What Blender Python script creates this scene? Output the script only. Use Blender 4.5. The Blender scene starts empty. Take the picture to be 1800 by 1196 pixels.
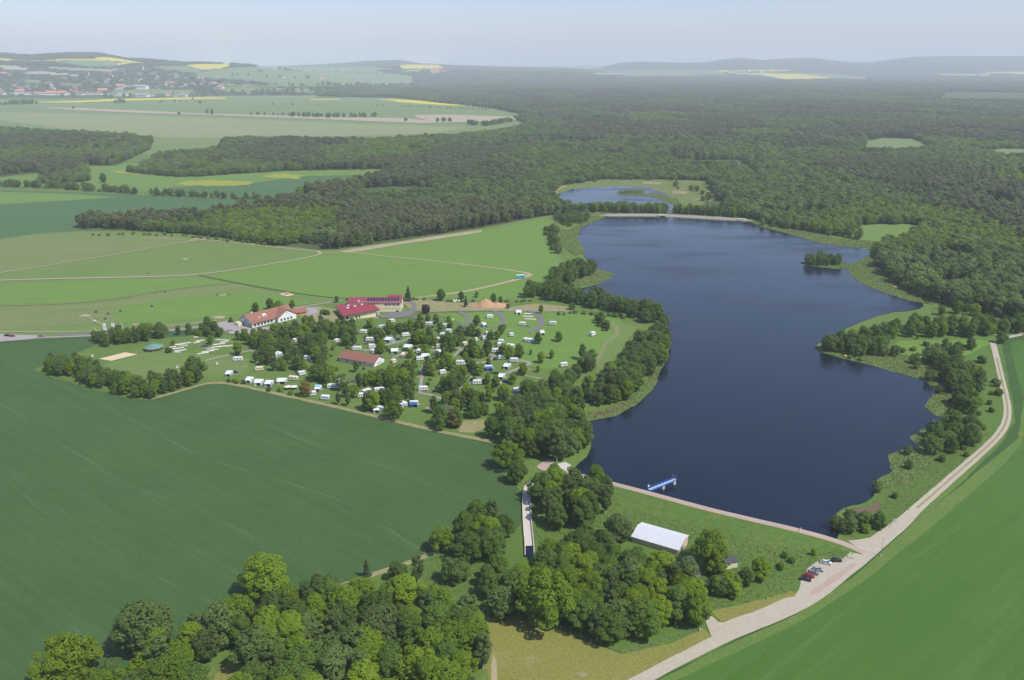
import bpy, bmesh, math, random
import numpy as np
from mathutils import Vector, noise
from mathutils.bvhtree import BVHTree
from mathutils.geometry import tessellate_polygon
R = math.radians
rnd = random.Random(7)
S = bpy.context.scene
C = S.collection

# ------------------------------------------------------------------ camera, world, sun, exposure
H = 200.0; TILT = R(17.95); F = 1500.0
cd = bpy.data.cameras.new('camera'); cam = bpy.data.objects.new('camera', cd); C.objects.link(cam)
cam.location = (0, 0, H); cam.rotation_euler = (R(90) - TILT, 0, 0)
cd.sensor_width = 36; cd.lens = 36 * F / 1800; cd.clip_start = 1; cd.clip_end = 200000
S.camera = cam
SUN_AZ = R(124); SUN_EL = R(54)          # azimuth clockwise from +Y
w = bpy.data.worlds.new('World'); S.world = w; w.use_nodes = True
nt = w.node_tree; bg = nt.nodes['Background']
sky = nt.nodes.new('ShaderNodeTexSky'); sky.sky_type = 'NISHITA'; sky.sun_disc = False
sky.sun_elevation = SUN_EL; sky.sun_rotation = SUN_AZ; sky.altitude = 200
sky.air_density = 1.0; sky.dust_density = 1.0; sky.ozone_density = 2.5
tint = nt.nodes.new('ShaderNodeMix'); tint.data_type = 'RGBA'; tint.blend_type = 'MULTIPLY'; tint.inputs[0].default_value = 1
nt.links.new(sky.outputs[0], tint.inputs[6]); tint.inputs[7].default_value = (.76, .75, .90, 1)     # slightly milky spring sky
nt.links.new(tint.outputs[2], bg.inputs[0]); bg.inputs[1].default_value = 0.138
sd = bpy.data.lights.new('sun', 'SUN'); sd.energy = 3.6; sd.angle = R(0.6); sd.color = (1, .96, .88)
sun = bpy.data.objects.new('sun', sd); C.objects.link(sun)
sv = Vector((math.sin(SUN_AZ) * math.cos(SUN_EL), math.cos(SUN_AZ) * math.cos(SUN_EL), math.sin(SUN_EL)))
sun.rotation_euler = sv.to_track_quat('Z', 'Y').to_euler()
S.view_settings.view_transform = 'Standard'; S.view_settings.look = 'None'
S.view_settings.gamma = 1; S.view_settings.use_curve_mapping = False; S.view_settings.exposure = 0.42
HAZE = 7.8e-5
S.render.engine = 'CYCLES'
S.cycles.volume_bounces = 1; S.cycles.max_bounces = 6; S.cycles.diffuse_bounces = 2; S.cycles.glossy_bounces = 2
S.cycles.transparent_max_bounces = 8; S.cycles.caustics_reflective = False

# ------------------------------------------------------------------ picture <-> land survey
ct, st = math.cos(TILT), math.sin(TILT)
def slope(py):
    v = (598 - py) / F
    return (v * ct - st) / (ct + v * st)
def interp(tab, x):
    return float(np.interp(x, [a for a, b in tab], [b for a, b in tab]))
RANGES = [  # forward distance, front width, back width, silhouette (column, row), strength (column, 0..1)
    (9300, 3700, 3000, [(-900, 97), (-300, 96), (0, 92), (60, 96), (120, 92), (180, 93), (220, 101), (270, 104), (330, 108), (400, 109.5), (450, 114), (520, 118), (700, 122)],
     [(440, 1), (560, .75), (700, 0)]),
    (15000, 6000, 5000, [(300, 112), (480, 116), (540, 113), (600, 110), (650, 105.5), (700, 104), (740, 110), (800, 113), (900, 117), (1060, 119), (1200, 120)],
     [(250, 0), (450, 1), (1000, 1), (1250, 0)]),
    (17500, 6000, 5000, [(950, 119), (1050, 117.5), (1090, 110), (1130, 107), (1200, 109), (1240, 108), (1270, 104), (1300, 101), (1340, 105), (1380, 102), (1430, 100.5), (1480, 107), (1530, 109),
      (1560, 105), (1600, 99.5), (1680, 97.5), (1800, 97.5), (2400, 99), (3600, 100)], [(900, 0), (1080, 1)]),
    (30000, 8000, 8000, [(-3000, 113), (900, 116), (1050, 115.5), (1300, 111), (4000, 112)], [(-3000, 1)]),
]
_rt = []
for Y0, wf, wb, sil, stg in RANGES:
    cols = np.arange(-3000, 5001, 10.0)
    s = np.interp(cols, [a for a, b in sil], [b for a, b in sil])
    v = (598 - s) / F
    h = (-18 if Y0 < 10000 else -12 if Y0 < 20000 else 0) + (H + Y0 * (v * ct - st) / (ct + v * st)) * np.interp(cols, [a for a, b in stg], [b for a, b in stg])
    _rt.append((Y0, wf, wb, cols, np.maximum(h, 0)))
def terr_np(x, y):
    x = np.asarray(x, float); y = np.asarray(y, float)
    col = 900 + F * (ct + .324 * st) * x / np.maximum(y, 1)
    out = np.zeros(np.broadcast(x, y).shape)
    for Y0, wf, wb, cols, h in _rt:
        d = y - Y0
        t = np.clip(1 - np.where(d < 0, -d / wf, d / wb), 0, 1)
        out = np.maximum(out, np.interp(col, cols, h) * t * t * (3 - 2 * t))
    return out
def terr(x, y):
    return 0.0 if y < 5500 else float(terr_np(x, y))
def P(px, py, z=0.0):
    """where the line of sight through a picture point meets the land (or the level z)"""
    u = (px - 900) / F; v = (598 - py) / F
    dx, dy, dz = u, ct + v * st, -st + v * ct
    if dz < -1e-6:
        t = (z - H) / dz
        if t * dy < 5500: return Vector((t * dx, t * dy, z))
    y = 5500.0
    while y < 45000:
        t = y / dy; hz = H + t * dz
        if hz <= terr(t * dx, y): return Vector((t * dx, y, hz))
        y *= 1.004
    return Vector((45000 / dy * dx, 45000, terr(0, 45000)))
def project(x, y, z):
    x = np.asarray(x, float); y = np.asarray(y, float); z = np.asarray(z, float) - H
    zc = y * ct - z * st; yc = y * st + z * ct
    zc = np.maximum(zc, 1)
    return 900 + F * x / zc, 598 - F * yc / zc
def pip(px, py, poly):
    """vectorised point in polygon"""
    px = np.asarray(px, float); py = np.asarray(py, float)
    ins = np.zeros(px.shape, bool); n = len(poly)
    for i in range(n):
        x1, y1 = poly[i][0], poly[i][1]; x2, y2 = poly[(i + 1) % n][0], poly[(i + 1) % n][1]
        if y1 == y2: continue
        c = ((y1 > py) != (y2 > py)) & (px < (x2 - x1) * (py - y1) / (y2 - y1) + x1)
        ins ^= c
    return ins

# ------------------------------------------------------------------ materials
def new_mat(name):
    m = bpy.data.materials.new(name); m.use_nodes = True
    return m, m.node_tree, m.node_tree.nodes['Principled BSDF']
def plain(name, col, rough=.7, metal=0, spec=.5):
    m, t, b = new_mat(name)
    b.inputs['Base Color'].default_value = (*col, 1); b.inputs['Roughness'].default_value = rough
    b.inputs['Metallic'].default_value = metal; b.inputs['Specular IOR Level'].default_value = spec
    return m
def N(t, typ, **kw):
    n = t.nodes.new(typ)
    for k, v in kw.items():
        if k.startswith('i_'): n.inputs[k[2:].replace('_', ' ')].default_value = v
        else: setattr(n, k, v)
    return n
def mixc(t, fac, a, b, blend='MIX'):
    m = N(t, 'ShaderNodeMix', data_type='RGBA', blend_type=blend)
    for s, v in ((0, fac), (6, a), (7, b)):
        if isinstance(v, bpy.types.NodeSocket): t.links.new(v, m.inputs[s])
        elif isinstance(v, (int, float)): m.inputs[s].default_value = v
        else: m.inputs[s].default_value = (*v, 1)
    return m.outputs[2]
def noisen(t, vec, scale, detail=4, rough=.55, lo=.35, hi=.65):
    n = N(t, 'ShaderNodeTexNoise'); n.inputs['Scale'].default_value = scale
    n.inputs['Detail'].default_value = detail; n.inputs['Roughness'].default_value = rough
    t.links.new(vec, n.inputs['Vector'])
    r = N(t, 'ShaderNodeMapRange'); r.inputs[1].default_value = lo; r.inputs[2].default_value = hi
    t.links.new(n.outputs[0], r.inputs[0]); return r.outputs[0]
def ground_mat(name, a, b, c=None, big=.012, mid=.12, fine=.9, streak=None, bump=.25, fine_amt=.35, rough=.9, patch=.45, streak_amt=.5, tram=None):
    """a, b main colours; c third colour showing in worn patches; streak=(angle_deg, scale)"""
    m, t, bs = new_mat(name)
    g = N(t, 'ShaderNodeTexCoord'); vec = g.outputs['Object']
    col = mixc(t, noisen(t, vec, big, 5), a, b)
    col = mixc(t, noisen(t, vec, mid, 4, .6, .3, .7), col, mixc(t, .5, a, b))
    if streak:
        mp = N(t, 'ShaderNodeMapping'); mp.inputs['Rotation'].default_value = (0, 0, -R(streak[0]))
        mp.inputs['Scale'].default_value = (.04, 1, 1); t.links.new(vec, mp.inputs['Vector'])
        # rotate first so that the long axis follows the working direction
        mp2 = N(t, 'ShaderNodeMapping'); mp2.inputs['Rotation'].default_value = (0, 0, -R(streak[0])); t.links.new(vec, mp2.inputs['Vector'])
        mp.inputs['Rotation'].default_value = (0, 0, 0); t.links.new(mp2.outputs[0], mp.inputs['Vector'])
        k = noisen(t, mp.outputs[0], streak[1], 5, .6, .42, .72)
        mm = N(t, 'ShaderNodeMath', operation='MULTIPLY'); t.links.new(k, mm.inputs[0]); mm.inputs[1].default_value = streak_amt
        col = mixc(t, mm.outputs[0], col, c or b)
    elif c:
        k = noisen(t, vec, big * 3.1, 6, .62, .55, .72)
        mm = N(t, 'ShaderNodeMath', operation='MULTIPLY'); t.links.new(k, mm.inputs[0]); mm.inputs[1].default_value = patch
        col = mixc(t, mm.outputs[0], col, c)
    if tram:                       # tractor tramlines pressed into the crop
        mp3 = N(t, 'ShaderNodeMapping'); mp3.inputs['Rotation'].default_value = (0, 0, -R(tram[0])); t.links.new(vec, mp3.inputs['Vector'])
        sx = N(t, 'ShaderNodeSeparateXYZ'); t.links.new(mp3.outputs[0], sx.inputs[0])
        wb = N(t, 'ShaderNodeTexNoise'); wb.inputs['Scale'].default_value = .006; wb.inputs['Detail'].default_value = 1; t.links.new(vec, wb.inputs['Vector'])
        ad = N(t, 'ShaderNodeMath', operation='MULTIPLY_ADD'); t.links.new(wb.outputs[0], ad.inputs[0]); ad.inputs[1].default_value = 40; t.links.new(sx.outputs[1], ad.inputs[2])
        pp = N(t, 'ShaderNodeMath', operation='PINGPONG'); pp.inputs[1].default_value = tram[1]; t.links.new(ad.outputs[0], pp.inputs[0])
        lm = N(t, 'ShaderNodeMapRange'); lm.inputs[1].default_value = .35; lm.inputs[2].default_value = 1.0; lm.inputs[3].default_value = 1; lm.inputs[4].default_value = 0; t.links.new(pp.outputs[0], lm.inputs[0])
        ml = N(t, 'ShaderNodeMath', operation='MULTIPLY'); t.links.new(lm.outputs[0], ml.inputs[0]); t.links.new(noisen(t, vec, .03, 3, .6, .4, .65), ml.inputs[1])
        m2 = N(t, 'ShaderNodeMath', operation='MULTIPLY'); t.links.new(ml.outputs[0], m2.inputs[0]); m2.inputs[1].default_value = .4
        col = mixc(t, m2.outputs[0], col, c)
    fn = noisen(t, vec, fine, 5, .7, .25, .75)
    dark = mixc(t, 1.0, col, (1 - fine_amt,) * 3, 'MULTIPLY')
    lite = mixc(t, 1.0, col, (1 + fine_amt * .6,) * 3, 'MULTIPLY')
    col = mixc(t, fn, dark, lite)
    t.links.new(col, bs.inputs['Base Color']); bs.inputs['Roughness'].default_value = rough
    bs.inputs['Specular IOR Level'].default_value = .15
    if bump:
        bp = N(t, 'ShaderNodeBump'); bp.inputs['Strength'].default_value = bump; bp.inputs['Distance'].default_value = .5
        t.links.new(fn, bp.inputs['Height']); t.links.new(bp.outputs[0], bs.inputs['Normal'])
    return m
M = {}
M['grass'] = ground_mat('grass', (.125, .195, .04), (.095, .165, .034), (.20, .21, .075), big=.03, mid=.15, patch=.7)
M['rough_grass'] = ground_mat('rough_grass', (.105, .175, .032), (.08, .145, .028), (.17, .18, .05), big=.03, mid=.25, fine=.6, fine_amt=.35, bump=.3)
M['mown'] = ground_mat('mown', (.14, .215, .05), (.12, .19, .045), (.185, .215, .085), streak=(12, .12))
M['mown_yellow'] = ground_mat('mown_yellow', (.165, .21, .065), (.14, .195, .055), (.215, .22, .11), streak=(18, .1))
M['mown_bright'] = ground_mat('mown_bright', (.135, .24, .04), (.12, .215, .038), (.18, .24, .065), streak=(15, .12))
M['hay'] = ground_mat('hay', (.235, .22, .055), (.18, .195, .048), (.29, .245, .11), big=.02, mid=.15, patch=.5)
M['crop_dark'] = ground_mat('crop_dark', (.045, .096, .026), (.060, .114, .032), (.125, .17, .085), streak=(-38, .3), fine=1.2, fine_amt=.3, streak_amt=.18, big=.02, tram=(-38, 21))
M['crop_mid'] = ground_mat('crop_mid', (.065, .13, .045), (.072, .14, .05), (.10, .165, .06), streak=(5, .05))
M['crop_right'] = ground_mat('crop_right', (.055, .13, .018), (.066, .143, .022), (.11, .18, .045), streak=(40, .13), fine=1.2, fine_amt=.25, streak_amt=.4, big=.02, tram=(41, 24))
M['verge'] = ground_mat('verge', (.04, .095, .022), (.055, .11, .026), (.10, .12, .04), big=.05)
M['field_pale'] = ground_mat('field_pale', (.235, .27, .115), (.205, .25, .10), (.27, .275, .15), big=.003, mid=.01, fine=.1, streak=(2, .01))
M['field_green'] = ground_mat('field_green', (.165, .225, .08), (.14, .205, .07), (.20, .245, .10), big=.003, mid=.01, fine=.1)
M['field_fresh'] = ground_mat('field_fresh', (.15, .23, .05), (.12, .205, .045), (.2, .23, .07), big=.01, mid=.04, fine=.3)
M['rape'] = ground_mat('rape', (.62, .52, .02), (.55, .48, .03), (.4, .42, .05), big=.01, mid=.05, fine=.4, patch=.3)
M['flowers'] = ground_mat('flowers', (.34, .34, .035), (.2, .26, .04), (.15, .23, .05), big=.06, mid=.2, fine=.6, patch=.8)
M['tan_field'] = ground_mat('tan_field', (.42, .34, .24), (.36, .30, .21), None, big=.004, mid=.02, fine=.2)
M['gravel'] = ground_mat('gravel', (.43, .38, .29), (.40, .35, .265), (.47, .42, .33), big=.08, mid=.4, fine=1.5, fine_amt=.2, bump=.1)
M['gravel_pink'] = ground_mat('gravel_pink', (.42, .31, .25), (.37, .285, .23), (.46, .37, .3), big=.08, mid=.4, fine=1.5, fine_amt=.2, bump=.1)
M['dirt_path'] = ground_mat('dirt_path', (.40, .33, .22), (.30, .28, .16), (.44, .38, .28), big=.06, mid=.3, fine=1.1, fine_amt=.3, bump=.1)
M['faint_path'] = ground_mat('faint_path', (.22, .22, .10), (.18, .21, .08), (.27, .25, .14), big=.06, mid=.3, fine=1.1)
M['sand'] = ground_mat('sand', (.62, .50, .33), (.58, .46, .30), None, big=.1, mid=.4, fine=1.2, fine_amt=.12, bump=.1)
M['soil'] = ground_mat('soil', (.42, .25, .12), (.48, .31, .17), (.34, .2, .1), big=.15, mid=.5, fine=1.2, fine_amt=.25, bump=.5)
M['dry'] = ground_mat('dry', (.30, .26, .13), (.22, .22, .09), (.42, .33, .2), big=.07, mid=.3, fine=1.1, patch=.8)
M['asphalt'] = ground_mat('asphalt', (.155, .15, .145), (.18, .172, .165), None, big=.1, mid=.5, fine=2, fine_amt=.12, bump=.05)
M['lane'] = ground_mat('lane', (.30, .27, .235), (.26, .24, .21), (.36, .33, .29), big=.1, mid=.5, fine=2, fine_amt=.15, bump=.05)
M['pavers'] = ground_mat('pavers', (.34, .31, .29), (.30, .275, .26), None, big=.1, mid=.5, fine=2, fine_amt=.1, bump=.05)
M['concrete'] = ground_mat('concrete', (.55, .50, .43), (.48, .44, .38), (.6, .56, .5), big=.15, mid=.8, fine=3, fine_amt=.12, bump=.05)
M['reed'] = ground_mat('reed', (.15, .20, .06), (.105, .16, .045), (.22, .215, .10), big=.06, mid=.25, fine=.8, fine_amt=.45, bump=.5)
M['marsh'] = ground_mat('marsh', (.16, .20, .05), (.12, .16, .045), (.25, .22, .10), big=.012, mid=.05, fine=.2, fine_amt=.5, bump=.4, patch=.9)
M['mud'] = ground_mat('mud', (.13, .09, .055), (.17, .12, .08), None, big=.1, mid=.4, fine=1.5)
M['forest_floor'] = ground_mat('forest_floor', (.07, .11, .03), (.08, .10, .035), (.13, .14, .06), big=.03, mid=.2, fine=.8, fine_amt=.5)
M['far_wood'] = ground_mat('far_wood', (.04, .07, .028), (.055, .085, .034), (.06, .06, .035), big=.004, mid=.012, fine=.04, fine_amt=.6, bump=0)

def foliage(name, a, b, c, transl=.55, rough=.6):
    """leaf colours a..b vary from leaf cluster to leaf cluster, c shifts the whole tree (by individual)"""
    m, t, bs = new_mat(name)
    oi = N(t, 'ShaderNodeObjectInfo'); at = N(t, 'ShaderNodeAttribute', attribute_name='tone')
    tc = N(t, 'ShaderNodeTexCoord')
    col = mixc(t, at.outputs['Fac'], a, b)
    k = noisen(t, tc.outputs['Object'], .55, 3, .5, .3, .7)
    mm = N(t, 'ShaderNodeMath', operation='MULTIPLY'); t.links.new(k, mm.inputs[0]); mm.inputs[1].default_value = .45
    col = mixc(t, mm.outputs[0], col, b)
    rr = N(t, 'ShaderNodeMath', operation='MULTIPLY'); t.links.new(oi.outputs['Random'], rr.inputs[0]); rr.inputs[1].default_value = .75
    col = mixc(t, rr.outputs[0], col, c)
    hv = N(t, 'ShaderNodeHueSaturation')
    fr = N(t, 'ShaderNodeMath', operation='FRACT'); m7 = N(t, 'ShaderNodeMath', operation='MULTIPLY'); m7.inputs[1].default_value = 7.31
    t.links.new(oi.outputs['Random'], m7.inputs[0]); t.links.new(m7.outputs[0], fr.inputs[0])
    mr = N(t, 'ShaderNodeMapRange'); mr.inputs[3].default_value = .95; mr.inputs[4].default_value = 1.4
    t.links.new(fr.outputs[0], mr.inputs[0]); t.links.new(mr.outputs[0], hv.inputs['Value']); t.links.new(col, hv.inputs['Color'])
    t.links.new(hv.outputs[0], bs.inputs['Base Color']); bs.inputs['Roughness'].default_value = rough
    bs.inputs['Specular IOR Level'].default_value = .2
    tr = N(t, 'ShaderNodeBsdfTranslucent'); t.links.new(hv.outputs[0], tr.inputs[0])
    mx = N(t, 'ShaderNodeMixShader'); mx.inputs[0].default_value = transl
    t.links.new(bs.outputs[0], mx.inputs[1]); t.links.new(tr.outputs[0], mx.inputs[2])
    t.links.new(mx.outputs[0], t.nodes['Material Output'].inputs[0])
    return m
M['f_broad'] = foliage('leaves_bright', (0.165, 0.255, 0.015), (0.238, 0.332, 0.023), (0.125, 0.217, 0.020))
M['f_dark'] = foliage('leaves_dark', (0.086, 0.160, 0.026), (0.132, 0.215, 0.040), (0.110, 0.187, 0.024))
M['f_birch'] = foliage('leaves_birch', (0.105, 0.171, 0.040), (0.149, 0.220, 0.057), (0.121, 0.165, 0.048))
M['f_willow'] = foliage('leaves_willow', (0.116, 0.182, 0.046), (0.160, 0.226, 0.066), (0.110, 0.176, 0.037))
M['f_conifer'] = foliage('needles', (0.042, 0.072, 0.031), (0.072, 0.108, 0.043), (0.054, 0.084, 0.036), .1)
M['f_pine'] = foliage('pine_needles', (0.124, 0.136, 0.058), (0.184, 0.184, 0.083), (0.113, 0.158, 0.057), .45)
M['f_mixed'] = foliage('forest_leaves', (0.113, 0.197, 0.043), (0.174, 0.265, 0.062), (0.152, 0.211, 0.062), .42)
M['f_purple'] = foliage('leaves_purple', (.035, .016, .022), (.06, .03, .036), (.04, .02, .026), .15)
M['f_bronze'] = foliage('leaves_bronze', (.22, .15, .035), (.28, .21, .05), (.2, .17, .04))
M['f_blossom'] = foliage('leaves_blossom', (.16, .19, .1), (.45, .45, .36), (.2, .23, .13))
M['f_reed'] = foliage('reed_leaves', (.16, .22, .05), (.20, .25, .07), (.17, .21, .06), .4)
M['bark'] = ground_mat('bark', (.09, .07, .05), (.13, .10, .08), None, big=.5, mid=2, fine=6)
M['bark_birch'] = ground_mat('bark_birch', (.62, .6, .55), (.5, .48, .44), (.08, .07, .06), big=.6, mid=1.5, fine=4, patch=.9)
M['bark_pine'] = ground_mat('bark_pine', (.22, .13, .08), (.16, .10, .07), None, big=.5, mid=2, fine=5)
M['white'] = plain('white_paint', (.72, .72, .69), .4)
M['white_wall'] = ground_mat('white_wall', (.78, .77, .74), (.7, .69, .66), None, big=.2, mid=1, fine=4, fine_amt=.06, bump=0)
M['cream'] = plain('cream_paint', (.72, .62, .45), .4)
M['grey'] = plain('grey_cloth', (.36, .39, .43), .8)
M['blue_cloth'] = plain('blue_cloth', (.04, .10, .34), .7)
M['pale_cloth'] = plain('pale_cloth', (.66, .68, .7), .8)
M['teal_cloth'] = plain('teal_cloth', (.25, .55, .55), .8)
M['glass'] = plain('window_glass', (.03, .035, .045), .08)
M['black'] = plain('black_rubber', (.02, .02, .02), .7)
M['metal'] = plain('galvanised_metal', (.45, .46, .47), .4, .8)
M['wood_grey'] = plain('weathered_wood', (.26, .23, .19), .85)
M['yellow_wall'] = ground_mat('yellow_wall', (.75, .67, .42), (.70, .62, .40), None, big=.2, mid=1, fine=4, fine_amt=.06, bump=0)
M['orange_wall'] = plain('orange_wood', (.55, .25, .06), .7)
M['brick_wall'] = ground_mat('brick_wall', (.30, .15, .09), (.36, .2, .12), None, big=.4, mid=2, fine=5)
M['beige_wall'] = ground_mat('beige_wall', (.60, .47, .33), (.53, .42, .29), None, big=.3, mid=1, fine=4, fine_amt=.1, bump=0)
M['red_tile'] = ground_mat('red_tile', (.30, .14, .10), (.26, .12, .09), (.22, .11, .09), big=.2, mid=.8, fine=3, fine_amt=.2)
M['barn_tile'] = ground_mat('barn_tile', (.28, .125, .085), (.25, .115, .08), (.20, .10, .08), big=.2, mid=.8, fine=3, fine_amt=.2)
M['red_sheet'] = ground_mat('red_sheet', (.29, .055, .07), (.26, .05, .065), None, big=.1, mid=.6, fine=3, fine_amt=.08, bump=0)
M['maroon_sheet'] = ground_mat('maroon_sheet', (.26, .05, .085), (.23, .05, .08), None, big=.1, mid=.6, fine=3, fine_amt=.08, bump=0)
M['white_sheet'] = ground_mat('white_sheet', (.60, .61, .63), (.54, .55, .57), None, big=.2, mid=.8, fine=3, fine_amt=.05, bump=0)
M['dark_sheet'] = plain('dark_sheet', (.07, .065, .07), .8)
M['copper_green'] = plain('copper_green', (.13, .24, .19), .6)
M['grey_roof'] = plain('grey_roof', (.32, .32, .32), .7)
M['panel'] = plain('solar_panel', (.025, .03, .06), .15)
M['orange'] = plain('orange_paint', (.7, .28, .03), .6)
M['blue_steel'] = plain('blue_steel', (.05, .16, .50), .45)
M['deck'] = plain('deck_grating', (.50, .58, .70), .6)
M['turquoise'] = plain('turquoise_paint', (.05, .50, .55), .5)
M['house_red'] = plain('house_roof_red', (.52, .20, .11), .8)
M['house_brown'] = plain('house_roof_brown', (.25, .14, .11), .8)
M['skin'] = plain('skin', (.45, .28, .2), .6)
CARP = {n: plain('car_paint_' + n, c, .25, .3) for n, c in dict(black=(.015, .015, .018), red=(.45, .02, .02), grey=(.22, .24, .26), silver=(.42, .44, .46), white=(.75, .75, .75), blue=(.03, .05, .14), green=(.03, .10, .05)).items()}

# water
def water_mat():
    m, t, b = new_mat('water')
    tc = N(t, 'ShaderNodeTexCoord'); v = tc.outputs['Object']
    col = mixc(t, noisen(t, v, .02, 3), (.005, .011, .022), (.008, .014, .025))
    t.links.new(col, b.inputs['Base Color'])
    b.inputs['IOR'].default_value = 1.33
    mq = N(t, 'ShaderNodeMapping'); mq.inputs['Scale'].default_value = (.35, 1, 1); mq.inputs['Rotation'].default_value = (0, 0, R(8)); t.links.new(v, mq.inputs['Vector'])
    k = noisen(t, mq.outputs[0], .022, 5, .6, .42, .62)
    mr = N(t, 'ShaderNodeMapRange'); mr.inputs[3].default_value = .02; mr.inputs[4].default_value = .26
    t.links.new(k, mr.inputs[0]); t.links.new(mr.outputs[0], b.inputs['Roughness'])
    mp = N(t, 'ShaderNodeMapping'); mp.inputs['Scale'].default_value = (1, 2.2, 1); mp.inputs['Rotation'].default_value = (0, 0, R(12))
    t.links.new(v, mp.inputs['Vector'])
    a = noisen(t, mp.outputs[0], .7, 4, .6, 0, 1)
    bp = N(t, 'ShaderNodeBump'); bp.inputs['Strength'].default_value = .22; bp.inputs['Distance'].default_value = .2
    t.links.new(a, bp.inputs['Height']); t.links.new(bp.outputs[0], b.inputs['Normal'])
    return m
M['water'] = water_mat()

# ------------------------------------------------------------------ mesh helpers
class MB:
    def __init__(s): s.v = []; s.f = []; s.m = []; s.mats = []
    def mi(s, m):
        if m not in s.mats: s.mats.append(m)
        return s.mats.index(m)
    def add(s, vs, fs, m):
        o = len(s.v); s.v += [tuple(p) for p in vs]; k = s.mi(m)
        for f in fs: s.f.append(tuple(i + o for i in f)); s.m.append(k)
        return s
    def box(s, c, d, m, rz=0, taper=1.0):
        cx, cy, cz = c; a, b, h = d[0] / 2, d[1] / 2, d[2] / 2
        vs = []
        for z, k in ((-h, 1), (h, taper)):
            for x, y in ((-a, -b), (a, -b), (a, b), (-a, b)):
                x *= k; y *= k
                vs.append((cx + x * math.cos(rz) - y * math.sin(rz), cy + x * math.sin(rz) + y * math.cos(rz), cz + z))
        return s.add(vs, [(0, 3, 2, 1), (4, 5, 6, 7), (0, 1, 5, 4), (1, 2, 6, 5), (2, 3, 7, 6), (3, 0, 4, 7)], m)
    def tube(s, p0, p1, r0, r1, m, n=6):
        p0 = Vector(p0); p1 = Vector(p1); d = (p1 - p0).normalized()
        a = d.orthogonal().normalized(); b = d.cross(a)
        vs = []
        for p, r in ((p0, r0), (p1, r1)):
            for i in range(n):
                t = 2 * math.pi * i / n; vs.append(p + (a * math.cos(t) + b * math.sin(t)) * r)
        fs = [(i, (i + 1) % n, n + (i + 1) % n, n + i) for i in range(n)] + [tuple(range(n - 1, -1, -1)), tuple(range(n, 2 * n))]
        return s.add(vs, fs, m)
    def prism(s, prof, y0, y1, m):
        """profile in x,z extruded along y"""
        n = len(prof); vs = [(x, y0, z) for x, z in prof] + [(x, y1, z) for x, z in prof]
        fs = [tuple(range(n - 1, -1, -1)), tuple(range(n, 2 * n))] + [(i, (i + 1) % n, n + (i + 1) % n, n + i) for i in range(n)]
        return s.add(vs, fs, m)
    def mesh(s, name):
        me = bpy.data.meshes.new(name); me.from_pydata(s.v, [], s.f)
        for m in s.mats: me.materials.append(m)
        me.polygons.foreach_set('material_index', s.m); me.update(); return me
    def obj(s, name, parent=None, loc=(0, 0, 0), rz=0):
        return link(name, s.mesh(name), parent, loc, rz)
def link(name, me, parent=None, loc=(0, 0, 0), rz=0):
    o = bpy.data.objects.new(name, me); C.objects.link(o)
    o.location = loc; o.rotation_euler = (0, 0, rz)
    if parent: o.parent = parent
    return o
def tag(o, label=None, cat=None, group=None, kind=None):
    for k, v in (('label', label), ('category', cat), ('group', group), ('kind', kind)):
        if v: o[k] = v
    return o
def thing(name, label, cat, loc=(0, 0, 0), rz=0, group=None):
    return tag(link(name, None, None, loc, rz), label, cat, group)
def dup(root, loc, rz, label=None, group=None, scale=None):
    r = root.copy(); C.objects.link(r); r.location = loc; r.rotation_euler = (0, 0, rz)
    if label: r['label'] = label
    if group: r['group'] = group
    if scale: r.scale = scale if hasattr(scale, '__len__') else (scale,) * 3
    for ch in list(root.children):
        c = ch.copy(); C.objects.link(c); c.parent = r
        for g in ch.children:
            d = g.copy(); C.objects.link(d); d.parent = c
    return r

LANES = []
SOLID = []   # (verts, faces) of everything one can stand on
def reg(vs, fs): SOLID.append(([Vector(v) for v in vs], [tuple(f) for f in fs]))
LAYN = {}
def uniq(layer):
    k = LAYN.get(layer, 0); LAYN[layer] = k + 1; return layer + .05 * (k % 9)
def off(layer, d): return layer * (.02 + 6e-5 * d) if layer else 0.0
def rough_poly(pts, amp, seg):
    out = []; n = len(pts)
    for i in range(n):
        a = Vector(pts[i]); b = Vector(pts[(i + 1) % n]); L = (b - a).length
        k = max(1, min(60, int(L / seg)))
        for j in range(k):
            p = a.lerp(b, j / k)
            q = noise.noise_vector(Vector((p.x, p.y, 0)) * (1 / (seg * 2.5))) + noise.noise_vector(Vector((p.x, p.y, 5)) * (1 / (seg * .8))) * .5
            out.append(Vector((p.x + q.x * amp, p.y + q.y * amp, 0)))
    return out
def smooth_line(pts, it=2, closed=False):
    pts = [Vector(p) for p in pts]
    for _ in range(it):
        out = [] if closed else [pts[0]]
        rng = range(len(pts)) if closed else range(len(pts) - 1)
        for i in rng:
            a = pts[i]; b = pts[(i + 1) % len(pts)]
            out += [a.lerp(b, .25), a.lerp(b, .75)]
        if not closed: out.append(pts[-1])
        pts = out
    return pts
def sheet(name, px, mat, layer, amp=1.0, seg=6, smooth=0, world=False, z=0.0):
    layer = uniq(layer)
    pts = [Vector((p[0], p[1], 0)) for p in px] if world else [Vector(P(*p)[:2] + (0,)) for p in [(a, b) for a, b in px]]
    if smooth: pts = smooth_line(pts, smooth, True)
    if amp: pts = rough_poly(pts, amp, seg)
    tris = tessellate_polygon([pts])
    vs = [(p.x, p.y, z + off(layer, math.hypot(p.x, p.y))) for p in pts]
    # tessellate_polygon may flip; keep normals up
    fs = []
    for a, b, c in tris:
        A, B, Cc = (Vector(vs[i]) for i in (a, b, c))
        fs.append((a, b, c) if (B - A).cross(Cc - A).z > 0 else (a, c, b))
    me = bpy.data.meshes.new(name); me.from_pydata(vs, [], fs); me.materials.append(mat)
    o = link(name, me); o['kind'] = 'structure'; reg(vs, fs)
    return o
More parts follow.
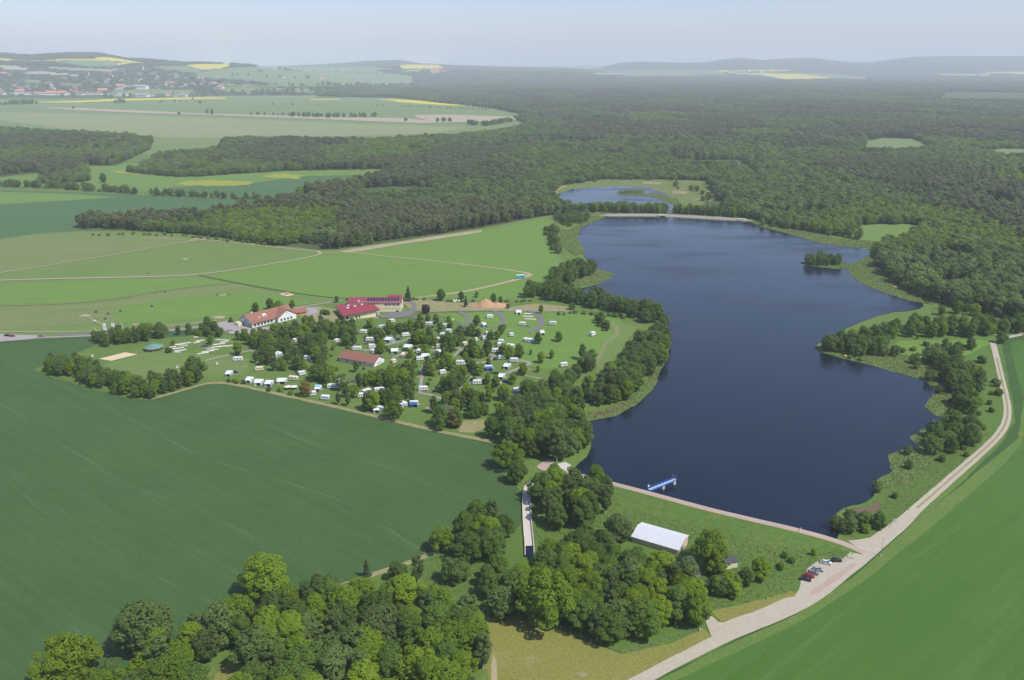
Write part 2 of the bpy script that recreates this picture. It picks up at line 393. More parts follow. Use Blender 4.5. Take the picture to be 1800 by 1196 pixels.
def strip(name, px, width, mat, layer, amp=.25, world=False, smooth=2, zs=None, kind=True):
    """a road or path; width in metres, a number or one per point"""
    layer = uniq(layer)
    pts = [Vector((p[0], p[1], 0)) for p in px] if world else [Vector((*P(*p)[:2], 0)) for p in px]
    ws = list(width) if hasattr(width, '__len__') else [width] * len(pts)
    P4 = [Vector((p.x, p.y, w_)) for p, w_ in zip(pts, ws)]
    P4 = smooth_line(P4, smooth)
    # resample
    out = [P4[0]]
    for a, b in zip(P4, P4[1:]):
        k = max(1, int((b - a).length / 5))
        for j in range(1, k + 1): out.append(a.lerp(b, j / k))
    vs = []; fs = []
    for i, p in enumerate(out):
        d = (out[min(i + 1, len(out) - 1)] - out[max(i - 1, 0)]); d.z = 0
        if d.length < 1e-6: d = Vector((1, 0, 0))
        d.normalize(); n = Vector((-d.y, d.x, 0)); LANES.append((p.x, p.y, p.z / 2))
        for s_ in (-1, 1):
            q = p + n * s_ * (p.z / 2 + amp * noise.noise(Vector((p.x * .15, p.y * .15, s_ * 9))))
            vs.append((q.x, q.y, off(layer, math.hypot(q.x, q.y))))
    for i in range(len(out) - 1):
        fs.append((2 * i, 2 * i + 1, 2 * i + 3, 2 * i + 2))
    A, B, Cc = (Vector(vs[i]) for i in fs[0][:3])
    if (B - A).cross(Cc - A).z < 0: fs = [tuple(reversed(f)) for f in fs]
    me = bpy.data.meshes.new(name); me.from_pydata(vs, [], fs); me.materials.append(mat)
    o = link(name, me); reg(vs, fs)
    if kind: o['kind'] = 'structure'
    return o

# ------------------------------------------------------------------ LAND: the ground sheet, hills included
FAR_FIELDS = [  # colours of the far slopes, as surveyed
    ('rape', [(-60, 100), (0, 101.5), (20, 104), (45, 106), (62, 106), (120, 103), (165, 103.5), (168, 100.5), (185, 100), (215, 104), (242, 109), (265, 111.5), (240, 111), (215, 108.5), (180, 106.5), (150, 105.5), (100, 106.5), (60, 108), (0, 106)]),
    ('rape', [(200, 112), (235, 108), (228, 112), (200, 115)]),
    ('rape', [(327, 115), (345, 113), (405, 112.5), (404, 116), (385, 121), (358, 123)]),
    ('field_green', [(150, 106), (185, 107), (215, 110), (190, 118), (140, 115), (90, 108)]),
    ('tan_field', [(0, 114), (25, 115), (52, 121), (40, 124), (12, 122), (0, 119)]),
    ('tan_field', [(82, 117), (140, 121), (210, 123), (212, 126), (150, 124), (90, 120)]),
    ('tan_field', [(35, 128), (75, 125), (100, 128), (140, 132), (137, 134), (100, 131), (60, 131)]),
    ('field_green', [(40, 140), (75, 142), (72, 147), (48, 145)]),
    ('field_green', [(105, 145), (143, 147), (142, 151), (115, 150)]),
    ('field_green', [(200, 158), (260, 157), (340, 158), (345, 166), (300, 165), (230, 167), (200, 164)]),
    ('field_green', [(262, 118), (330, 116), (360, 124), (340, 128), (290, 122)]),
    ('field_green', [(345, 128), (400, 120), (470, 117), (560, 120), (640, 122), (725, 134), (730, 149), (640, 150), (560, 152), (500, 150), (470, 146), (420, 140), (350, 136)]),
    ('field_green', [(360, 146), (420, 149), (540, 150), (560, 153), (470, 152), (400, 151)]),
    ('field_green', [(380, 153), (520, 156), (600, 157), (560, 163), (400, 162)]),
    ('rape', [(702, 115), (720, 113.5), (770, 114.5), (781, 119), (770, 121), (705, 121)]),
    ('rape', [(700, 124), (740, 123.5), (742, 125), (700, 125)]),
    ('field_green', [(540, 118), (640, 117), (700, 121), (640, 124), (550, 122)]),
    ('tan_field', [(1040, 129), (1095, 128), (1092, 131), (1045, 131)]),
    ('field_green', [(1020, 124), (1250, 123), (1280, 131), (1100, 134), (1090, 127)]),
    ('rape', [(1262, 127), (1340, 129), (1400, 130), (1458, 132), (1457, 138), (1378, 139.5), (1360, 136), (1335, 132)]),
    ('field_green', [(1400, 129), (1470, 130), (1525, 137), (1520, 139), (1460, 137)]),
    ('rape', [(1255, 124), (1390, 123), (1392, 125), (1260, 126)]),
    ('tan_field', [(1650, 130), (1740, 131), (1735, 133), (1655, 133)]),
    ('rape', [(1735, 126), (1850, 128), (1850, 130), (1735, 129)]),
    ('tan_field', [(1780, 171), (1900, 171), (1900, 174), (1785, 174)]),
    ('field_green', [(1655, 163), (1700, 162), (2100, 166), (2100, 173), (1900, 173), (1700, 170), (1660, 169)]),
]
def build_ground():
    KX = F * (ct + .324 * st)
    cols = np.concatenate([np.arange(-3600, -60, 90.0), np.arange(-60, 1860, 2.6), np.arange(1880, 5400, 90.0)])
    tx = (cols - 900) / KX
    ys = [5400.0]
    while ys[-1] < 45000: ys.append(ys[-1] * 1.0125)
    ys = np.array(ys)
    X = ys[:, None] * tx[None, :]; Y = np.repeat(ys[:, None], len(tx), 1)
    Z = terr_np(X, Y)
    nz = np.sin(X * .0021 + 1.3) * np.sin(Y * .0017) * 6 + np.sin(X * .0063) * np.sin(Y * .005 + 2) * 2.5
    Z = Z + np.where(Z > 20, nz, 0)
    nr, nc = X.shape
    verts = np.stack([X, Y, Z], -1).reshape(-1, 3)
    i = np.arange(nr - 1)[:, None] * nc + np.arange(nc - 1)[None, :]
    faces = np.stack([i, i + 1, i + 1 + nc, i + nc], -1).reshape(-1, 4)
    cen = verts[faces].mean(1)
    px, py = project(cen[:, 0], cen[:, 1], cen[:, 2])
    mi = np.zeros(len(faces), int); mats = [M['far_wood'], M['field_green'], M['rape'], M['tan_field'], M['grass']]
    names = ['far_wood', 'field_green', 'rape', 'tan_field', 'grass']
    for nm, poly in FAR_FIELDS:
        mi[pip(px, py, poly)] = names.index(nm)
    # near part: one big quad fan below 5400 m, same sheet
    vl = [tuple(v) for v in verts]; fl = [tuple(f) for f in faces]; ml = list(mi)
    a = len(vl); xl, xr = X[0, 0], X[0, -1]
    vl += [(xl, -3000, 0), (xr, -3000, 0)]
    fl.append(tuple([a, a + 1] + [nc - 1 - k for k in range(nc)])); ml.append(4)
    b = len(vl)
    me = bpy.data.meshes.new('ground'); me.from_pydata(vl, [], fl)
    for m in mats: me.materials.append(m)
    me.polygons.foreach_set('material_index', ml); me.update()
    o = link('ground', me); o['kind'] = 'structure'
    reg([(-9000, -3000, 0), (9000, -3000, 0), (9000, 5400, 0), (-9000, 5400, 0)], [(0, 1, 2, 3)])
    return verts, faces, mi
gv, gf, gm = build_ground()

# ------------------------------------------------------------------ fields, water, roads (sheets a little above each other)
# far flat fields
sheet('field', [(-500, 183), (0, 184), (170, 181), (300, 176), (420, 171), (560, 170), (700, 174), (840, 185), (925, 200), (935, 214), (880, 226), (800, 240), (600, 248), (440, 248), (390, 250), (380, 270), (250, 272), (270, 250), (200, 240), (130, 236), (0, 230), (-500, 226)], M['field_green'], 1, 12, 60)
sheet('field', [(-500, 196), (0, 198), (130, 200), (380, 208), (600, 217), (820, 224), (760, 236), (600, 240), (440, 240), (390, 243), (300, 243), (150, 232), (0, 212), (-500, 212)], M['field_pale'], 2, 10, 60)
sheet('field', [(-500, 176), (0, 177), (170, 176.5), (300, 172), (420, 166), (560, 166), (640, 168), (560, 171), (420, 171), (300, 175), (170, 180), (0, 182), (-500, 182)], M['field_pale'], 2, 4, 60)
sheet('rapeseed_field', [(70, 180.5), (140, 178), (200, 174.5), (300, 172.6), (397, 172.4), (397, 174.6), (300, 175.6), (200, 178), (140, 180.8), (70, 181.3)], M['rape'], 3, 3, 60)
sheet('rapeseed_field', [(655, 174.5), (690, 175), (740, 177), (800, 182), (842, 184.5), (838, 186.5), (790, 186), (740, 183), (700, 180), (690, 177.5)], M['rape'], 3, 4, 40)
sheet('rapeseed_field', [(545, 174.8), (600, 174.8), (600, 176.2), (545, 176.2)], M['rape'], 3, 1, 60)
sheet('ploughed_field', [(60, 189.5), (130, 190), (350, 200), (600, 207), (700, 208), (725, 210), (790, 216), (740, 217), (600, 211.5), (380, 203), (250, 199.5), (130, 194)], M['tan_field'], 4, 4, 60)
sheet('ploughed_field', [(727, 203), (780, 202), (905, 206), (930, 211), (830, 215), (770, 216), (735, 208)], M['tan_field'], 4, 4, 40)
# dark crop upper left, valley meadow
sheet('crop_field', [(-700, 330), (0, 334), (200, 340), (350, 347), (520, 352), (540, 365), (400, 385), (135, 408), (60, 413), (0, 422), (-700, 470)], M['crop_mid'], 1, 2, 25)
sheet('field', [(-700, 335), (0, 338), (120, 341), (210, 347), (130, 352), (0, 360), (-700, 378)], M['field_fresh'], 2, 3, 25)
sheet('valley_meadow', [(-700, 300), (0, 310), (100, 288), (150, 284), (200, 284), (300, 296), (480, 298), (680, 294), (695, 304), (560, 318), (500, 345), (380, 342), (230, 336), (120, 328), (0, 330), (-700, 330)], M['field_fresh'], 1, 4, 25)
sheet('crop_field', [(300, 330), (440, 322), (540, 310), (640, 308), (560, 320), (525, 340), (510, 350), (400, 346), (280, 338)], M['crop_mid'], 2, 2, 25)
sheet('flower_patch', [(298, 324), (330, 319), (380, 317), (445, 320), (440, 325), (380, 328), (330, 326)], M['flowers'], 3, 11, 9)
sheet('flower_patch', [(460, 309), (495, 305), (535, 310), (530, 315), (480, 313)], M['flowers'], 3, 11, 9)
sheet('flower_patch', [(200, 300), (235, 303), (240, 306), (210, 305)], M['flowers'], 3, 11, 9)
strip('field_track', [(-300, 330), (0, 334), (180, 340), (350, 348), (480, 352)], 4, M['faint_path'], 3)
# meadow around the paths
sheet('meadow', [(-700, 470), (0, 421), (60, 412), (135, 407), (215, 406), (340, 412), (460, 428), (560, 440), (600, 438), (700, 424), (845, 402), (960, 380), (985, 376), (970, 395), (958, 425), (978, 445), (1000, 470), (985, 490), (945, 515), (935, 528), (880, 531), (730, 528), (600, 532), (500, 548), (420, 566), (360, 578), (180, 588), (0, 597), (-700, 640)], M['mown'], 1, 1.5, 12)
sheet('meadow', [(-700, 470), (0, 421), (60, 412), (135, 409), (215, 410), (330, 419), (300, 428), (215, 443), (80, 466), (0, 478), (-700, 580)], M['mown_yellow'], 2, 1.5, 12)
sheet('meadow', [(575, 447), (700, 431), (845, 408), (960, 384), (968, 396), (955, 425), (972, 445), (985, 472), (940, 500), (925, 524), (730, 524), (600, 530), (480, 508), (365, 486), (450, 471)], M['mown_bright'], 2, 1.5, 12)
sheet('meadow', [(-700, 545), (0, 541), (117, 538), (200, 530), (273, 516), (413, 501), (500, 519), (380, 540), (220, 565), (0, 580), (-700, 600)], M['mown_yellow'], 2, 1.5, 12)
sheet('meadow', [(-700, 512), (0, 500), (150, 495), (350, 489), (400, 497), (270, 512), (200, 525), (117, 533), (0, 535), (-700, 540)], M['mown_bright'], 2, 1.5, 12)
sheet('meadow', [(190, 545), (280, 528), (420, 512), (500, 522), (560, 532), (450, 548), (400, 556), (300, 566), (210, 568)], M['mown_bright'], 3, 2, 12)
sheet('crop_field', [(-1800, 640), (-300, 606), (0, 604), (80, 599), (150, 594), (230, 588), (330, 582), (330, 600), (170, 622), (60, 652), (105, 668), (160, 684), (215, 698), (262, 704), (310, 692), (345, 680), (375, 673), (420, 679), (470, 691), (560, 711), (650, 732), (740, 754), (868, 781), (882, 808), (888, 835), (905, 853), (918, 870), (916, 925), (860, 960), (770, 975), (700, 998), (645, 1018), (590, 1036), (500, 1082), (400, 1120), (290, 1180), (140, 1260), (-300, 1500), (-1800, 1500)], M['crop_dark'], 2, .7, 6)
strip('field_margin', [(265, 702), (310, 690), (345, 679), (375, 672), (420, 677), (470, 689), (560, 709), (650, 730), (740, 752), (868, 778)], 3.4, M['dry'], 3, .9)
LANES.clear()
sheet('field_margin', [(640, 1012), (700, 992), (760, 970), (772, 968), (775, 976), (700, 999), (645, 1019), (560, 1048), (555, 1042)], M['dry'], 3, .4, 4)
sheet('field_margin', [(-60, 606), (0, 602), (80, 597), (150, 592), (240, 587), (240, 589), (150, 595), (80, 600), (0, 605)], M['verge'], 4, .4, 5)
# right hand crop and verge
sheet('verge', [(1752, 598), (1800, 590), (2400, 560), (2400, 640), (1800, 700), (1790, 770), (1700, 845), (1600, 925), (1500, 1015), (1400, 1080), (1300, 1125), (1180, 1180), (1080, 1240), (900, 1330), (1000, 1400), (1090, 1230), (1200, 1175), (1300, 1120), (1400, 1065), (1500, 1000), (1560, 955), (1640, 893), (1700, 840), (1760, 780), (1785, 740), (1780, 700), (1768, 650), (1756, 615)], M['verge'], 1, .5, 6)
sheet('crop_field', [(1775, 603), (1800, 598), (2600, 570), (3200, 900), (3200, 1500), (1000, 1500), (1060, 1290), (1150, 1215), (1250, 1168), (1340, 1126), (1430, 1080), (1520, 1021), (1600, 957), (1690, 882), (1760, 822), (1795, 780), (1806, 745), (1800, 700), (1785, 650)], M['crop_right'], 2, .6, 6)
# tan meadow at the bottom
sheet('hay_meadow', [(820, 1088), (915, 1083), (960, 1098), (1040, 1133), (1095, 1150), (1180, 1126), (1232, 1102), (1250, 1118), (1222, 1142), (1110, 1200), (1000, 1290), (860, 1290), (862, 1200), (840, 1120)], M['hay'], 1, .6, 5)
sheet('hay_meadow', [(380, 1185), (425, 1140), (438, 1150), (420, 1200), (400, 1280), (340, 1280)], M['hay'], 3, .5, 5)
sheet('worn_patch', [(868, 1150), (874, 1165), (875, 1230), (866, 1230), (864, 1170)], M['dirt_path'], 2, .4, 3)
sheet('worn_patch', [(1008, 1184), (1022, 1180), (1034, 1185), (1026, 1191)], M['dry'], 2, .8, 1.2)
# sports lawn and camp ground
sheet('lawn', [(60, 650), (175, 605), (255, 596), (400, 588), (430, 600), (600, 590), (900, 545), (1000, 548), (1050, 560), (1100, 590), (1080, 640), (1040, 690), (1000, 740), (880, 780), (740, 752), (560, 708), (420, 676), (345, 676), (262, 700), (150, 680)], M['grass'], 3, .6, 5)
sheet('lawn', [(170, 660), (190, 640), (255, 620), (330, 620), (440, 630), (430, 660), (330, 668), (250, 672), (200, 668)], M['mown'], 4, .8, 5)
sheet('lawn', [(940, 550), (1020, 551), (1085, 562), (1110, 578), (1080, 620), (1020, 640), (960, 650), (910, 640), (880, 600), (790, 560), (760, 553), (900, 548)], M['mown_bright'], 4, .8, 5)
sheet('lawn', [(1060, 565), (1120, 575), (1090, 620), (1060, 660), (1045, 655), (1060, 610), (1080, 590)], M['mown'], 5, .8, 5)
sheet('bare_ground', [(705, 531), (740, 527), (800, 533), (860, 534), (885, 543), (940, 534), (1000, 540), (1012, 548), (950, 549), (820, 546), (750, 548), (722, 546)], M['dry'], 5, .7, 5)
sheet('bare_ground', [(520, 548), (560, 540), (590, 545), (600, 566), (560, 570), (530, 560)], M['dry'], 5, .7, 5)
sheet('bare_ground', [(815, 740), (850, 738), (858, 752), (830, 762), (806, 760)], M['dry'], 5, .7, 3)
sheet('worn_path', [(1060, 565), (1078, 575), (1082, 588), (1060, 605), (1045, 640), (1050, 642), (1068, 606), (1090, 588), (1085, 572)], M['faint_path'], 6, .4, 3)
# dam foot, junction surroundings
sheet('dam_foot_grass', [(925, 860), (1070, 850), (1300, 905), (1500, 965), (1515, 985), (1440, 1040), (1390, 1060), (1250, 1080), (1230, 1110), (1180, 1130), (1095, 1150), (960, 1100), (910, 1084), (820, 1086), (640, 1030), (700, 1000), (780, 970), (915, 930)], M['rough_grass'], 3, .7, 5)
sheet('dry_grass', [(1250, 1076), (1310, 1062), (1390, 1040), (1402, 1046), (1330, 1078), (1268, 1094)], M['hay'], 4, .6, 4)
sheet('shore_grass', [(1540, 870), (1560, 840), (1600, 790), (1640, 740), (1660, 700), (1640, 670), (1600, 620), (1500, 600), (1700, 590), (1760, 600), (1775, 680), (1782, 735), (1750, 780), (1650, 860), (1540, 955), (1450, 935)], M['rough_grass'], 3, .7, 6)
sheet('lawn', [(1580, 600), (1720, 597), (1745, 603), (1700, 625), (1620, 640), (1560, 615)], M['mown_bright'], 4, .7, 6)
sheet('clearing', [(1510, 395), (1590, 394), (1640, 398), (1600, 412), (1590, 425), (1540, 432), (1500, 420)], M['field_fresh'], 3, 2, 12)
sheet('clearing', [(1500, 235), (1610, 238), (1640, 262), (1610, 272), (1500, 272)], M['field_green'], 1, 6, 25)
sheet('clearing', [(1740, 255), (2000, 258), (2000, 290), (1740, 285)], M['field_green'], 1, 6, 25)
sheet('clearing', [(1640, 540), (1700, 530), (1790, 545), (1760, 580), (1700, 585), (1640, 560)], M['rough_grass'], 3, 2, 8)
sheet('bare_bank', [(1650, 522), (1680, 518), (1725, 530), (1700, 537), (1655, 532)], M['dry'], 5, 1, 5)
# forest floor
sheet('forest_floor', [(-500, 228), (0, 230), (130, 236), (240, 248), (268, 252), (262, 264), (205, 292), (150, 292), (100, 302), (0, 312), (-500, 330)], M['forest_floor'], 3, 5, 25)
sheet('forest_floor', [(225, 304), (250, 280), (385, 268), (395, 252), (440, 248), (600, 250), (800, 240), (930, 216), (930, 206), (860, 190), (720, 176), (600, 168.5), (560, 166), (700, 162), (2600, 160), (3600, 420), (2400, 520), (1800, 585), (1700, 545), (1620, 525), (1560, 490), (1545, 450), (1500, 400), (1350, 392), (1300, 378), (1000, 376), (960, 382), (845, 404), (700, 424), (590, 442), (460, 432), (340, 416), (215, 406), (135, 407), (150, 388), (350, 372), (530, 352), (700, 300), (500, 300), (300, 312)], M['forest_floor'], 0.5, 3, 25)
sheet('marsh', [(960, 345), (985, 322), (1060, 312), (1150, 312), (1240, 315), (1262, 350), (1200, 375), (1100, 378), (1010, 376)], M['marsh'], 3, 2, 10)
sheet('bare_bank', [(1130, 320), (1165, 321), (1160, 325), (1130, 324)], M['dry'], 4, 1, 8)
sheet('bare_bank', [(1180, 336), (1212, 337), (1205, 342), (1182, 341)], M['dry'], 4, 1, 8)
sheet('bare_bank', [(968, 336), (982, 328), (1000, 324), (990, 331), (975, 341)], M['dry'], 4, 1, 8)
sheet('bare_bank', [(1235, 348), (1262, 347), (1260, 351), (1238, 352)], M['dry'], 4, 1, 8)
# water
LAKE = [(1040, 858), (1020, 834), (1008, 826), (1014, 818), (1036, 800), (1041, 778), (1034, 756), (1026, 745), (1045, 738), (1080, 730), (1115, 712), (1150, 682), (1164, 642), (1180, 606), (1172, 572), (1150, 553), (1110, 538), (1060, 527), (1030, 522), (1012, 510), (1040, 503), (1068, 494), (1082, 484), (1040, 474), (1026, 450), (1020, 432), (1000, 418), (1010, 400), (1045, 386), (1075, 378), (1160, 377), (1300, 386), (1340, 398), (1400, 414), (1450, 427), (1500, 434), (1530, 440), (1528, 452), (1510, 462), (1494, 466), (1490, 478), (1515, 495), (1560, 512), (1600, 526), (1628, 537), (1612, 546), (1560, 550), (1500, 572), (1460, 592), (1430, 610), (1440, 620), (1480, 629), (1540, 643), (1590, 658), (1625, 668), (1648, 692), (1660, 712), (1655, 740), (1645, 760), (1620, 785), (1595, 790), (1570, 798), (1564, 820), (1572, 830), (1545, 840), (1535, 855), (1542, 870), (1520, 885), (1490, 890), (1465, 908), (1480, 945), (1440, 960)]
sheet('lake_water', LAKE, M['water'], 5, .8, 6, smooth=1)
sheet('pond_water', [(980, 343), (1005, 333), (1080, 327.5), (1140, 330), (1175, 343), (1188, 356), (1175, 376), (1100, 374), (1020, 366), (985, 352)], M['water'], 5, 1.5, 8)
# reed belts and shore land standing above the water edge
def reedbelt(px, layer=6, mat='reed', amp=.9): return sheet('reed_bed', px, M[mat], layer, amp, 4)
REEDS = [
    [(1000, 505), (1040, 500), (1068, 492), (1080, 483), (1060, 476), (1030, 472), (1000, 480), (985, 498)],
    [(1305, 386), (1345, 390), (1400, 400), (1470, 420), (1540, 425), (1538, 436), (1500, 436), (1440, 428), (1400, 416), (1340, 400)],
    [(1405, 463), (1430, 458), (1470, 460), (1498, 465), (1490, 472), (1470, 474), (1420, 468)],
    [(1500, 464), (1525, 452), (1540, 440), (1560, 470), (1600, 505), (1660, 520), (1640, 536), (1600, 530), (1550, 514), (1510, 497), (1490, 478)],
    [(1432, 611), (1470, 605), (1540, 615), (1620, 630), (1660, 650), (1665, 700), (1650, 696), (1632, 672), (1590, 660), (1540, 645), (1480, 631), (1444, 620)],
    [(1640, 695), (1625, 716), (1640, 730), (1660, 735), (1680, 715), (1665, 690)],
    [(1598, 770), (1620, 757), (1650, 748), (1660, 770), (1640, 790), (1612, 782)],
    [(1562, 800), (1600, 788), (1640, 800), (1620, 840), (1560, 860), (1538, 855), (1548, 842), (1572, 832), (1566, 820)],
    [(1020, 730), (1060, 722), (1100, 706), (1135, 680), (1150, 640), (1168, 612), (1176, 622), (1160, 655), (1150, 684), (1116, 714), (1082, 732), (1045, 739), (1025, 744)],
    [(1000, 405), (1040, 382), (1078, 377), (1050, 388), (1020, 402), (1015, 420), (1030, 445), (1010, 450), (985, 430), (985, 405)],
    [(1083, 338), (1110, 334), (1134, 336), (1132, 343), (1105, 345), (1085, 342)],
    [(1130, 345), (1150, 340), (1190, 350), (1200, 364), (1185, 362), (1160, 350)],
]
for r_ in REEDS: reedbelt(r_)
sheet('muddy_shore', [(1032, 724), (1060, 726), (1085, 718), (1100, 700), (1112, 688), (1106, 705), (1085, 724), (1055, 732)], M['mud'], 7, .3, 3)
sheet('muddy_shore', [(1500, 893), (1530, 893), (1545, 880), (1548, 895), (1520, 908), (1498, 905)], M['mud'], 7, .5, 3)
# roads
strip('gravel_road', [(1745, 603), (1752, 630), (1761, 670), (1771, 712), (1771, 738), (1758, 764), (1730, 791), (1690, 826), (1650, 861), (1610, 896), (1580, 926), (1545, 951), (1512, 978), (1480, 1006), (1440, 1042), (1395, 1070), (1335, 1095), (1270, 1122), (1215, 1150), (1160, 1178), (1080, 1222), (980, 1290)],
      [4, 4, 4, 4.2, 4.4, 4.4, 4.6, 4.8, 5, 5.2, 6.5, 8, 9, 7.5, 6.5, 6, 6, 5.5, 5.2, 5.2, 5.2, 5.2], M['gravel'], 6)
strip('grass_strip', [(1752, 630), (1761, 670), (1771, 712), (1771, 738), (1758, 764), (1730, 791), (1690, 826), (1650, 861), (1612, 894)], .9, M['dry'], 7, .15)
strip('gravel_road', [(1762, 596), (1800, 588), (1900, 575), (2200, 545)], 4, M['gravel'], 6)
sheet('gravel_yard', [(1396, 1050), (1405, 1036), (1408, 1020), (1420, 1000), (1436, 988), (1470, 982), (1500, 985), (1516, 968), (1490, 952), (1530, 946), (1556, 936), (1560, 950), (1520, 985), (1480, 1015), (1440, 1048), (1400, 1074), (1340, 1096), (1290, 1112), (1262, 1100), (1285, 1090), (1342, 1070), (1380, 1052)], M['gravel'], 6.5, .5, 3)
sheet('gravel_yard', [(1234, 1072), (1240, 1074), (1262, 1094), (1300, 1100), (1300, 1108), (1262, 1130), (1250, 1118), (1242, 1098)], M['gravel'], 6.5, .2, 3)
sheet('gravel_patch', [(1420, 1046), (1460, 1015), (1500, 990), (1506, 993), (1470, 1022), (1436, 1046)], M['gravel_pink'], 7.5, .4, 3)
strip('driveway', [(1211, 978), (1220, 990), (1226, 1005), (1228, 1025), (1226, 1050), (1236, 1074)], 2.6, M['concrete'], 6)
sheet('spillway_forecourt', [(943, 822), (950, 816), (965, 808), (975, 812), (968, 820), (962, 824), (964, 830), (950, 827)], M['gravel_pink'], 6.5, .3, 2)
sheet('spillway_forecourt', [(979, 817), (994, 813), (1005, 819), (992, 825), (1000, 836), (1030, 836), (1040, 845), (1010, 845), (988, 831)], M['concrete'], 6.5, .2, 2)
# meadow paths
strip('dirt_path', [(-400, 560), (-100, 498), (0, 480), (80, 468), (130, 459), (215, 446), (270, 435), (345, 422), (400, 425), (460, 433), (530, 440), (560, 443)], 3.2, M['dirt_path'], 5)
strip('dirt_path', [(-400, 510), (0, 493), (150, 489.5), (270, 487), (350, 484), (450, 469), (540, 454), (566, 447), (558, 442)], [4, 4, 4.5, 4.5, 4, 3.2, 3.2, 3.6, 3.6], M['dirt_path'], 5)
strip('dirt_path', [(566, 445), (605, 443), (650, 448), (750, 458), (870, 472), (925, 480), (934, 484), (920, 489), (870, 502), (815, 514), (750, 522), (728, 525)], [3.6, 3, 2.6, 2.6, 3, 4, 6, 6, 5, 5, 3, 3], M['dirt_path'], 5)
sheet('dirt_path', [(596, 443), (640, 435), (690, 428), (760, 417), (845, 405), (848, 409), (770, 421), (700, 431), (650, 440), (620, 444)], M['dirt_path'], 5.5, 1, 6)
strip('dirt_path', [(252, 419), (300, 421), (340, 424)], 2.5, M['dirt_path'], 5)
sheet('bare_ground', [(330, 421), (352, 418), (372, 421), (360, 424), (338, 424)], M['dry'], 6, .8, 5)
strip('faint_track', [(350, 485), (420, 499), (480, 510), (560, 522), (620, 527)], 1.6, M['verge'], 6)
strip('faint_track', [(-100, 540), (0, 538), (117, 535), (200, 527), (273, 513), (340, 505), (413, 498)], 2.4, M['faint_path'], 6, .8)
sheet('sand_patch', [(490, 518), (505, 515), (518, 519), (505, 522)], M['sand'], 6, .4, 3)
sheet('sand_patch', [(137, 557), (150, 553), (162, 555), (155, 559)], M['dirt_path'], 6, .4, 3)
sheet('sand_patch', [(370, 560), (385, 556), (398, 557), (390, 562)], M['dirt_path'], 6, .4, 3)
sheet('sand_patch', [(232, 571), (240, 569), (245, 570), (238, 573)], M['dirt_path'], 6, .3, 3)
strip('faint_track', [(150, 556), (170, 566), (180, 572)], 2.5, M['dry'], 6, .6)
strip('faint_track', [(170, 560), (185, 552), (210, 548)], 4, M['faint_path'], 6, .6)
# roads near the buildings
strip('road', [(-600, 640), (-200, 606), (0, 597), (75, 594), (190, 590), (290, 583), (335, 578), (395, 568)], 4.5, M['lane'], 6)
strip('asphalt_road', [(100, 590), (190, 587.5), (290, 580.5), (340, 575)], 3.4, M['asphalt'], 7)
strip('gravel_path', [(-300, 592), (0, 583), (60, 585), (140, 584), (240, 578), (330, 571), (380, 564)], 2.2, M['dirt_path'], 6)
sheet('gravel_yard', [(-200, 592), (0, 588), (40, 590), (75, 591), (60, 597), (0, 602), (-200, 610)], M['pavers'], 7.5, .4, 4)
sheet('paved_yard', [(383, 568), (400, 565), (416, 571), (445, 579), (481, 574), (478, 590), (452, 594), (430, 590), (404, 588), (384, 577)], M['pavers'], 7, .2, 4)
strip('lane', [(480, 548), (510, 544), (535, 540), (585, 531), (606, 527)], 3, M['lane'], 6)
sheet('paved_yard', [(528, 542), (556, 541), (560, 552), (540, 556), (530, 550)], M['pavers'], 7, .3, 4)
sheet('asphalt_yard', [(664, 556), (690, 550), (722, 547), (724, 536), (716, 530), (722, 529), (731, 535), (733, 548), (720, 557), (700, 560), (672, 560)], M['asphalt'], 7, .2, 3)
strip('camp_path', [(733, 552), (750, 549), (820, 547), (900, 545.5), (960, 546), (1005, 549)], 2.2, M['lane'], 7)
for pts, wd in (([(806, 549), (822, 557), (827, 566), (820, 571), (806, 574)], 4), ([(866, 547), (880, 554), (886, 564), (882, 571), (875, 576)], 4), ([(925, 546), (944, 552), (953, 562), (951, 573), (942, 580), (929, 586)], 4.4)):
    strip('asphalt_loop', pts, wd, M['asphalt'], 7)
strip('asphalt_loop', [(722, 558), (740, 563), (770, 568), (806, 574), (840, 577), (875, 576)], 2.6, M['asphalt'], 6.6)
for a_, b_ in (((921, 552.5), (934, 552.5)), ((919, 557), (938, 557.5)), ((922, 561.5), (942, 562.5))):
    sheet('pitch_pad', [(a_[0], a_[1] - .9), (b_[0], b_[1] - .9), (b_[0], b_[1] + .9), (a_[0], a_[1] + .9)], M['concrete'], 7.5, .05, 3)
for pts, wd in (([(640, 618), (660, 612), (690, 605), (712, 599), (722, 595)], 3), ([(743, 601), (770, 605), (795, 612), (813, 614), (805, 620), (796, 628)], 2.6), ([(813, 614), (847, 621), (873, 627), (862, 634), (843, 640), (826, 636), (812, 632)], 3),
                ([(848, 622), (875, 628), (920, 635), (935, 640), (915, 647), (893, 656), (865, 666), (845, 668), (818, 661)], 3), ([(848, 668), (830, 675), (804, 684)], 2.8), ([(900, 657), (925, 661), (952, 667)], 1.8),
                ([(735, 691), (765, 697), (784, 706), (776, 712), (748, 719)], 2.8), ([(362, 635), (390, 627), (415, 623), (438, 617), (470, 620)], 2.6), ([(733, 563), (722, 575), (700, 585), (690, 605)], 2.2), ([(745, 640), (742, 660), (738, 690)], 2.2), ([(690, 630), (712, 622), (745, 615), (770, 618)], 2.4), ([(540, 594), (560, 588), (590, 592)], 2.4), ([(845, 590), (870, 583), (900, 580)], 2)):
    strip('camp_lane', pts, wd, M['lane'], 6.5)
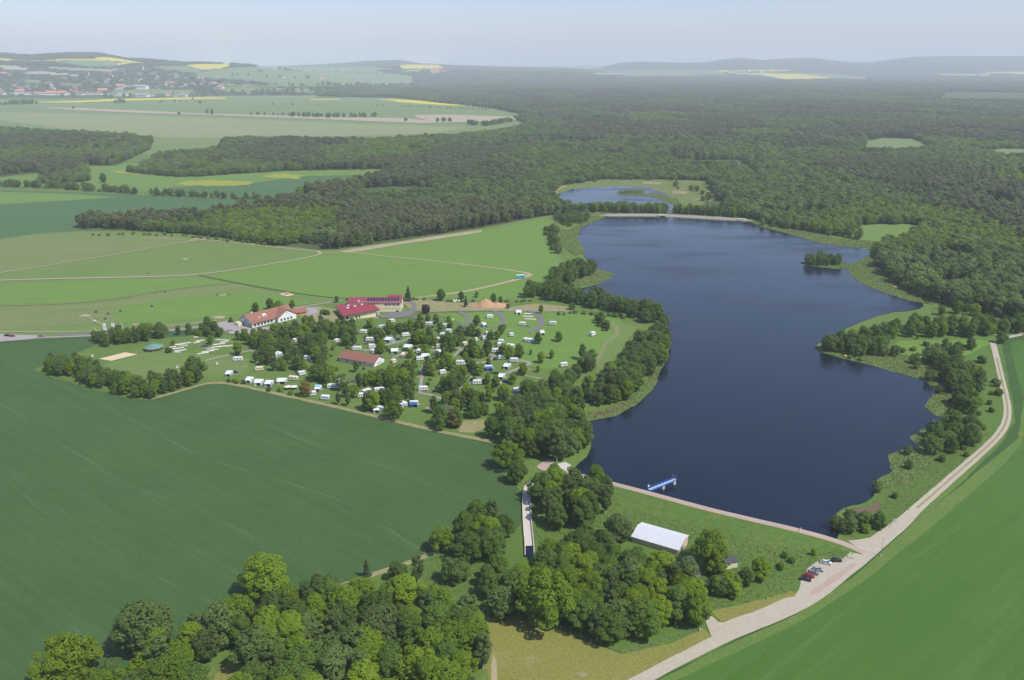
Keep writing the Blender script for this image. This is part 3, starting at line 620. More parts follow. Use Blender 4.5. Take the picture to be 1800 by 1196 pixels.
for a_, b_ in ((845, 629), (700, 672), (736, 664), (690, 676), (808, 659), (838, 690), (905, 690), (655, 700), (430, 645), (770, 700), (930, 650), (770, 618)):
    sheet('worn_patch', [(a_ - 7, b_), (a_, b_ - 1.6), (a_ + 7, b_), (a_ - 1, b_ + 1.6)], M['dry'], 5.2, .8, 2)
sheet('volleyball_sand', [(174, 632), (196, 635.5), (242, 624), (220, 620.5)], M['sand'], 7, .2, 4)
# spillway chute: concrete trough with side walls
def ground_z(x, y):
    h = BV.ray_cast(Vector((x, y, 400)), Vector((0, 0, -1)))
    return h[0].z if h[0] else terr(x, y)

# dam: a long ridge, crest road on top
def ridge(name, crest_px, zs, half, up, down, mat_top, mat_up, mat_down, toe_up=-.3):
    cr = [P(a, b, z) for (a, b), z in zip(crest_px, zs)]
    cr = smooth_line(cr, 2)
    out = [cr[0]]
    for a, b in zip(cr, cr[1:]):
        k = max(1, int((b - a).length / 3))
        for j in range(1, k + 1): out.append(a.lerp(b, j / k))
    n = len(out); rows = []
    for i, p in enumerate(out):
        d = out[min(i + 1, n - 1)] - out[max(i - 1, 0)]; d.z = 0; d.normalize()
        nrm = Vector((-d.y, d.x, 0))                      # towards the water (left of travel)
        f = .35 * noise.noise(Vector((p.x * .12, p.y * .12, 0)))
        g = .5 * noise.noise(Vector((p.x * .1, p.y * .1, 7)))
        k = max(p.z, .3)
        rows.append([p + nrm * (half + up * k) + Vector((0, 0, toe_up - p.z)), p + nrm * (half + .2 + f * .4), p + nrm * (half + f * .3), p - nrm * (half - f * .3),
                     p - nrm * (half + .25 + g), p - nrm * (half + down * k * .5 + g) + Vector((0, 0, -p.z * .55)), p - nrm * (half + down * k) + Vector((0, 0, -.05 - p.z))])
    mb = MB(); vs = [v for r in rows for v in r]; W_ = 7
    cols = [mat_up, mat_up, mat_top, mat_down, mat_down, mat_down]
    o_ = len(mb.v); mb.v += [tuple(v) for v in vs]; allf = []
    for i in range(n - 1):
        for j in range(W_ - 1):
            f = (i * W_ + j, i * W_ + j + 1, (i + 1) * W_ + j + 1, (i + 1) * W_ + j)
            A, B, Cc = (Vector(vs[q]) for q in f[:3])
            if (B - A).cross(Cc - A).z < 0: f = tuple(reversed(f))
            mb.f.append(f); mb.m.append(mb.mi(cols[j])); allf.append(f)
    o = mb.obj(name); o['kind'] = 'structure'; reg(vs, allf)
    return out
dam_line = ridge('dam', [(985, 829), (1030, 838), (1070, 849), (1140, 867), (1220, 889), (1300, 909), (1380, 927), (1440, 942), (1490, 958), (1520, 972)],
                 [.4, 1.2, 2.4, 2.6, 2.6, 2.6, 2.6, 2.0, .9, .3], 1.7, 1.4, 5.5, M['gravel_pink'], M['concrete'], M['rough_grass'])
far_dam = ridge('far_dam', [(1325, 389), (1300, 384), (1230, 380), (1160, 376), (1075, 376), (1050, 380)], [.5, 2.6, 2.6, 2.6, 2.6, .5], 2.5, 2.2, 3, M['dry'], M['lane'], M['rough_grass'])
BV = None
def rebuild():
    global BV
    vs = []; fs = []
    for v, f in SOLID:
        o = len(vs); vs += v; fs += [tuple(i + o for i in q) for q in f]
    BV = BVHTree.FromPolygons(vs, fs)
rebuild()
def on(px, py, dz=0.0):
    p = P(px, py)
    return Vector((p.x, p.y, ground_z(p.x, p.y) + dz)) if p.y < 5400 else p
# ------------------------------------------------------------------ what stands on the camp site (surveyed picture points of the ground contact)
G_CAMP = 'caravans and motorhomes pitched on the camp site'
CAMP = [  # (column, row, length, heading, type, label)
    (419, 635, 6.8, 8, 'C', 'large white caravan alone on the lawn just right of the stepped miniature golf lanes'),
    (456, 652, 5.5, 12, 'K', 'caravan with beige awning below the dark trees left of the camp'),
    (491, 626, 5, -35, 'A', 'white caravan with grey awning half hidden in the trees below the restaurant'),
    (541, 633, 5.5, -10, 'C', 'white caravan in a gap of the trees left of the brown-roofed wash house'),
    (592, 603, 4.5, 60, 'C', 'white caravan seen end-on between round trees left of the wash house'),
    (628, 616, 6.5, 10, 'C', 'white caravan with three dark windows right behind the wash house roof'),
    (638, 587, 5.5, -8, 'A', 'white caravan with awning in the row below the red-roofed buildings, leftmost'),
    (650, 600, 6, -10, 'C', 'white caravan in front of a dark round tree, left of the bent camp lane'),
    (654, 612, 5, 25, 'C', 'short white caravan beside dark shade up the lane from the wash house'),
    (648, 574, 4.5, -5, 'C', 'small white caravan under the trees below the yellow building'),
    (672, 578, 5.5, -10, 'C', 'white caravan under a tree below the corner of the red-roofed hall'),
    (684, 600, 6, -8, 'A', 'white caravan with grey awning at the bend of the camp lane'),
    (689, 567, 5, 15, 'C', 'white caravan near the asphalt yard of the yellow building'),
    (713, 592, 6, 5, 'C', 'white caravan with small windows just above the left lane end'),
    (753, 573, 7, 5, 'C', 'white caravan behind a small bush, left one of the long pair'),
    (777, 576, 7, -3, 'C', 'white caravan with four dark windows, right one of the long pair'),
    (789, 586, 4.5, -10, 'M', 'white motorhome below the long pair of caravans'),
    (768, 601, 6, 20, 'M', 'white motorhome with dark windscreen band beside a round tree'),
    (778, 592, 4.5, 40, 'C', 'white caravan tucked behind the motorhome with dark windscreen'),
    (861, 560, 5.5, -3, 'A', 'white caravan with blue-grey awning between the first two asphalt loops'),
    (850, 574, 4, 5, 'E', 'small white caravan with turquoise awning below the middle asphalt loop'),
    (859, 590, 5, 10, 'L', 'white caravan with pale blue awning under the loop lane'),
    (854, 597, 6, 12, 'C', 'white caravan below the pale blue awning caravan'),
    (834, 601, 5, 35, 'A', 'white caravan with awning left of a round dark tree'),
    (817, 608, 4.5, 50, 'K', 'small cream caravan standing by the left lane fork'),
    (766, 612, 6.5, 8, 'K', 'long cream caravan beside the gravel lane in the camp middle'),
    (773, 622, 5.5, 10, 'A', 'white caravan with dark grey awning front in the camp middle'),
    (718, 613, 6.5, -5, 'W', 'white caravan with wide white awning next to a black car'),
    (694, 620, 6, -5, 'A', 'white caravan with grey awning above the wash house gable'),
    (657, 621, 4.5, 60, 'C', 'white caravan seen end-on directly behind the wash house ridge'),
    (709, 628, 4.5, 80, 'K', 'cream caravan seen end-on right of the wash house'),
    (748, 629, 6, -5, 'W', 'white caravan with white awning, camp middle, right of two paired caravans'),
    (738, 634, 5.5, 30, 'C', 'rounded white caravan, left of the two paired ones in the camp middle'),
    (736, 621, 4, 70, 'C', 'short white caravan peeking out left of a bright tree'),
    (873, 620, 7.5, -3, 'W', 'large pale caravan with cream awning above the right lane'),
    (881, 604, 4.5, 10, 'C', 'white caravan, upper one of the stacked pair near the right camp edge'),
    (878, 610, 4, 70, 'M', 'small white motorhome, lower one of the stacked pair near the right camp edge'),
    (897, 612, 6, -25, 'A', 'white caravan with dark awning right of the stacked pair'),
    (810, 642, 6, -20, 'M', 'white motorhome with a small yellow door mark beside the lane'),
    (859, 650, 6, -5, 'B', 'white caravan with bright blue awning on the right lane'),
    (882, 632, 5.5, 5, 'C', 'white caravan at the crossing of the right lanes'),
    (903, 637, 6, -15, 'A', 'white caravan with dark open awning right of the crossing'),
    (892, 647, 5, -10, 'A', 'white caravan with grey awning below the crossing, among bushes'),
    (912, 552, 5, -3, 'L', 'white caravan with pale blue awning at the top of the third asphalt loop'),
    (918, 573, 5.5, 0, 'C', 'white caravan standing with a silver car inside the third asphalt loop'),
    (971, 572, 6, -2, 'C', 'white caravan alone on the bright lawn right of the third asphalt loop'),
    (953, 588, 4, -10, 'A', 'small caravan with grey awning behind a tree below the third loop'),
    (924, 601, 4, 70, 'C', 'white caravan left in the pair below the third loop'),
    (931, 602, 4, 75, 'A', 'white caravan with grey awning, right in the pair below the third loop'),
    (899, 592, 3.5, 0, 'C', 'tiny white caravan behind bright trees left below the third loop'),
    (1042, 591, 4.5, 25, 'M', 'white motorhome by a grey-green bush near the lake-side trees'),
    (991, 645, 5.5, 10, 'C', 'white caravan at the tree edge on the lower right of the lawn'),
    (839, 676, 6, 8, 'C', 'white caravan beside the lane junction on the lower right'),
    (882, 665, 4.5, -30, 'A', 'caravan with pale blue-white awning next to a dark blue car'),
    (908, 690, 4.5, 40, 'A', 'pale caravan shaded by birches at the lower right of the camp'),
    (744, 687, 6, 3, 'C', 'white caravan near a black car at the lower lane end'),
    (728, 713, 5.5, 5, 'B', 'white caravan with blue striped awning at the lower lane end'),
    (709, 714, 5.5, -40, 'A', 'grey caravan awning pitch under trees left of the blue striped one'),
    (668, 690, 6.5, 25, 'M', 'long white motorhome parked near the field edge'),
    (645, 692, 6.5, 25, 'C', 'white caravan directly left of the long motorhome'),
    (636, 699, 4.5, 15, 'C', 'short white caravan, lowest of the three left of the dark tree'),
    (673, 724, 5.5, -25, 'M', 'white motorhome with a red window frame at the field edge'),
    (663, 723, 4.5, 10, 'G', 'caravan under a blue-green tarpaulin at the field edge'),
    (572, 703, 5.5, 3, 'C', 'white caravan at the field edge by a grey-green tree'),
    (585, 683, 7, 0, 'C', 'long white caravan with rounded ends above the field edge'),
    (598, 674, 5, 35, 'C', 'white caravan half behind trees above the long rounded one'),
    (549, 696, 5, 8, 'A', 'caravan with grey awning below the bronze-leaved tree'),
    (560, 686, 4.5, 0, 'G', 'grey awning caravan with dark open front right of the bronze tree'),
    (516, 669, 7, -2, 'K', 'long cream caravan in the row above the field edge'),
    (531, 660, 5, 45, 'A', 'white caravan turned across behind the long cream one'),
    (496, 673, 7, -5, 'A', 'caravan with big grey awning left of the long cream one'),
    (474, 677, 5.5, -8, 'A', 'caravan with grey awning and glazed side in the left end row'),
    (456, 675, 6, -5, 'W', 'caravan with two white awning roofs in the left end row'),
    (440, 671, 5, 3, 'W', 'flat white awning caravan leftmost in the row above the field'),
    (404, 660, 4.5, -5, 'A', 'grey trailer caravan beside the dark van at the western hedge'),
    (778, 658, 4.5, 10, 'C', 'white caravan roof showing over trees in the lower camp middle'),
    (742, 657, 4, 80, 'C', 'narrow white caravan between birches in the lower camp middle'),
    (752, 657, 4.5, 5, 'C', 'pale caravan under birches in the lower camp middle'),
    (692, 639, 4, 60, 'K', 'small beige caravan just right of the wash house gable'),
    (519, 602, 3.5, 60, 'C', 'small white caravan by the trees right of the restaurant yard'),
]
CARS = [  # (column, row, heading, colour, label)
    (700, 598, 0, 'blue', 'dark blue car beside the grey awning at the lane bend'),
    (731, 613, 20, 'black', 'black car parked right of the wide white awning'),
    (712, 617, 0, 'black', 'black car in front of the wide white awning'),
    (765, 625, 0, 'grey', 'grey car below the cream caravan in the camp middle'),
    (766, 690, 5, 'black', 'black car alone on the grass near the lower lane end'),
    (774, 645, 5, 'grey', 'grey car in tree shade in the camp middle'),
    (812, 673, -5, 'black', 'black car right of a bright tree on the lower lane'),
    (826, 655, 0, 'black', 'black car between trees left of the blue awning'),
    (873, 658, 0, 'black', 'black car just right of the blue awning'),
    (889, 672, -5, 'blue', 'dark blue car by the pale blue-white awning'),
    (929, 575, -15, 'silver', 'silver car behind the caravan inside the third loop'),
    (623, 672, 0, 'grey', 'dark grey car in tree shade above the field edge'),
    (550, 638, 0, 'grey', 'dark car under trees left of the wash house'),
    (645, 606, 0, 'grey', 'grey car between two caravans behind the wash house'),
    (406, 566, 35, 'green', 'car parked under the small tree at the restaurant yard'),
    (404, 583, 50, 'silver', 'pale car behind a bush at the lower edge of the yard'),
    (413, 656, -5, 'blue', 'dark blue van-like car at the western hedge of the camp'),
    (13, 592, 0, 'black', 'black car on the gravel yard at the left picture edge'),
    (22, 593, 0, 'red', 'red car next to the black one at the left picture edge'),
    (73, 593, 8, 'grey', 'dark grey car alone on the country road at the left'),
    (1452, 992, -24, 'white', 'white car in the parking row beside the junction'),
    (1470, 988, 0, 'black', 'black car rightmost in the parking row'),
    (1438, 1004, -22, 'silver', 'silver car below the white one in the parking row'),
    (1429, 1010, -22, 'grey', 'blue-grey car between the silver and the red car'),
    (1422, 1015, -20, 'red', 'red car in the parking row near the gravel road'),
    (1416, 1021, -22, 'black', 'black car at the lower left end of the parking row'),
    (1006, 537, 0, 'grey', 'dark trailer car at the sandy bank near the lake trees'),
    (700, 548, 60, 'black', 'dark car in the shade at the hall entrance'),
    (660, 560, 10, 'white', 'white car behind a tree by the hall'),
    (515, 547, 0, 'silver', 'silver car between the restaurant and the wooden lodge'),
]
PROT = [(a, b, 7) for a, b, *_ in CAMP] + [(a, b, 5) for a, b, *_ in CARS] + \
       [(x, 560, 14) for x in range(420, 520, 12)] + [(x, y, 12) for x in range(590, 710, 10) for y in (530, 545, 556)] + \
       [(x, y, 9) for x in range(597, 692, 8) for y in (622, 634, 643)] + [(x, y, 12) for x in range(1120, 1225, 12) for y in (938, 955)] + \
       [(1205, 970, 12), (1288, 992, 14), (271, 612, 18), (1212, 985, 5), (1226, 1010, 5), (930, 900, 9), (930, 940, 9), (930, 965, 8), (930, 978, 8), (985, 820, 10), (955, 820, 8)]
PROT = np.array(PROT, float)

# ------------------------------------------------------------------ trees
def crown(name, lobes, n, leaf, mat, seed, up=.65, rnddir=.34):
    r = np.random.RandomState(seed); L = np.array(lobes, float)
    wgt = (L[:, 3] * L[:, 4]); wgt /= wgt.sum(); got = []; tries = 0
    while sum(len(g[0]) for g in got) < n and tries < 12:
        k = r.choice(len(L), n, p=wgt); d = r.normal(size=(n, 3)); d /= np.linalg.norm(d, axis=1)[:, None]
        rad = r.uniform(.9, 1.05, n)[:, None]
        p = L[k, :3] + d * np.stack([L[k, 3], L[k, 3], L[k, 4]], 1) * rad
        ok = np.ones(n, bool)
        for c in L:
            q = (p - c[:3]) / np.array([c[3], c[3], c[4]]); ok &= np.linalg.norm(q, axis=1) > .82
        ok &= p[:, 2] > .05
        got.append((p[ok], d[ok])); tries += 1
    p = np.concatenate([g[0] for g in got])[:n]; d = np.concatenate([g[1] for g in got])[:n]; n = len(p)
    nr = d * (1 - rnddir) + r.normal(size=(n, 3)) * rnddir * .7; nr[:, 2] += up; nr /= np.linalg.norm(nr, axis=1)[:, None]
    a = np.cross(nr, r.normal(size=(n, 3))); a /= np.linalg.norm(a, axis=1)[:, None]; b = np.cross(nr, a)
    s = leaf * r.uniform(.55, 1.3, n)[:, None]; s2 = s * r.uniform(.6, 1, n)[:, None]
    q = np.stack([p - a * s, p - b * s2 + nr * s * .25, p + a * s, p + b * s2 + nr * s * .1], 1).reshape(-1, 3)
    me = bpy.data.meshes.new(name); me.from_pydata([tuple(v) for v in q], [], [tuple(range(4 * i, 4 * i + 4)) for i in range(n)])
    t = me.attributes.new('tone', 'FLOAT', 'FACE'); t.data.foreach_set('value', r.uniform(0, 1, n).astype('f'))
    me.materials.append(mat); me.update(); return me
def blob_lobes(seed, R0, z0, z1, n, rl, rh, shape='round'):
    q = random.Random(seed); out = []; cz = (z0 + z1) / 2; hz = (z1 - z0) / 2
    for i in range(n):
        a = i * 2.399 + q.uniform(-.4, .4); h = (i + .5) / n * 2 - 1; r = q.uniform(rl, rh)
        if shape == 'round': w_ = math.sqrt(max(0, 1 - abs(h) ** 2.2))
        elif shape == 'egg': w_ = math.sqrt(max(0, 1 - abs(h) ** 2.2)) * (1 - .25 * h)
        elif shape == 'cone': w_ = (1 - h) / 2 * .95 + .05; r *= .35 + .65 * (1 - h) / 2
        elif shape == 'tall': w_ = max(.15, 1 - abs(h) ** 2) ** .6
        else: w_ = 1
        rr = max(0, (R0 - r * .8)) * w_ * q.uniform(.62, 1.2) * (1 + .11 * math.sin(a * 1.0 + seed) + .1 * math.sin(2 * a + seed * 2))
        out.append((math.cos(a) * rr, math.sin(a) * rr, cz + h * (hz - r * .6), r, r * q.uniform(.7, .9)))
    if shape in ('round', 'egg'): out.append((0, 0, cz, R0 * .6, hz * .7))
    return out
def trunk_mesh(name, h, r0, mat, limbs, seed, R0, base=(0, 0), lean=.03, z0=.35):
    q = random.Random(seed); mb = MB(); top = (base[0] + q.uniform(-1, 1) * lean * h, base[1] + q.uniform(-1, 1) * lean * h, h)
    mb.tube((base[0], base[1], -.4), (base[0] * .6 + top[0] * .4, base[1] * .6 + top[1] * .4, h * .45), r0, r0 * .7, mat)
    mb.tube((base[0] * .6 + top[0] * .4, base[1] * .6 + top[1] * .4, h * .45), top, r0 * .7, r0 * .2, mat)
    for i in range(limbs):
        a = i * 2.4 + q.random(); z = h * (z0 + .45 * i / max(1, limbs)); l = R0 * q.uniform(.5, .85)
        f = z / h; bx = base[0] + (top[0] - base[0]) * f; by = base[1] + (top[1] - base[1]) * f
        mb.tube((bx, by, z), (bx + math.cos(a) * l, by + math.sin(a) * l, z + l * q.uniform(.5, .9)), r0 * .35, r0 * .1, mat, 5)
    return mb
KINDS = {}
def add_kind(k, H0, variants): KINDS[k] = (H0, variants)
def var(crn, trk): return (crn, trk)
def mk(kind, name, H0, R0, z0, n, rl, rh, shape, leafn, leaf, mat, bark, tr, nvar, seed, **kw):
    vs = []
    for i in range(nvar):
        lb = blob_lobes(seed + i, R0 * (1 + .12 * (i - 1)), z0, H0, n, rl, rh, shape)
        vs.append((crown(name + '_crown', lb, leafn, leaf, M[mat], seed + i * 17, **kw), trunk_mesh('trunk', H0 * .8, tr, M[bark], 5, seed + i, R0).mesh('trunk')))
    add_kind(kind, H0, (name, vs))
mk('broad', 'broadleaf_tree', 15, 5.6, 1.6, 40, .9, 2.2, 'egg', 7200, .36, 'f_broad', 'bark', .35, 5, 100)
mk('dark', 'broadleaf_tree', 15, 5.0, 1.0, 36, .9, 2.2, 'egg', 6400, .36, 'f_dark', 'bark', .35, 5, 200)
mk('birch', 'birch_tree', 15, 3.7, 2.4, 26, .7, 1.6, 'tall', 2700, .36, 'f_birch', 'bark_birch', .26, 3, 300, up=.35)
mk('willow', 'willow_tree', 11, 5.2, .5, 26, 1.0, 2.1, 'round', 4000, .34, 'f_willow', 'bark', .4, 3, 400, up=.5)
mk('conifer', 'conifer_tree', 13, 3.2, .5, 26, 1.0, 1.5, 'cone', 3000, .34, 'f_conifer', 'bark', .25, 2, 500, up=0)
mk('pine', 'pine_tree', 17, 3.4, 8.5, 12, 1.1, 1.7, 'round', 1800, .4, 'f_pine', 'bark_pine', .28, 2, 600)
mk('young', 'young_tree', 7.5, 2.5, .9, 11, .9, 1.35, 'egg', 1700, .33, 'f_broad', 'bark', .14, 3, 700)
mk('youngdark', 'young_tree', 7.5, 2.4, .9, 11, .9, 1.35, 'egg', 1700, .33, 'f_dark', 'bark', .14, 2, 730)
mk('purple', 'purple_leaved_tree', 8.5, 3.8, .8, 12, 1.1, 1.8, 'round', 2200, .36, 'f_purple', 'bark', .2, 1, 760)
mk('bronze', 'bronze_leaved_tree', 10, 4.4, .6, 14, 1.2, 1.9, 'round', 2600, .38, 'f_bronze', 'bark', .22, 1, 780)
mk('blossom', 'blossoming_shrub', 5, 2.6, .2, 9, .8, 1.3, 'round', 1300, .3, 'f_blossom', 'bark', .1, 1, 790)
mk('shrub', 'shrub', 4, 2.6, -.2, 10, .9, 1.4, 'round', 1500, .3, 'f_dark', 'bark', .08, 2, 800)
mk('shrubb', 'shrub', 4, 2.6, -.2, 10, .9, 1.4, 'round', 1500, .3, 'f_broad', 'bark', .08, 2, 820)
NOUN = {'broad': 'bright broadleaf tree', 'dark': 'dark broadleaf tree', 'birch': 'pale feathery birch', 'willow': 'grey-green round willow', 'conifer': 'dark pointed conifer', 'pine': 'brownish tall pine',
        'young': 'small bright tree', 'youngdark': 'small dark tree', 'purple': 'round purple tree', 'bronze': 'round bronze tree', 'blossom': 'white blossoming shrub', 'shrub': 'round dark shrub', 'shrubb': 'round bright shrub'}
CAT = {'broad': 'tree', 'dark': 'tree', 'birch': 'birch', 'willow': 'willow', 'conifer': 'conifer', 'pine': 'pine', 'young': 'young tree', 'youngdark': 'young tree', 'purple': 'tree', 'bronze': 'tree', 'blossom': 'shrub', 'shrub': 'shrub', 'shrubb': 'shrub'}
def plural(s): return s + 'es' if s.endswith('ch') else s + 's'

TREES = []     # x, y, kind, height, label, group
def one(px, py, kind, h, label):
    p = P(px, py); TREES.append((p.x, p.y, kind, h, label, None, 1.0))
LN = np.array(LANES) if LANES else np.zeros((0, 3))
def cluster(place, px, spacing, kinds, h0, h1, exclude=(), protect=True, seed=0, wide=1.0):
    q = random.Random(hash(place) % 1000 + seed if False else seed + len(place))
    wp = [P(a, b) for a, b in px]; xs = [p.x for p in wp]; ys = [p.y for p in wp]
    wpoly = [(p.x, p.y) for p in wp]; ex = [[(P(a, b).x, P(a, b).y) for a, b in e] for e in exclude]
    y = min(ys); row = 0; names = [k for k, _ in kinds]; ws = [w_ for _, w_ in kinds]
    while y < max(ys):
        x = min(xs) + (row % 2) * spacing / 2
        while x < max(xs):
            X = x + q.uniform(-.38, .38) * spacing; Y = y + q.uniform(-.38, .38) * spacing; x += spacing
            k = q.choices(names, ws)[0]; h = q.uniform(h0, h1) * (.45 if k in ('shrub', 'shrubb', 'blossom') else 1); pr = q.random()
            if not pip(np.array([X]), np.array([Y]), wpoly)[0]: continue
            if any(pip(np.array([X]), np.array([Y]), e)[0] for e in ex): continue
            if len(LN) and ((LN[:, 0] - X) ** 2 + (LN[:, 1] - Y) ** 2 < (LN[:, 2] + 1.2) ** 2).any(): continue
            if protect:
                tx, ty = project(X, Y, 0); _, tt = project(X, Y, h); hw = h * .33 * .951 * (ty - 112) / 200
                hit = (np.abs(PROT[:, 0] - tx) < hw + PROT[:, 2] * .7) & (PROT[:, 1] < ty + 3) & (PROT[:, 1] > tt - 2)
                if hit.any() and (pr < .88 or (hit & (PROT[:, 2] > 7.5)).any()): continue
            TREES.append((X, Y, k, h, f'{NOUN[k]} {place}', f'{plural(NOUN[k])} {place}', wide))
        y += spacing * .87; row += 1

# distinctive single trees
one(470, 1058, 'broad', 20, 'big round bright tree standing above the dark crop at the wood top')
one(125, 1205, 'broad', 20, 'big bright green tree at the left end of the bottom wood')
one(255, 1150, 'willow', 20, 'tall olive crowned willow left in the bottom wood')
one(200, 1235, 'birch', 16, 'feathery birch between the leftmost bright tree and the olive willow')
one(288, 1200, 'birch', 19, 'birch with long white trunk below the olive willow')
one(645, 1016, 'conifer', 8.5, 'small pointed tree alone on the dry field margin')
one(893, 822, 'broad', 15, 'rounded tree at the crop corner, upper of two')
one(908, 850, 'dark', 13, 'rounded dark tree at the crop corner, lower of two')
one(979, 812, 'birch', 20, 'multi-stemmed birch with bright white trunks above the spillway')
one(974, 850, 'dark', 11, 'dark tree between the two gravel forecourts by the spillway')
one(1250, 995, 'broad', 16.5, 'tall bright green tree between white-roofed hall and small shed')
one(1306, 1022, 'dark', 5, 'small tree right in front of the shed')
one(1336, 1020, 'broad', 10, 'bushy bright tree right of the shed on the dam slope')
one(1312, 1028, 'dark', 8, 'dark bushy tree below the shed on the dam slope')
one(1282, 1050, 'young', 6.5, 'small bright bushy tree on the lower dam slope near the driveway')
one(1293, 1040, 'young', 7, 'bright bushy tree just above the lowest one on the slope')
one(1262, 1045, 'willow', 8, 'grey-green tree beside the pale driveway')
one(955, 1098, 'broad', 23, 'tallest light green tree at the left front of the copse by the hay meadow')
one(1222, 1100, 'broad', 15, 'rounded bright tree at the right tip of the copse, by the road')
one(1205, 1040, 'willow', 15, 'big grey-green tree in front of the white-roofed hall')
one(880, 1082, 'willow', 12, 'grey-green narrow tree left of the copse shade')
one(1105, 1040, 'willow', 15, 'pale grey-green tree in the middle of the copse')
one(1430, 977, 'young', 3.6, 'little bush alone on the dam slope above the parked cars')
one(1391, 990, 'shrub', 2.6, 'small round bush left of the parked cars')
one(718, 530, 'conifer', 13.5, 'pointed spruce right of the yellow two-storey building')
one(775, 529, 'dark', 11, 'broad dark round tree where the sandy path meets the camp')
one(811, 527, 'dark', 7.5, 'small round tree left of the gravel rocks')
one(819, 540, 'conifer', 9.5, 'narrow conifer left of the orange earth mound')
one(838, 523, 'young', 5.5, 'small round tree on the meadow behind the earth mound')
one(868, 531, 'dark', 8, 'round tree behind the earth mound, left of two')
one(880, 534, 'dark', 7, 'round tree behind the earth mound, right of two')
one(893, 543, 'willow', 4.5, 'grey bush right of the earth mound')
one(748, 552, 'purple', 8.5, 'round purple-leaved tree on the lawn edge')
one(951, 552, 'young', 7.5, 'bright tree at the top right of the third asphalt loop')
one(887, 581, 'young', 5.2, 'small tree at the lower end of the second loop')
one(982, 601, 'youngdark', 8, 'round dark tree right on the bright lawn')
one(946, 605, 'youngdark', 9, 'round dark tree with deep shade below the third loop')
one(912, 629, 'dark', 10, 'dark round tree right of the stacked caravan pair')
one(893, 630, 'broad', 10, 'bright tall tree next to the stacked caravan pair')
one(933, 624, 'young', 4, 'little tree on the lawn right of the round dark one')
one(951, 639, 'young', 8.5, 'bright tree with flat shade on the lower lawn, left of two')
one(970, 631, 'young', 6.5, 'dotted bright tree on the lower lawn, right of two')
one(920, 660, 'young', 9, 'bright tree at the lane end on the lower right')
one(946, 655, 'young', 5, 'small bright tree right of the lane end')
one(838, 573, 'youngdark', 8.5, 'narrow tree between the first and second loop')
one(769, 569, 'youngdark', 5.5, 'small round tree right above the long pair of caravans')
one(789, 566, 'young', 5, 'slim young tree on the lawn inside the first loop')
one(756, 598, 'conifer', 8, 'bushy conifer left of the motorhome with dark windscreen')
one(703, 588, 'youngdark', 9, 'dark oval tree below the asphalt yard')
one(684, 589, 'youngdark', 9, 'dark oval tree left of the other oval tree below the yard')
one(668, 598, 'dark', 9.5, 'broad grey-green tree left of the lane bend')
one(651, 577, 'young', 8.5, 'round tree in front of the red-roofed hall')
one(789, 612, 'dark', 12, 'tall dark tree right of the motorhome with dark windscreen')
one(803, 608, 'dark', 9, 'dark tree right of the tall dark one in the camp middle')
one(733, 606, 'broad', 11, 'broad bright tree at the end of the left lane')
one(670, 622, 'broad', 9, 'bright tree just behind the wash house ridge')
one(749, 626, 'young', 9, 'bright round tree between paired caravans in the middle')
one(722, 630, 'young', 7.5, 'bright tree right of the black car in the middle')
one(830, 625, 'dark', 10, 'green tree above the yellow-marked motorhome lane')
one(857, 621, 'dark', 10.5, 'dark round tree left of the large pale caravan')
one(820, 626, 'willow', 6, 'grey bush at the left lane fork')
one(778, 650, 'young', 8, 'bright round tree in the lower camp middle')
one(810, 672, 'broad', 12, 'bright tall tree left of the black car on the lower lane')
one(796, 693, 'dark', 13, 'dark broad tree at the lower lane end')
one(626, 655, 'birch', 8, 'slim birch with white trunk in front of the wash house')
one(688, 664, 'broad', 9, 'bright tree below right of the wash house gable')
one(785, 712, 'broad', 9, 'flat bright tree below the lower lane end')
one(537, 697, 'bronze', 10.5, 'round bronze-brown tree at the field edge of the camp')
one(801, 752, 'bronze', 10, 'bronze-brown tree at the field edge by the sandy patch')
one(786, 738, 'blossom', 9, 'shrub in whitish blossom beside the bronze tree near the sandy patch')
one(672, 716, 'dark', 12, 'dark broad tree above the camp motorhome with a red window frame')
one(650, 722, 'dark', 13, 'dark broad tree at the field edge left of the red-framed motorhome')
one(595, 712, 'birch', 8, 'grey-green pointed small tree at the field edge, left one')
one(612, 714, 'birch', 8, 'grey-green pointed small tree at the field edge, right one')
one(864, 770, 'dark', 13, 'dark upright tree right of the sandy patch at the field edge')
one(342, 670, 'dark', 17, 'big dark round tree at the right end of the sports lawn')
one(327, 668, 'bronze', 8, 'brownish bush below the big dark round tree')
one(419, 625, 'young', 10, 'narrow bright tree rising above the large white caravan')
one(371, 606, 'youngdark', 7.5, 'narrow dark tree by the miniature golf lanes')
one(305, 608, 'young', 4.5, 'small bright tree near the miniature golf lanes')
one(297, 620, 'shrub', 4, 'round dark bush left of the golf lanes')
one(366, 575, 'dark', 9, 'round dark tree left of the paved restaurant yard')
one(450, 548, 'dark', 8, 'dark round tree behind the restaurant, left of three')
one(475, 545, 'dark', 10, 'dark round tree behind the restaurant, middle of three')
one(490, 543, 'broad', 7.5, 'green round tree behind the restaurant, right of three')
one(514, 543, 'youngdark', 7.5, 'round tree with dark shade beside the lane behind the restaurant')
one(592, 532, 'youngdark', 6, 'small tree at the left end of the yellow building')
one(575, 554, 'shrub', 4.5, 'dark rounded bushes left of the red-roofed hall')
one(568, 552, 'shrubb', 4, 'bright low bush left of the red-roofed hall')
one(406, 568, 'youngdark', 4.5, 'small tree at the corner of the restaurant yard')
one(491, 582, 'willow', 6, 'greyish bush against the restaurant gable wall')
one(1573, 626, 'dark', 8, 'dark egg-shaped tree alone on the peninsula lawn')
one(1606, 640, 'willow', 7, 'dense round willow on the peninsula lawn')
one(1612, 597, 'young', 4, 'little pale tree alone behind the peninsula lawn')
one(1705, 615, 'dark', 9, 'rounded grey tree at the end of the peninsula lawn')
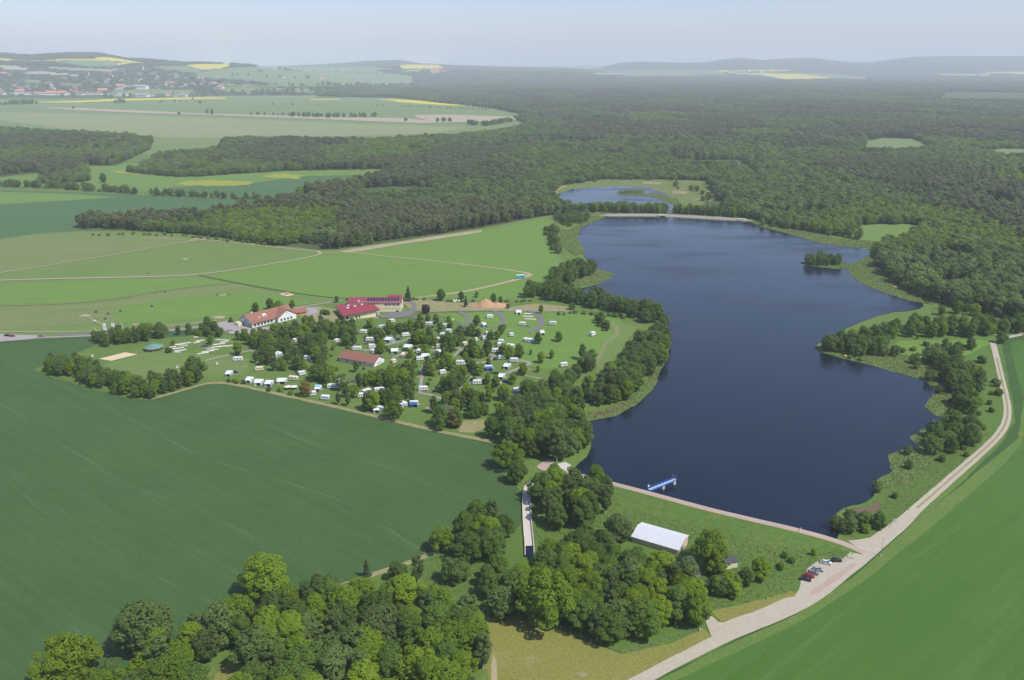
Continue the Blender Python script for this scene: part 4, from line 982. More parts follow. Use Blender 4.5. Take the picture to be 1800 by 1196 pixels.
one(1759, 604, 'dark', 9, 'dark tree over the upper end of the gravel road')
one(1595, 800, 'willow', 5, 'pale round bush at the tip of a reed bank')
one(1573, 876, 'shrub', 3, 'dark low bush on the shore grass left of the gravel road')
one(1755, 695, 'shrub', 4, 'small dark bush left of the gravel road bend')
one(1725, 638, 'shrub', 5, 'dark bush near the top of the gravel road')
one(182, 321, 'dark', 17, 'single broad tree in the pale valley meadow on the left')
one(1005, 545, 'willow', 6, 'grey bush at the sandy bank near the lake trees')

W_MIX = [('broad', 4), ('dark', 4), ('birch', 2.5), ('willow', 1)]
cluster('in the wood along the bottom edge', [(90, 1290), (175, 1235), (225, 1195), (320, 1140), (400, 1112), (440, 1085), (560, 1075), (640, 1070), (720, 1068), (790, 1085), (826, 1108), (848, 1145), (862, 1200), (870, 1290), (500, 1340)], 9.2, [('broad', 5.5), ('dark', 2.6), ('birch', 1.8), ('willow', 1.4)], 11, 17,
        exclude=[[(365, 1200), (415, 1140), (440, 1150), (430, 1210), (400, 1260), (350, 1260)]], protect=False, wide=1.05)
cluster('in the copse in front of the white-roofed hall', [(885, 1070), (905, 1010), (920, 988), (1000, 980), (1060, 980), (1130, 996), (1185, 1000), (1214, 1012), (1230, 1060), (1233, 1098), (1180, 1120), (1096, 1144), (1040, 1130), (962, 1096), (912, 1080)], 7.4, W_MIX, 9.5, 14.5, protect=True, seed=3, wide=1.1)
cluster('between the crop and the concrete chute', [(772, 968), (800, 985), (850, 990), (905, 985), (914, 960), (914, 925), (880, 925), (830, 930)], 8, [('dark', 4), ('birch', 3), ('broad', 1.5), ('willow', 1.5)], 10, 15, seed=1)
cluster('scattered in the damp hollow above the bottom wood', [(660, 1035), (720, 1015), (790, 1010), (860, 1012), (900, 1000), (912, 1020), (890, 1058), (850, 1050), (740, 1035)], 11.5, [('dark', 3), ('birch', 3), ('willow', 2)], 8, 13, seed=1)
cluster('in the copse between the chute and the dam', [(940, 880), (945, 905), (965, 930), (1000, 940), (1060, 912), (1072, 885), (1066, 862), (1020, 850), (960, 858)], 7.5, [('dark', 4), ('birch', 5), ('broad', 2)], 12, 17, seed=2)
cluster('on the hollow bank left of the white-roofed hall', [(1000, 960), (1060, 945), (1105, 945), (1130, 975), (1060, 985)], 9, [('birch', 4), ('dark', 2), ('willow', 1)], 9, 13, seed=2)
cluster('above the spillway at the lake corner', [(872, 790), (885, 762), (960, 735), (1020, 755), (1036, 775), (1032, 798), (1002, 812), (950, 806), (905, 802)], 7.5, [('broad', 3), ('dark', 4), ('birch', 2), ('willow', 2)], 10, 16, seed=4)
cluster('in the wooded camp corner near the lake', [(870, 700), (900, 690), (960, 695), (1010, 700), (1025, 740), (1000, 752), (960, 735), (885, 760), (870, 740)], 8, [('dark', 4), ('willow', 4), ('birch', 2), ('broad', 2)], 9, 14, seed=5)
cluster('in the thick hedge along the camp bottom', [(640, 715), (700, 722), (760, 738), (815, 742), (808, 765), (740, 750), (650, 730)], 8, W_MIX, 9, 13, seed=6)
cluster('among the lower camp pitches', [(560, 665), (600, 655), (700, 650), (780, 655), (870, 690), (865, 735), (800, 735), (700, 715), (600, 705), (560, 690)], 7.2, [('birch', 5), ('dark', 4), ('broad', 3), ('young', 2)], 8, 12.5, seed=7)
cluster('on the tree-covered left half of the camp', [(440, 605), (480, 592), (560, 580), (600, 575), (640, 590), (600, 615), (590, 645), (560, 665), (480, 655), (450, 640)], 7, [('birch', 6), ('dark', 4), ('broad', 3), ('willow', 1.5)], 7, 11.5, seed=8)
cluster('between the caravans in the camp middle', [(640, 585), (740, 560), (800, 580), (900, 590), (920, 640), (900, 690), (780, 655), (700, 650), (600, 655), (620, 610)], 7.5, [('young', 5), ('youngdark', 5), ('birch', 2), ('shrubb', 2)], 6, 9, seed=9)
cluster('in front of the restaurant yard', [(415, 598), (470, 592), (500, 580), (540, 570), (590, 570), (640, 578), (600, 590), (520, 600), (440, 610)], 8, [('birch', 3), ('dark', 3), ('young', 3)], 6, 10, seed=10)
cluster('in the row between road and sports lawn', [(165, 600), (185, 612), (255, 602), (292, 596), (290, 584), (250, 590), (180, 596)], 6.2, [('dark', 4), ('birch', 3), ('broad', 1)], 7, 12, seed=11)
cluster('in the hedge left of the restaurant yard', [(305, 590), (330, 585), (370, 580), (400, 590), (395, 597), (340, 592)], 6, [('shrub', 3), ('youngdark', 3), ('shrubb', 3)], 6, 9, seed=11)
cluster('in the belt along the crop left of the sports lawn', [(62, 648), (110, 642), (160, 645), (185, 665), (260, 682), (310, 672), (372, 668), (345, 678), (300, 690), (262, 704), (215, 696), (160, 680), (100, 663)], 6.3, [('dark', 5), ('birch', 3), ('broad', 2), ('willow', 1)], 7.5, 12, seed=12)
cluster('on the field boundary west of the camp rows', [(372, 668), (420, 668), (480, 684), (520, 694), (545, 700), (520, 699), (470, 688), (420, 676)], 5.5, [('shrubb', 4), ('shrub', 4), ('bronze', .6)], 5, 7, seed=13)
cluster('around the lake-side path below the lawn', [(1030, 690), (1070, 668), (1100, 640), (1118, 612), (1150, 588), (1174, 596), (1167, 622), (1144, 660), (1112, 700), (1060, 720), (1022, 724)], 8.5, [('dark', 4), ('willow', 4), ('broad', 1.5), ('birch', 2)], 9, 13.5, seed=14,
        wide=1.1)
cluster('along the lawn edge above the lake-side path', [(975, 665), (1005, 650), (1030, 625), (1045, 632), (1030, 665), (1000, 690), (960, 690)], 8, [('dark', 3), ('willow', 3), ('birch', 2)], 9, 12, seed=15)
cluster('in the small row on the bright lawn near the lake', [(1048, 560), (1060, 565), (1073, 583), (1062, 586), (1046, 566)], 6, [('youngdark', 1)], 6, 8, seed=16)
cluster('on the bank between earth mound and lake', [(925, 525), (975, 530), (1030, 542), (1060, 548), (1110, 562), (1150, 572), (1172, 575), (1150, 555), (1100, 540), (1050, 530), (1000, 518), (960, 508), (935, 512)], 8.5, [('dark', 6), ('birch', 1), ('willow', 1.5)], 9, 15, seed=17, wide=1.1)
cluster('on the wooded spit reaching into the lake', [(955, 500), (1000, 505), (1038, 490), (1046, 474), (1005, 468), (975, 480)], 9.5, [('dark', 5), ('willow', 2), ('birch', 1)], 10, 14, seed=18)
cluster('in the bush line between meadow and upper lake', [(958, 405), (972, 400), (985, 420), (975, 440), (985, 445), (975, 448), (960, 425)], 9, [('shrub', 2), ('dark', 1), ('willow', 1)], 8, 12, seed=19)
cluster('at the upper lake corner', [(975, 385), (1010, 378), (1040, 382), (1025, 395), (990, 400)], 9, [('shrub', 1), ('willow', 2), ('dark', 1)], 7, 11, seed=20)
cluster('on the reedy island of the lake', [(1404, 464), (1435, 459), (1476, 462), (1478, 470), (1430, 469)], 8, [('dark', 4), ('willow', 2)], 8, 13, seed=21)
cluster('on the islet in the far pond', [(1087, 338), (1130, 337), (1130, 341), (1090, 342)], 7, [('shrub', 1)], 5, 8, seed=22)
cluster('in the tree row between far dam and pond', [(1010, 372), (1050, 369), (1160, 371), (1172, 372), (1168, 378), (1050, 374), (1015, 377)], 7.5, [('dark', 4), ('broad', 3), ('willow', 2)], 10, 14, seed=23)
cluster('in the tree row right of the pond outlet', [(1185, 373), (1300, 377), (1330, 380), (1330, 386), (1300, 383), (1185, 377)], 7.5, [('dark', 4), ('broad', 3), ('birch', 1)], 10, 14, seed=24)
cluster('on the tip of the lake peninsula', [(1440, 617), (1465, 603), (1520, 592), (1560, 590), (1555, 610), (1560, 632), (1480, 627)], 8, [('willow', 4), ('dark', 4), ('broad', 1)], 8, 13, seed=25)
cluster('in the long row behind the peninsula lawn', [(1540, 588), (1600, 577), (1660, 573), (1740, 572), (1800, 575), (1860, 575), (1860, 592), (1800, 592), (1700, 596), (1600, 594), (1560, 596)], 8.5, [('dark', 6), ('broad', 1.5)], 9, 13, seed=26)
cluster('in the thicket below the peninsula lawn', [(1620, 640), (1650, 620), (1680, 625), (1712, 650), (1728, 680), (1724, 718), (1705, 735), (1680, 730), (1665, 690), (1650, 655)], 8.8, [('dark', 5), ('willow', 3), ('birch', 1), ('shrubb', 1)], 9, 13, seed=27)
cluster('in the thicket above the reed bank', [(1630, 800), (1640, 770), (1668, 745), (1708, 745), (1712, 770), (1698, 795), (1660, 808)], 8.6, [('dark', 5), ('willow', 3)], 9, 13, seed=28)
cluster('in the bushes at the right end of the dam', [(1460, 925), (1490, 915), (1530, 918), (1555, 932), (1545, 946), (1500, 948), (1470, 938)], 5, [('dark', 3), ('shrubb', 3), ('birch', 1), ('willow', 3)], 6, 9, seed=29, protect=False)
cluster('scattered on the dam slope right of the shed', [(1335, 985), (1375, 972), (1400, 985), (1370, 1008), (1340, 1005)], 6, [('shrub', 4), ('shrubb', 2)], 4, 6, seed=30)
cluster('on the lower dam slope by the driveway', [(1240, 1000), (1262, 1015), (1300, 1035), (1290, 1060), (1245, 1070), (1236, 1040)], 8, [('young', 3), ('dark', 2), ('willow', 2)], 7, 10, seed=31)
cluster('right of the gravel-road bend by the tall reeds', [(1536, 866), (1546, 852), (1552, 860), (1545, 872)], 5, [('shrubb', 1), ('willow', 1)], 5, 7, seed=32)
cluster('in the bushes strewn over the right shore grass', [(1590, 640), (1640, 650), (1740, 640), (1755, 680), (1760, 735), (1700, 810), (1600, 850), (1560, 830), (1640, 780), (1650, 720), (1640, 680)], 15, [('shrub', 3), ('shrubb', 3), ('willow', 2)], 5, 8, seed=50)
cluster('in the scrub around the peninsula tip lawn', [(1560, 612), (1620, 600), (1700, 612), (1660, 622), (1610, 634), (1570, 632)], 13, [('shrub', 3), ('willow', 2), ('shrubb', 2)], 5, 8, seed=51)
cluster('in the small bushes along the camp lanes', [(600, 590), (740, 562), (880, 590), (930, 640), (880, 690), (760, 700), (620, 690), (480, 670), (560, 640)], 9.5, [('shrub', 3), ('shrubb', 5), ('blossom', .5)], 4, 6, seed=52)
for px_, py_, k_, h_, lb_ in (
    (5, 186, 'dark', 17, 'round tree group leftmost beyond the pale upper field'), (17, 183, 'dark', 15, 'tree second from the left beyond the pale upper field'),
    (30, 182.5, 'dark', 20, 'left tree of the low dark row before the yellow strip'), (42, 182.5, 'dark', 22, 'middle tree of the low dark row before the yellow strip'), (56, 182, 'dark', 22, 'right tree of the low dark row before the yellow strip'),
    (212, 181, 'dark', 24, 'wide dark tree standing before the long yellow strip'), (364, 200, 'dark', 20, 'left of two trees on the tan stripe'), (373, 202, 'dark', 22, 'right of two trees on the tan stripe'),
    (129, 191.5, 'shrub', 9, 'tiny dark bush at the left end of the tan stripe'), (315, 201.5, 'shrub', 10, 'tiny dark bush midway on the tan stripe'), (339, 176, 'dark', 17, 'dark tree at the right part of the yellow strip'),
    (352, 182, 'shrub', 14, 'small bush right of the tree on the yellow strip'), (713, 214, 'dark', 14, 'small tree between the two tan fields'),
    (769, 215, 'dark', 15, 'left tree of the small group on the right tan field'), (780, 215, 'dark', 17, 'middle tree of the small group on the right tan field'), (791, 215, 'dark', 16, 'right tree of the small group on the right tan field'),
    (578, 208, 'dark', 16, 'small dark tree at the foot of the tan stripe hedge')):
    one(px_, py_, k_, h_, lb_)

def build_trees():
    CAP = {'tree': 280, 'birch': 150, 'willow': 110, 'conifer': 40, 'pine': 20, 'young tree': 190, 'shrub': 220}
    order = sorted(range(len(TREES)), key=lambda i: -TREES[i][3] / math.hypot(TREES[i][0], TREES[i][1], H) - (9 if TREES[i][5] is None else 0))
    cnt = {}; rest = []; first = {}; made = {}
    q = random.Random(5)
    for i in order:
        X, Y, k, h, label, grp, wd = TREES[i]; c = CAT[k]
        cnt[c] = cnt.get(c, 0) + 1
        if cnt[c] > CAP[c] and grp: rest.append(TREES[i]); continue
        H0, (nm, vs) = KINDS[k]; v = q.randrange(len(vs)); crn, trk = vs[v]
        s = h / H0; z = ground_z(X, Y)
        t = thing(nm, label, c, (X, Y, z), q.uniform(0, 6.28), grp)
        w_ = s * wd * q.uniform(.9, 1.12); t.scale = (w_, w_, s)
        if k not in ('shrub', 'shrubb'):
            link('trunk', trk, t)
        link('crown', crn, t)
        if grp: made.setdefault(grp, []).append((t, X, Y))
    ORD = ['first', 'second', 'third', 'fourth', 'fifth', 'sixth', 'seventh', 'eighth', 'ninth', 'tenth', 'eleventh', 'twelfth', 'thirteenth', 'fourteenth']
    for grp, L in made.items():          # say which one: depth band, then order from the left
        nb = max(1, min(4, math.ceil(len(L) / 9))); L.sort(key=lambda e: -e[2]); n = len(L)
        names = {1: [''], 2: ['rear half', 'front half'], 3: ['rear third', 'middle third', 'front third'], 4: ['rearmost band', 'upper middle band', 'lower middle band', 'front band']}[nb]
        for b in range(nb):
            part_ = sorted(L[b * n // nb:(b + 1) * n // nb], key=lambda e: e[1] / e[2])
            for i, (t, *_) in enumerate(part_):
                base = t['label']; where = (names[b] + ', ') if names[b] else ''
                if n > 1:
                    o_ = ORD[i] if i < len(ORD) else f'{i + 1}th'
                    wd_ = base.split()
                    t['label'] = ' '.join([o_] + wd_[:3] + ['from left,'] + where.split() + wd_[3:])
                    if len(t['label'].split()) > 16: t['label'] = t['label'].replace(' band,', ',').replace(' third,', ',').replace(' half,', ',')
                    if len(t['label'].split()) > 16: t['label'] = t['label'].replace(' the ', ' ')
    return rest, cnt
rest_trees, tree_count = build_trees()

# ------------------------------------------------------------------ the forests (nobody could count them): one object, trees set out on points
def proto(name, crown_me, trunk_mb=None):
    bm = bmesh.new(); bm.from_mesh(crown_me); me = bpy.data.meshes.new(name); nm = len(crown_me.materials)
    bm.to_mesh(me); bm.free()
    for m in crown_me.materials: me.materials.append(m)
    if trunk_mb:
        tm = trunk_mb.mesh('t'); bm = bmesh.new(); bm.from_mesh(me); n0 = len(bm.faces); bm.from_mesh(tm)
        bm.faces.ensure_lookup_table()
        for f in bm.faces[n0:]: f.material_index = nm
        bm.to_mesh(me); bm.free()
        for m in tm.materials: me.materials.append(m)
    return bpy.data.objects.new(name, me)       # not linked to the scene
PR = []
def far_proto(k, H0, R0, z0, n, rl, rh, shape, leafn, leaf, mat, bark, seed, tr=.3):
    PR.append((proto(k, crown(k, blob_lobes(seed, R0, z0, H0, n, rl, rh, shape), leafn, leaf, M[mat], seed), trunk_mesh('t', H0 * .85, tr, M[bark], 2, seed, R0)), H0))
far_proto('mixed', 15, 4.7, 1.2, 13, 1.7, 2.5, 'egg', 1100, .62, 'f_mixed', 'bark', 1)
far_proto('pine', 17, 3.8, 6, 11, 1.3, 2.0, 'round', 800, .6, 'f_pine', 'bark_pine', 2)
far_proto('birch', 15, 3.8, 2, 11, 1.3, 2.1, 'tall', 750, .6, 'f_birch', 'bark_birch', 3, .3)
far_proto('broad', 15, 5.2, 1.5, 13, 1.8, 2.6, 'egg', 1150, .62, 'f_broad', 'bark', 4)
far_proto('dark', 15, 4.8, 1.2, 13, 1.7, 2.5, 'egg', 1100, .62, 'f_dark', 'bark', 5)
far_proto('conifer', 16, 3.2, 1.0, 16, 1.0, 1.5, 'cone', 560, .65, 'f_conifer', 'bark', 6)
far_proto('willow', 10, 4.6, .3, 14, 1.2, 2.2, 'round', 900, .5, 'f_willow', 'bark', 8)
far_proto('shrub', 5, 3.2, 0, 8, 1.1, 1.6, 'round', 420, .55, 'f_mixed', 'bark', 7, .1)
PI = {n: i for i, n in enumerate(['mixed', 'pine', 'birch', 'broad', 'dark', 'conifer', 'willow', 'shrub'])}

def scatter_object(name, pts):
    """pts rows: x y z kind sx sz"""
    A = np.array(pts, float); me = bpy.data.meshes.new(name)
    me.vertices.add(len(A)); me.vertices.foreach_set('co', A[:, :3].ravel().astype('f'))
    a = me.attributes.new('kind', 'INT', 'POINT'); a.data.foreach_set('value', A[:, 3].astype('i'))
    rs = np.random.RandomState(11)
    a = me.attributes.new('rot', 'FLOAT_VECTOR', 'POINT')
    rt = np.zeros((len(A), 3), 'f'); rt[:, 2] = rs.uniform(0, 6.28, len(A)); a.data.foreach_set('vector', rt.ravel())
    a = me.attributes.new('scl', 'FLOAT_VECTOR', 'POINT')
    sc = np.stack([A[:, 4], A[:, 4], A[:, 5]], 1).astype('f'); a.data.foreach_set('vector', sc.ravel())
    o = link(name, me)
    ng = bpy.data.node_groups.new(name, 'GeometryNodeTree')
    ng.interface.new_socket('Geometry', in_out='INPUT', socket_type='NodeSocketGeometry')
    ng.interface.new_socket('Geometry', in_out='OUTPUT', socket_type='NodeSocketGeometry')
    gi = ng.nodes.new('NodeGroupInput'); go = ng.nodes.new('NodeGroupOutput'); jn = ng.nodes.new('GeometryNodeJoinGeometry')
    def attr(n, t):
        x = ng.nodes.new('GeometryNodeInputNamedAttribute'); x.data_type = t; x.inputs['Name'].default_value = n
        return [s for s in x.outputs if s.enabled and s.name == 'Attribute'][0]
    ak, ar, asc = attr('kind', 'INT'), attr('rot', 'FLOAT_VECTOR'), attr('scl', 'FLOAT_VECTOR')
    for k in sorted(set(A[:, 3].astype(int))):
        oi = ng.nodes.new('GeometryNodeObjectInfo'); oi.inputs['Object'].default_value = PR[k][0]
        if 'As Instance' in oi.inputs: oi.inputs['As Instance'].default_value = True
        cmp_ = ng.nodes.new('FunctionNodeCompare'); cmp_.data_type = 'INT'; cmp_.operation = 'EQUAL'
        ins = [s for s in cmp_.inputs if s.enabled]
        ng.links.new(ak, ins[0]); ins[1].default_value = k
        ip = ng.nodes.new('GeometryNodeInstanceOnPoints')
        ng.links.new(gi.outputs[0], ip.inputs['Points']); ng.links.new(cmp_.outputs[0], ip.inputs['Selection'])
        ng.links.new(oi.outputs['Geometry'], ip.inputs['Instance'])
        ng.links.new(ar, ip.inputs['Rotation']); ng.links.new(asc, ip.inputs['Scale'])
        ng.links.new(ip.outputs[0], jn.inputs[0])
    ng.links.new(jn.outputs[0], go.inputs[0])
    md = o.modifiers.new('scatter', 'NODES'); md.node_group = ng
    return o

FOREST = [
    [(-900, 228), (0, 230), (130, 237), (240, 247), (268, 252), (262, 262), (205, 291), (150, 291), (100, 300), (0, 309), (-900, 330)],
    [(72, 322), (80, 300), (120, 290), (153, 295), (155, 318), (120, 325)],
    [(225, 303), (250, 280), (385, 268), (395, 252), (440, 250), (600, 254), (800, 243), (905, 232), (930, 218), (905, 211), (925, 203), (860, 190), (760, 180), (700, 172), (600, 168), (600, 160), (680, 157), (700, 160), (850, 150), (1000, 146), (3400, 146), (3400, 520), (2400, 560), (1850, 575), (1700, 548), (1640, 530), (1600, 512), (1562, 492), (1545, 470), (1540, 440), (1555, 430), (1400, 404), (1345, 394), (1310, 380), (1262, 366), (1262, 350), (1240, 318), (1150, 316), (1060, 316), (985, 328), (970, 345), (985, 366), (1010, 374), (985, 380), (960, 379), (845, 401), (760, 414), (700, 421), (590, 440), (520, 434), (460, 429), (340, 413), (215, 404), (137, 403), (150, 390), (250, 386), (350, 383), (440, 372), (530, 352), (535, 342), (620, 330), (690, 305), (680, 298), (500, 301), (345, 311), (300, 311)],
]
HOLES = [
    [(1520, 248), (1560, 243), (1612, 245), (1640, 260), (1612, 270), (1520, 270)],
    [(1700, 268), (1760, 262), (2000, 262), (2000, 284), (1760, 280)],
    [(1650, 163), (2400, 166), (2400, 183), (1650, 179)],
    [(1215, 282), (1300, 281), (1325, 300), (1318, 306), (1290, 292), (1220, 289)],
    [(640, 333), (700, 328), (762, 330), (760, 342), (690, 345), (640, 347)],
    [(1505, 396), (1590, 395), (1640, 399), (1605, 412), (1592, 427), (1540, 436), (1512, 418)],
    [(1650, 497), (1700, 490), (1720, 505), (1680, 520), (1640, 515)],
    [(1000, 208), (1055, 210), (1055, 217), (1000, 214)],
    [(1205, 355), (1245, 352), (1275, 366), (1245, 372)],
    [(1655, 440), (1700, 450), (1720, 470), (1660, 462)],
    [(225, 295), (272, 262), (300, 262), (262, 290), (240, 302)],
    [(440, 360), (500, 356), (560, 352), (560, 346), (530, 344)],
]
def forest_points():
    rs = np.random.RandomState(3); out = []
    zones = [(560, 1250, 6.4, 1.08, 1.0), (1250, 2100, 8.2, 1.28, 1.0), (2100, 3300, 12, 1.8, 1.05), (3300, 5600, 19, 2.8, 1.1), (5600, 9500, 34, 4.6, 1.1), (9500, 12500, 60, 7.8, 1.1)]
    wp = [[tuple(P(a, b)[:2]) for a, b in poly] for poly in FOREST]; hp = [[tuple(P(a, b)[:2]) for a, b in poly] for poly in HOLES]
    for y0, y1, s, sw, sh in zones:
        ny = int((y1 - y0) / s); hx = y1 * .66 + 50
        xs = np.arange(-hx, hx, s); ys = y0 + s * np.arange(ny)
        X, Y = np.meshgrid(xs, ys); X = X + rs.uniform(-.45, .45, X.shape) * s; Y = Y + rs.uniform(-.45, .45, Y.shape) * s
        X = X.ravel(); Y = Y.ravel(); Z = terr_np(X, Y); px, py = project(X, Y, Z)
        vis = (px > -160) & (px < 1960)
        X, Y, Z, px, py = X[vis], Y[vis], Z[vis], px[vis], py[vis]
        if y0 < 5000:
            k = np.zeros(len(X), bool)
            for p in wp: k |= pip(X, Y, p)
            for p in hp: k &= ~pip(X, Y, p)
        else:
            k = np.ones(len(X), bool)
            for nm, poly in FAR_FIELDS: k &= ~(pip(px, py, poly) | pip(px, py - 1.6, poly) | pip(px, py - 3.0, poly))
            k &= ~((px < 560) & (Y < 5950))
            vill = (px < 440) & (py > 116)
            k &= ~(vill & (rs.uniform(0, 1, len(X)) < .78))
        X, Y, Z, px = X[k], Y[k], Z[k], px[k]
        for x, y, z, c in zip(X, Y, Z, px):
            n1 = noise.noise(Vector((x / 420, y / 420, 3))) + .5 * noise.noise(Vector((x / 130, y / 130, 8)))
            n2 = noise.noise(Vector((x / 260, y / 260, 30))) + .4 * noise.noise(Vector((x / 70, y / 70, 17)))
            r = rs.uniform(); wx = x + 90 * noise.noise(Vector((x / 240, y / 240, 50))); wy = y + 90 * noise.noise(Vector((x / 240, y / 240, 60)))
            wx += rs.uniform(-32, 32); wy += rs.uniform(-45, 45)
            cell = noise.cell(Vector((wx / 210, wy / 300, .5))); cell = cell - math.floor(cell); c2 = (cell * 7.77) % 1
            if noise.noise(Vector((x / 95, y / 95, 41))) < -.42 and r < .85 and y < 4000: continue            # glades and young growth
            scrub = 940 < c < 1330 and 1500 < y < 2300 and n1 < .35
            if scrub: kd = 'willow' if r < .45 else ('mixed' if r < .7 else ('broad' if r < .82 else 'birch')); stand = .68
            elif cell < (.38 + (.08 if c > 600 else 0) if y > 1350 or c > 1250 else .12): kd = 'pine' if r < .8 else ('conifer' if r < .86 else 'mixed'); stand = .9 + .2 * c2
            elif cell < .55: kd = 'broad' if r < (.5 if c > 650 or y < 1350 else .15) else ('mixed' if r < .8 else 'birch'); stand = .78 + .2 * c2
            elif cell < .72: kd = 'birch' if r < .5 else ('willow' if r < .6 else 'mixed'); stand = .8 + .2 * c2
            else: kd = 'mixed' if r < .6 else ('dark' if r < .8 else ('pine' if r < .9 else 'broad')); stand = .9 + .2 * c2
            v = rs.uniform(.78, 1.18)
            out.append((x, y, z, PI[kd], sw * v * rs.uniform(.9, 1.1), sh * v * stand))
    return out
pts = forest_points()
KM = {'broad': 'broad', 'dark': 'dark', 'birch': 'birch', 'willow': 'willow', 'conifer': 'conifer', 'pine': 'pine', 'young': 'broad', 'youngdark': 'dark', 'shrub': 'shrub', 'shrubb': 'shrub', 'purple': 'dark', 'bronze': 'mixed', 'blossom': 'shrub'}
for X, Y, k, h, *_ in rest_trees:
    kk = PI[KM[k]]; s = h / PR[kk][1]; pts.append((X, Y, ground_z(X, Y), kk, s * 1.05, s))
def hedge(px, spacing, kinds, h0, h1, jit=3, dens=1.0, seed=1):
    q = random.Random(seed); P_ = [P(a, b) for a, b in px]
    for a, b in zip(P_, P_[1:]):
        n = max(1, int((b - a).length / spacing))
        for i in range(n):
            if q.random() > dens: continue
            p = a.lerp(b, (i + q.random()) / n); k = PI[q.choice(kinds)]; h = q.uniform(h0, h1) * (1 if k != 7 else .45); s = h / PR[k][1]
            x, y = p.x + q.uniform(-jit, jit), p.y + q.uniform(-jit, jit)
            pts.append((x, y, ground_z(x, y), k, s * 1.15, s))
hedge([(0, 328), (70, 330), (150, 334), (245, 342)], 4.2, ['mixed', 'mixed', 'birch', 'willow', 'shrub', 'dark'], 9, 15, 7, .95)
hedge([(255, 343), (350, 347), (440, 351), (520, 352)], 5, ['mixed', 'birch', 'willow', 'shrub'], 7, 13, 5, .9, 2)
hedge([(525, 346), (560, 338), (600, 334), (650, 325)], 7, ['dark', 'broad', 'mixed'], 12, 17, 12, .95, 3)
hedge([(530, 336), (580, 330), (640, 320)], 8, ['dark', 'broad', 'mixed'], 12, 16, 12, .9, 33)
hedge([(445, 202), (520, 203), (570, 206)], 14, ['dark', 'mixed'], 9, 14, 8, .7, 4)
hedge([(510, 205), (570, 207), (660, 206)], 12, ['dark', 'mixed'], 14, 20, 14, 1, 5)
hedge([(450, 184), (500, 185), (570, 186)], 22, ['shrub', 'mixed'], 8, 11, 8, .5, 6)
hedge([(700, 187), (760, 190), (860, 194)], 14, ['shrub', 'mixed'], 7, 10, 6, .8, 7)
hedge([(650, 187), (672, 187)], 14, ['mixed'], 8, 10, 6, .8, 8)
hedge([(820, 218), (850, 222), (900, 214)], 9, ['dark', 'mixed', 'broad'], 14, 18, 14, 1, 9)
hedge([(275, 180.5), (300, 180), (345, 180)], 24, ['shrub', 'mixed'], 12, 15, 8, .7, 10)
hedge([(2, 185), (14, 184.5)], 12, ['mixed', 'dark'], 16, 22, 14, 1, 70)
hedge([(18, 184), (40, 184), (66, 183)], 9, ['mixed', 'dark'], 18, 26, 22, 1, 71)
hedge([(200, 182), (222, 182)], 12, ['mixed', 'dark'], 14, 24, 18, 1, 72)
hedge([(400, 134), (470, 137), (560, 139)], 60, ['mixed', 'dark'], 22, 30, 60, .8, 73)
hedge([(450, 128), (470, 128)], 40, ['mixed'], 22, 30, 60, 1, 74)
hedge([(500, 124), (525, 124)], 40, ['mixed'], 24, 32, 80, 1, 75)
hedge([(555, 128), (640, 130), (720, 134)], 50, ['mixed', 'dark'], 22, 32, 80, .9, 76)
hedge([(380, 150), (470, 151), (560, 153)], 45, ['mixed', 'dark'], 20, 30, 80, .8, 77)
hedge([(560, 152), (640, 152), (735, 150)], 30, ['dark'], 24, 34, 80, 1, 78)
hedge([(345, 170), (450, 167), (600, 163)], 30, ['mixed', 'dark'], 22, 32, 60, 1, 11)
hedge([(400, 166), (500, 162), (600, 160), (700, 156)], 26, ['mixed', 'dark'], 22, 32, 90, 1, 12)
hedge([(0, 172), (120, 172), (240, 171), (340, 168)], 40, ['mixed', 'dark'], 20, 28, 60, .5, 13)
hedge([(160, 415), (240, 412), (330, 417), (400, 424), (470, 431)], 5, ['shrub'], 5, 8, 5, .7, 14)
hedge([(600, 528), (700, 527), (770, 530), (880, 532), (935, 530)], 4, ['shrub'], 4, 6, 2, .8, 15)
hedge([(1000, 322), (1060, 317), (1150, 318), (1230, 320)], 12, ['willow', 'mixed', 'shrub'], 7, 12, 12, .8, 40)
hedge([(1190, 330), (1225, 334), (1250, 345), (1235, 362)], 11, ['willow', 'mixed', 'shrub'], 6, 10, 14, .7, 41)
hedge([(1345, 396), (1400, 404), (1470, 412), (1530, 425)], 9, ['willow', 'mixed', 'dark'], 8, 12, 8, .8, 42)
hedge([(1560, 480), (1600, 508), (1650, 528)], 8, ['willow', 'dark'], 8, 12, 8, .8, 43)
hedge([(1640, 548), (1700, 552), (1790, 560)], 9, ['dark', 'willow', 'broad'], 8, 12, 10, .8, 44)
hedge([(985, 556), (1000, 552), (1060, 553), (1110, 560)], 4, ['shrub'], 5, 8, 3, .9, 16)
hedge([(1430, 614), (1460, 626), (1540, 640)], 5, ['shrub'], 4, 6, 2, .5, 17)
hedge([(1620, 268), (1700, 262), (1800, 255)], 12, ['broad', 'mixed'], 12, 16, 15, 1, 18)
fo = scatter_object('forest_trees', pts)
tag(fo, 'wide mixed pine and broadleaf forest stretching to the hills behind the lake', 'forest', None, 'stuff')
print('forest points', len(pts), 'individual', tree_count)

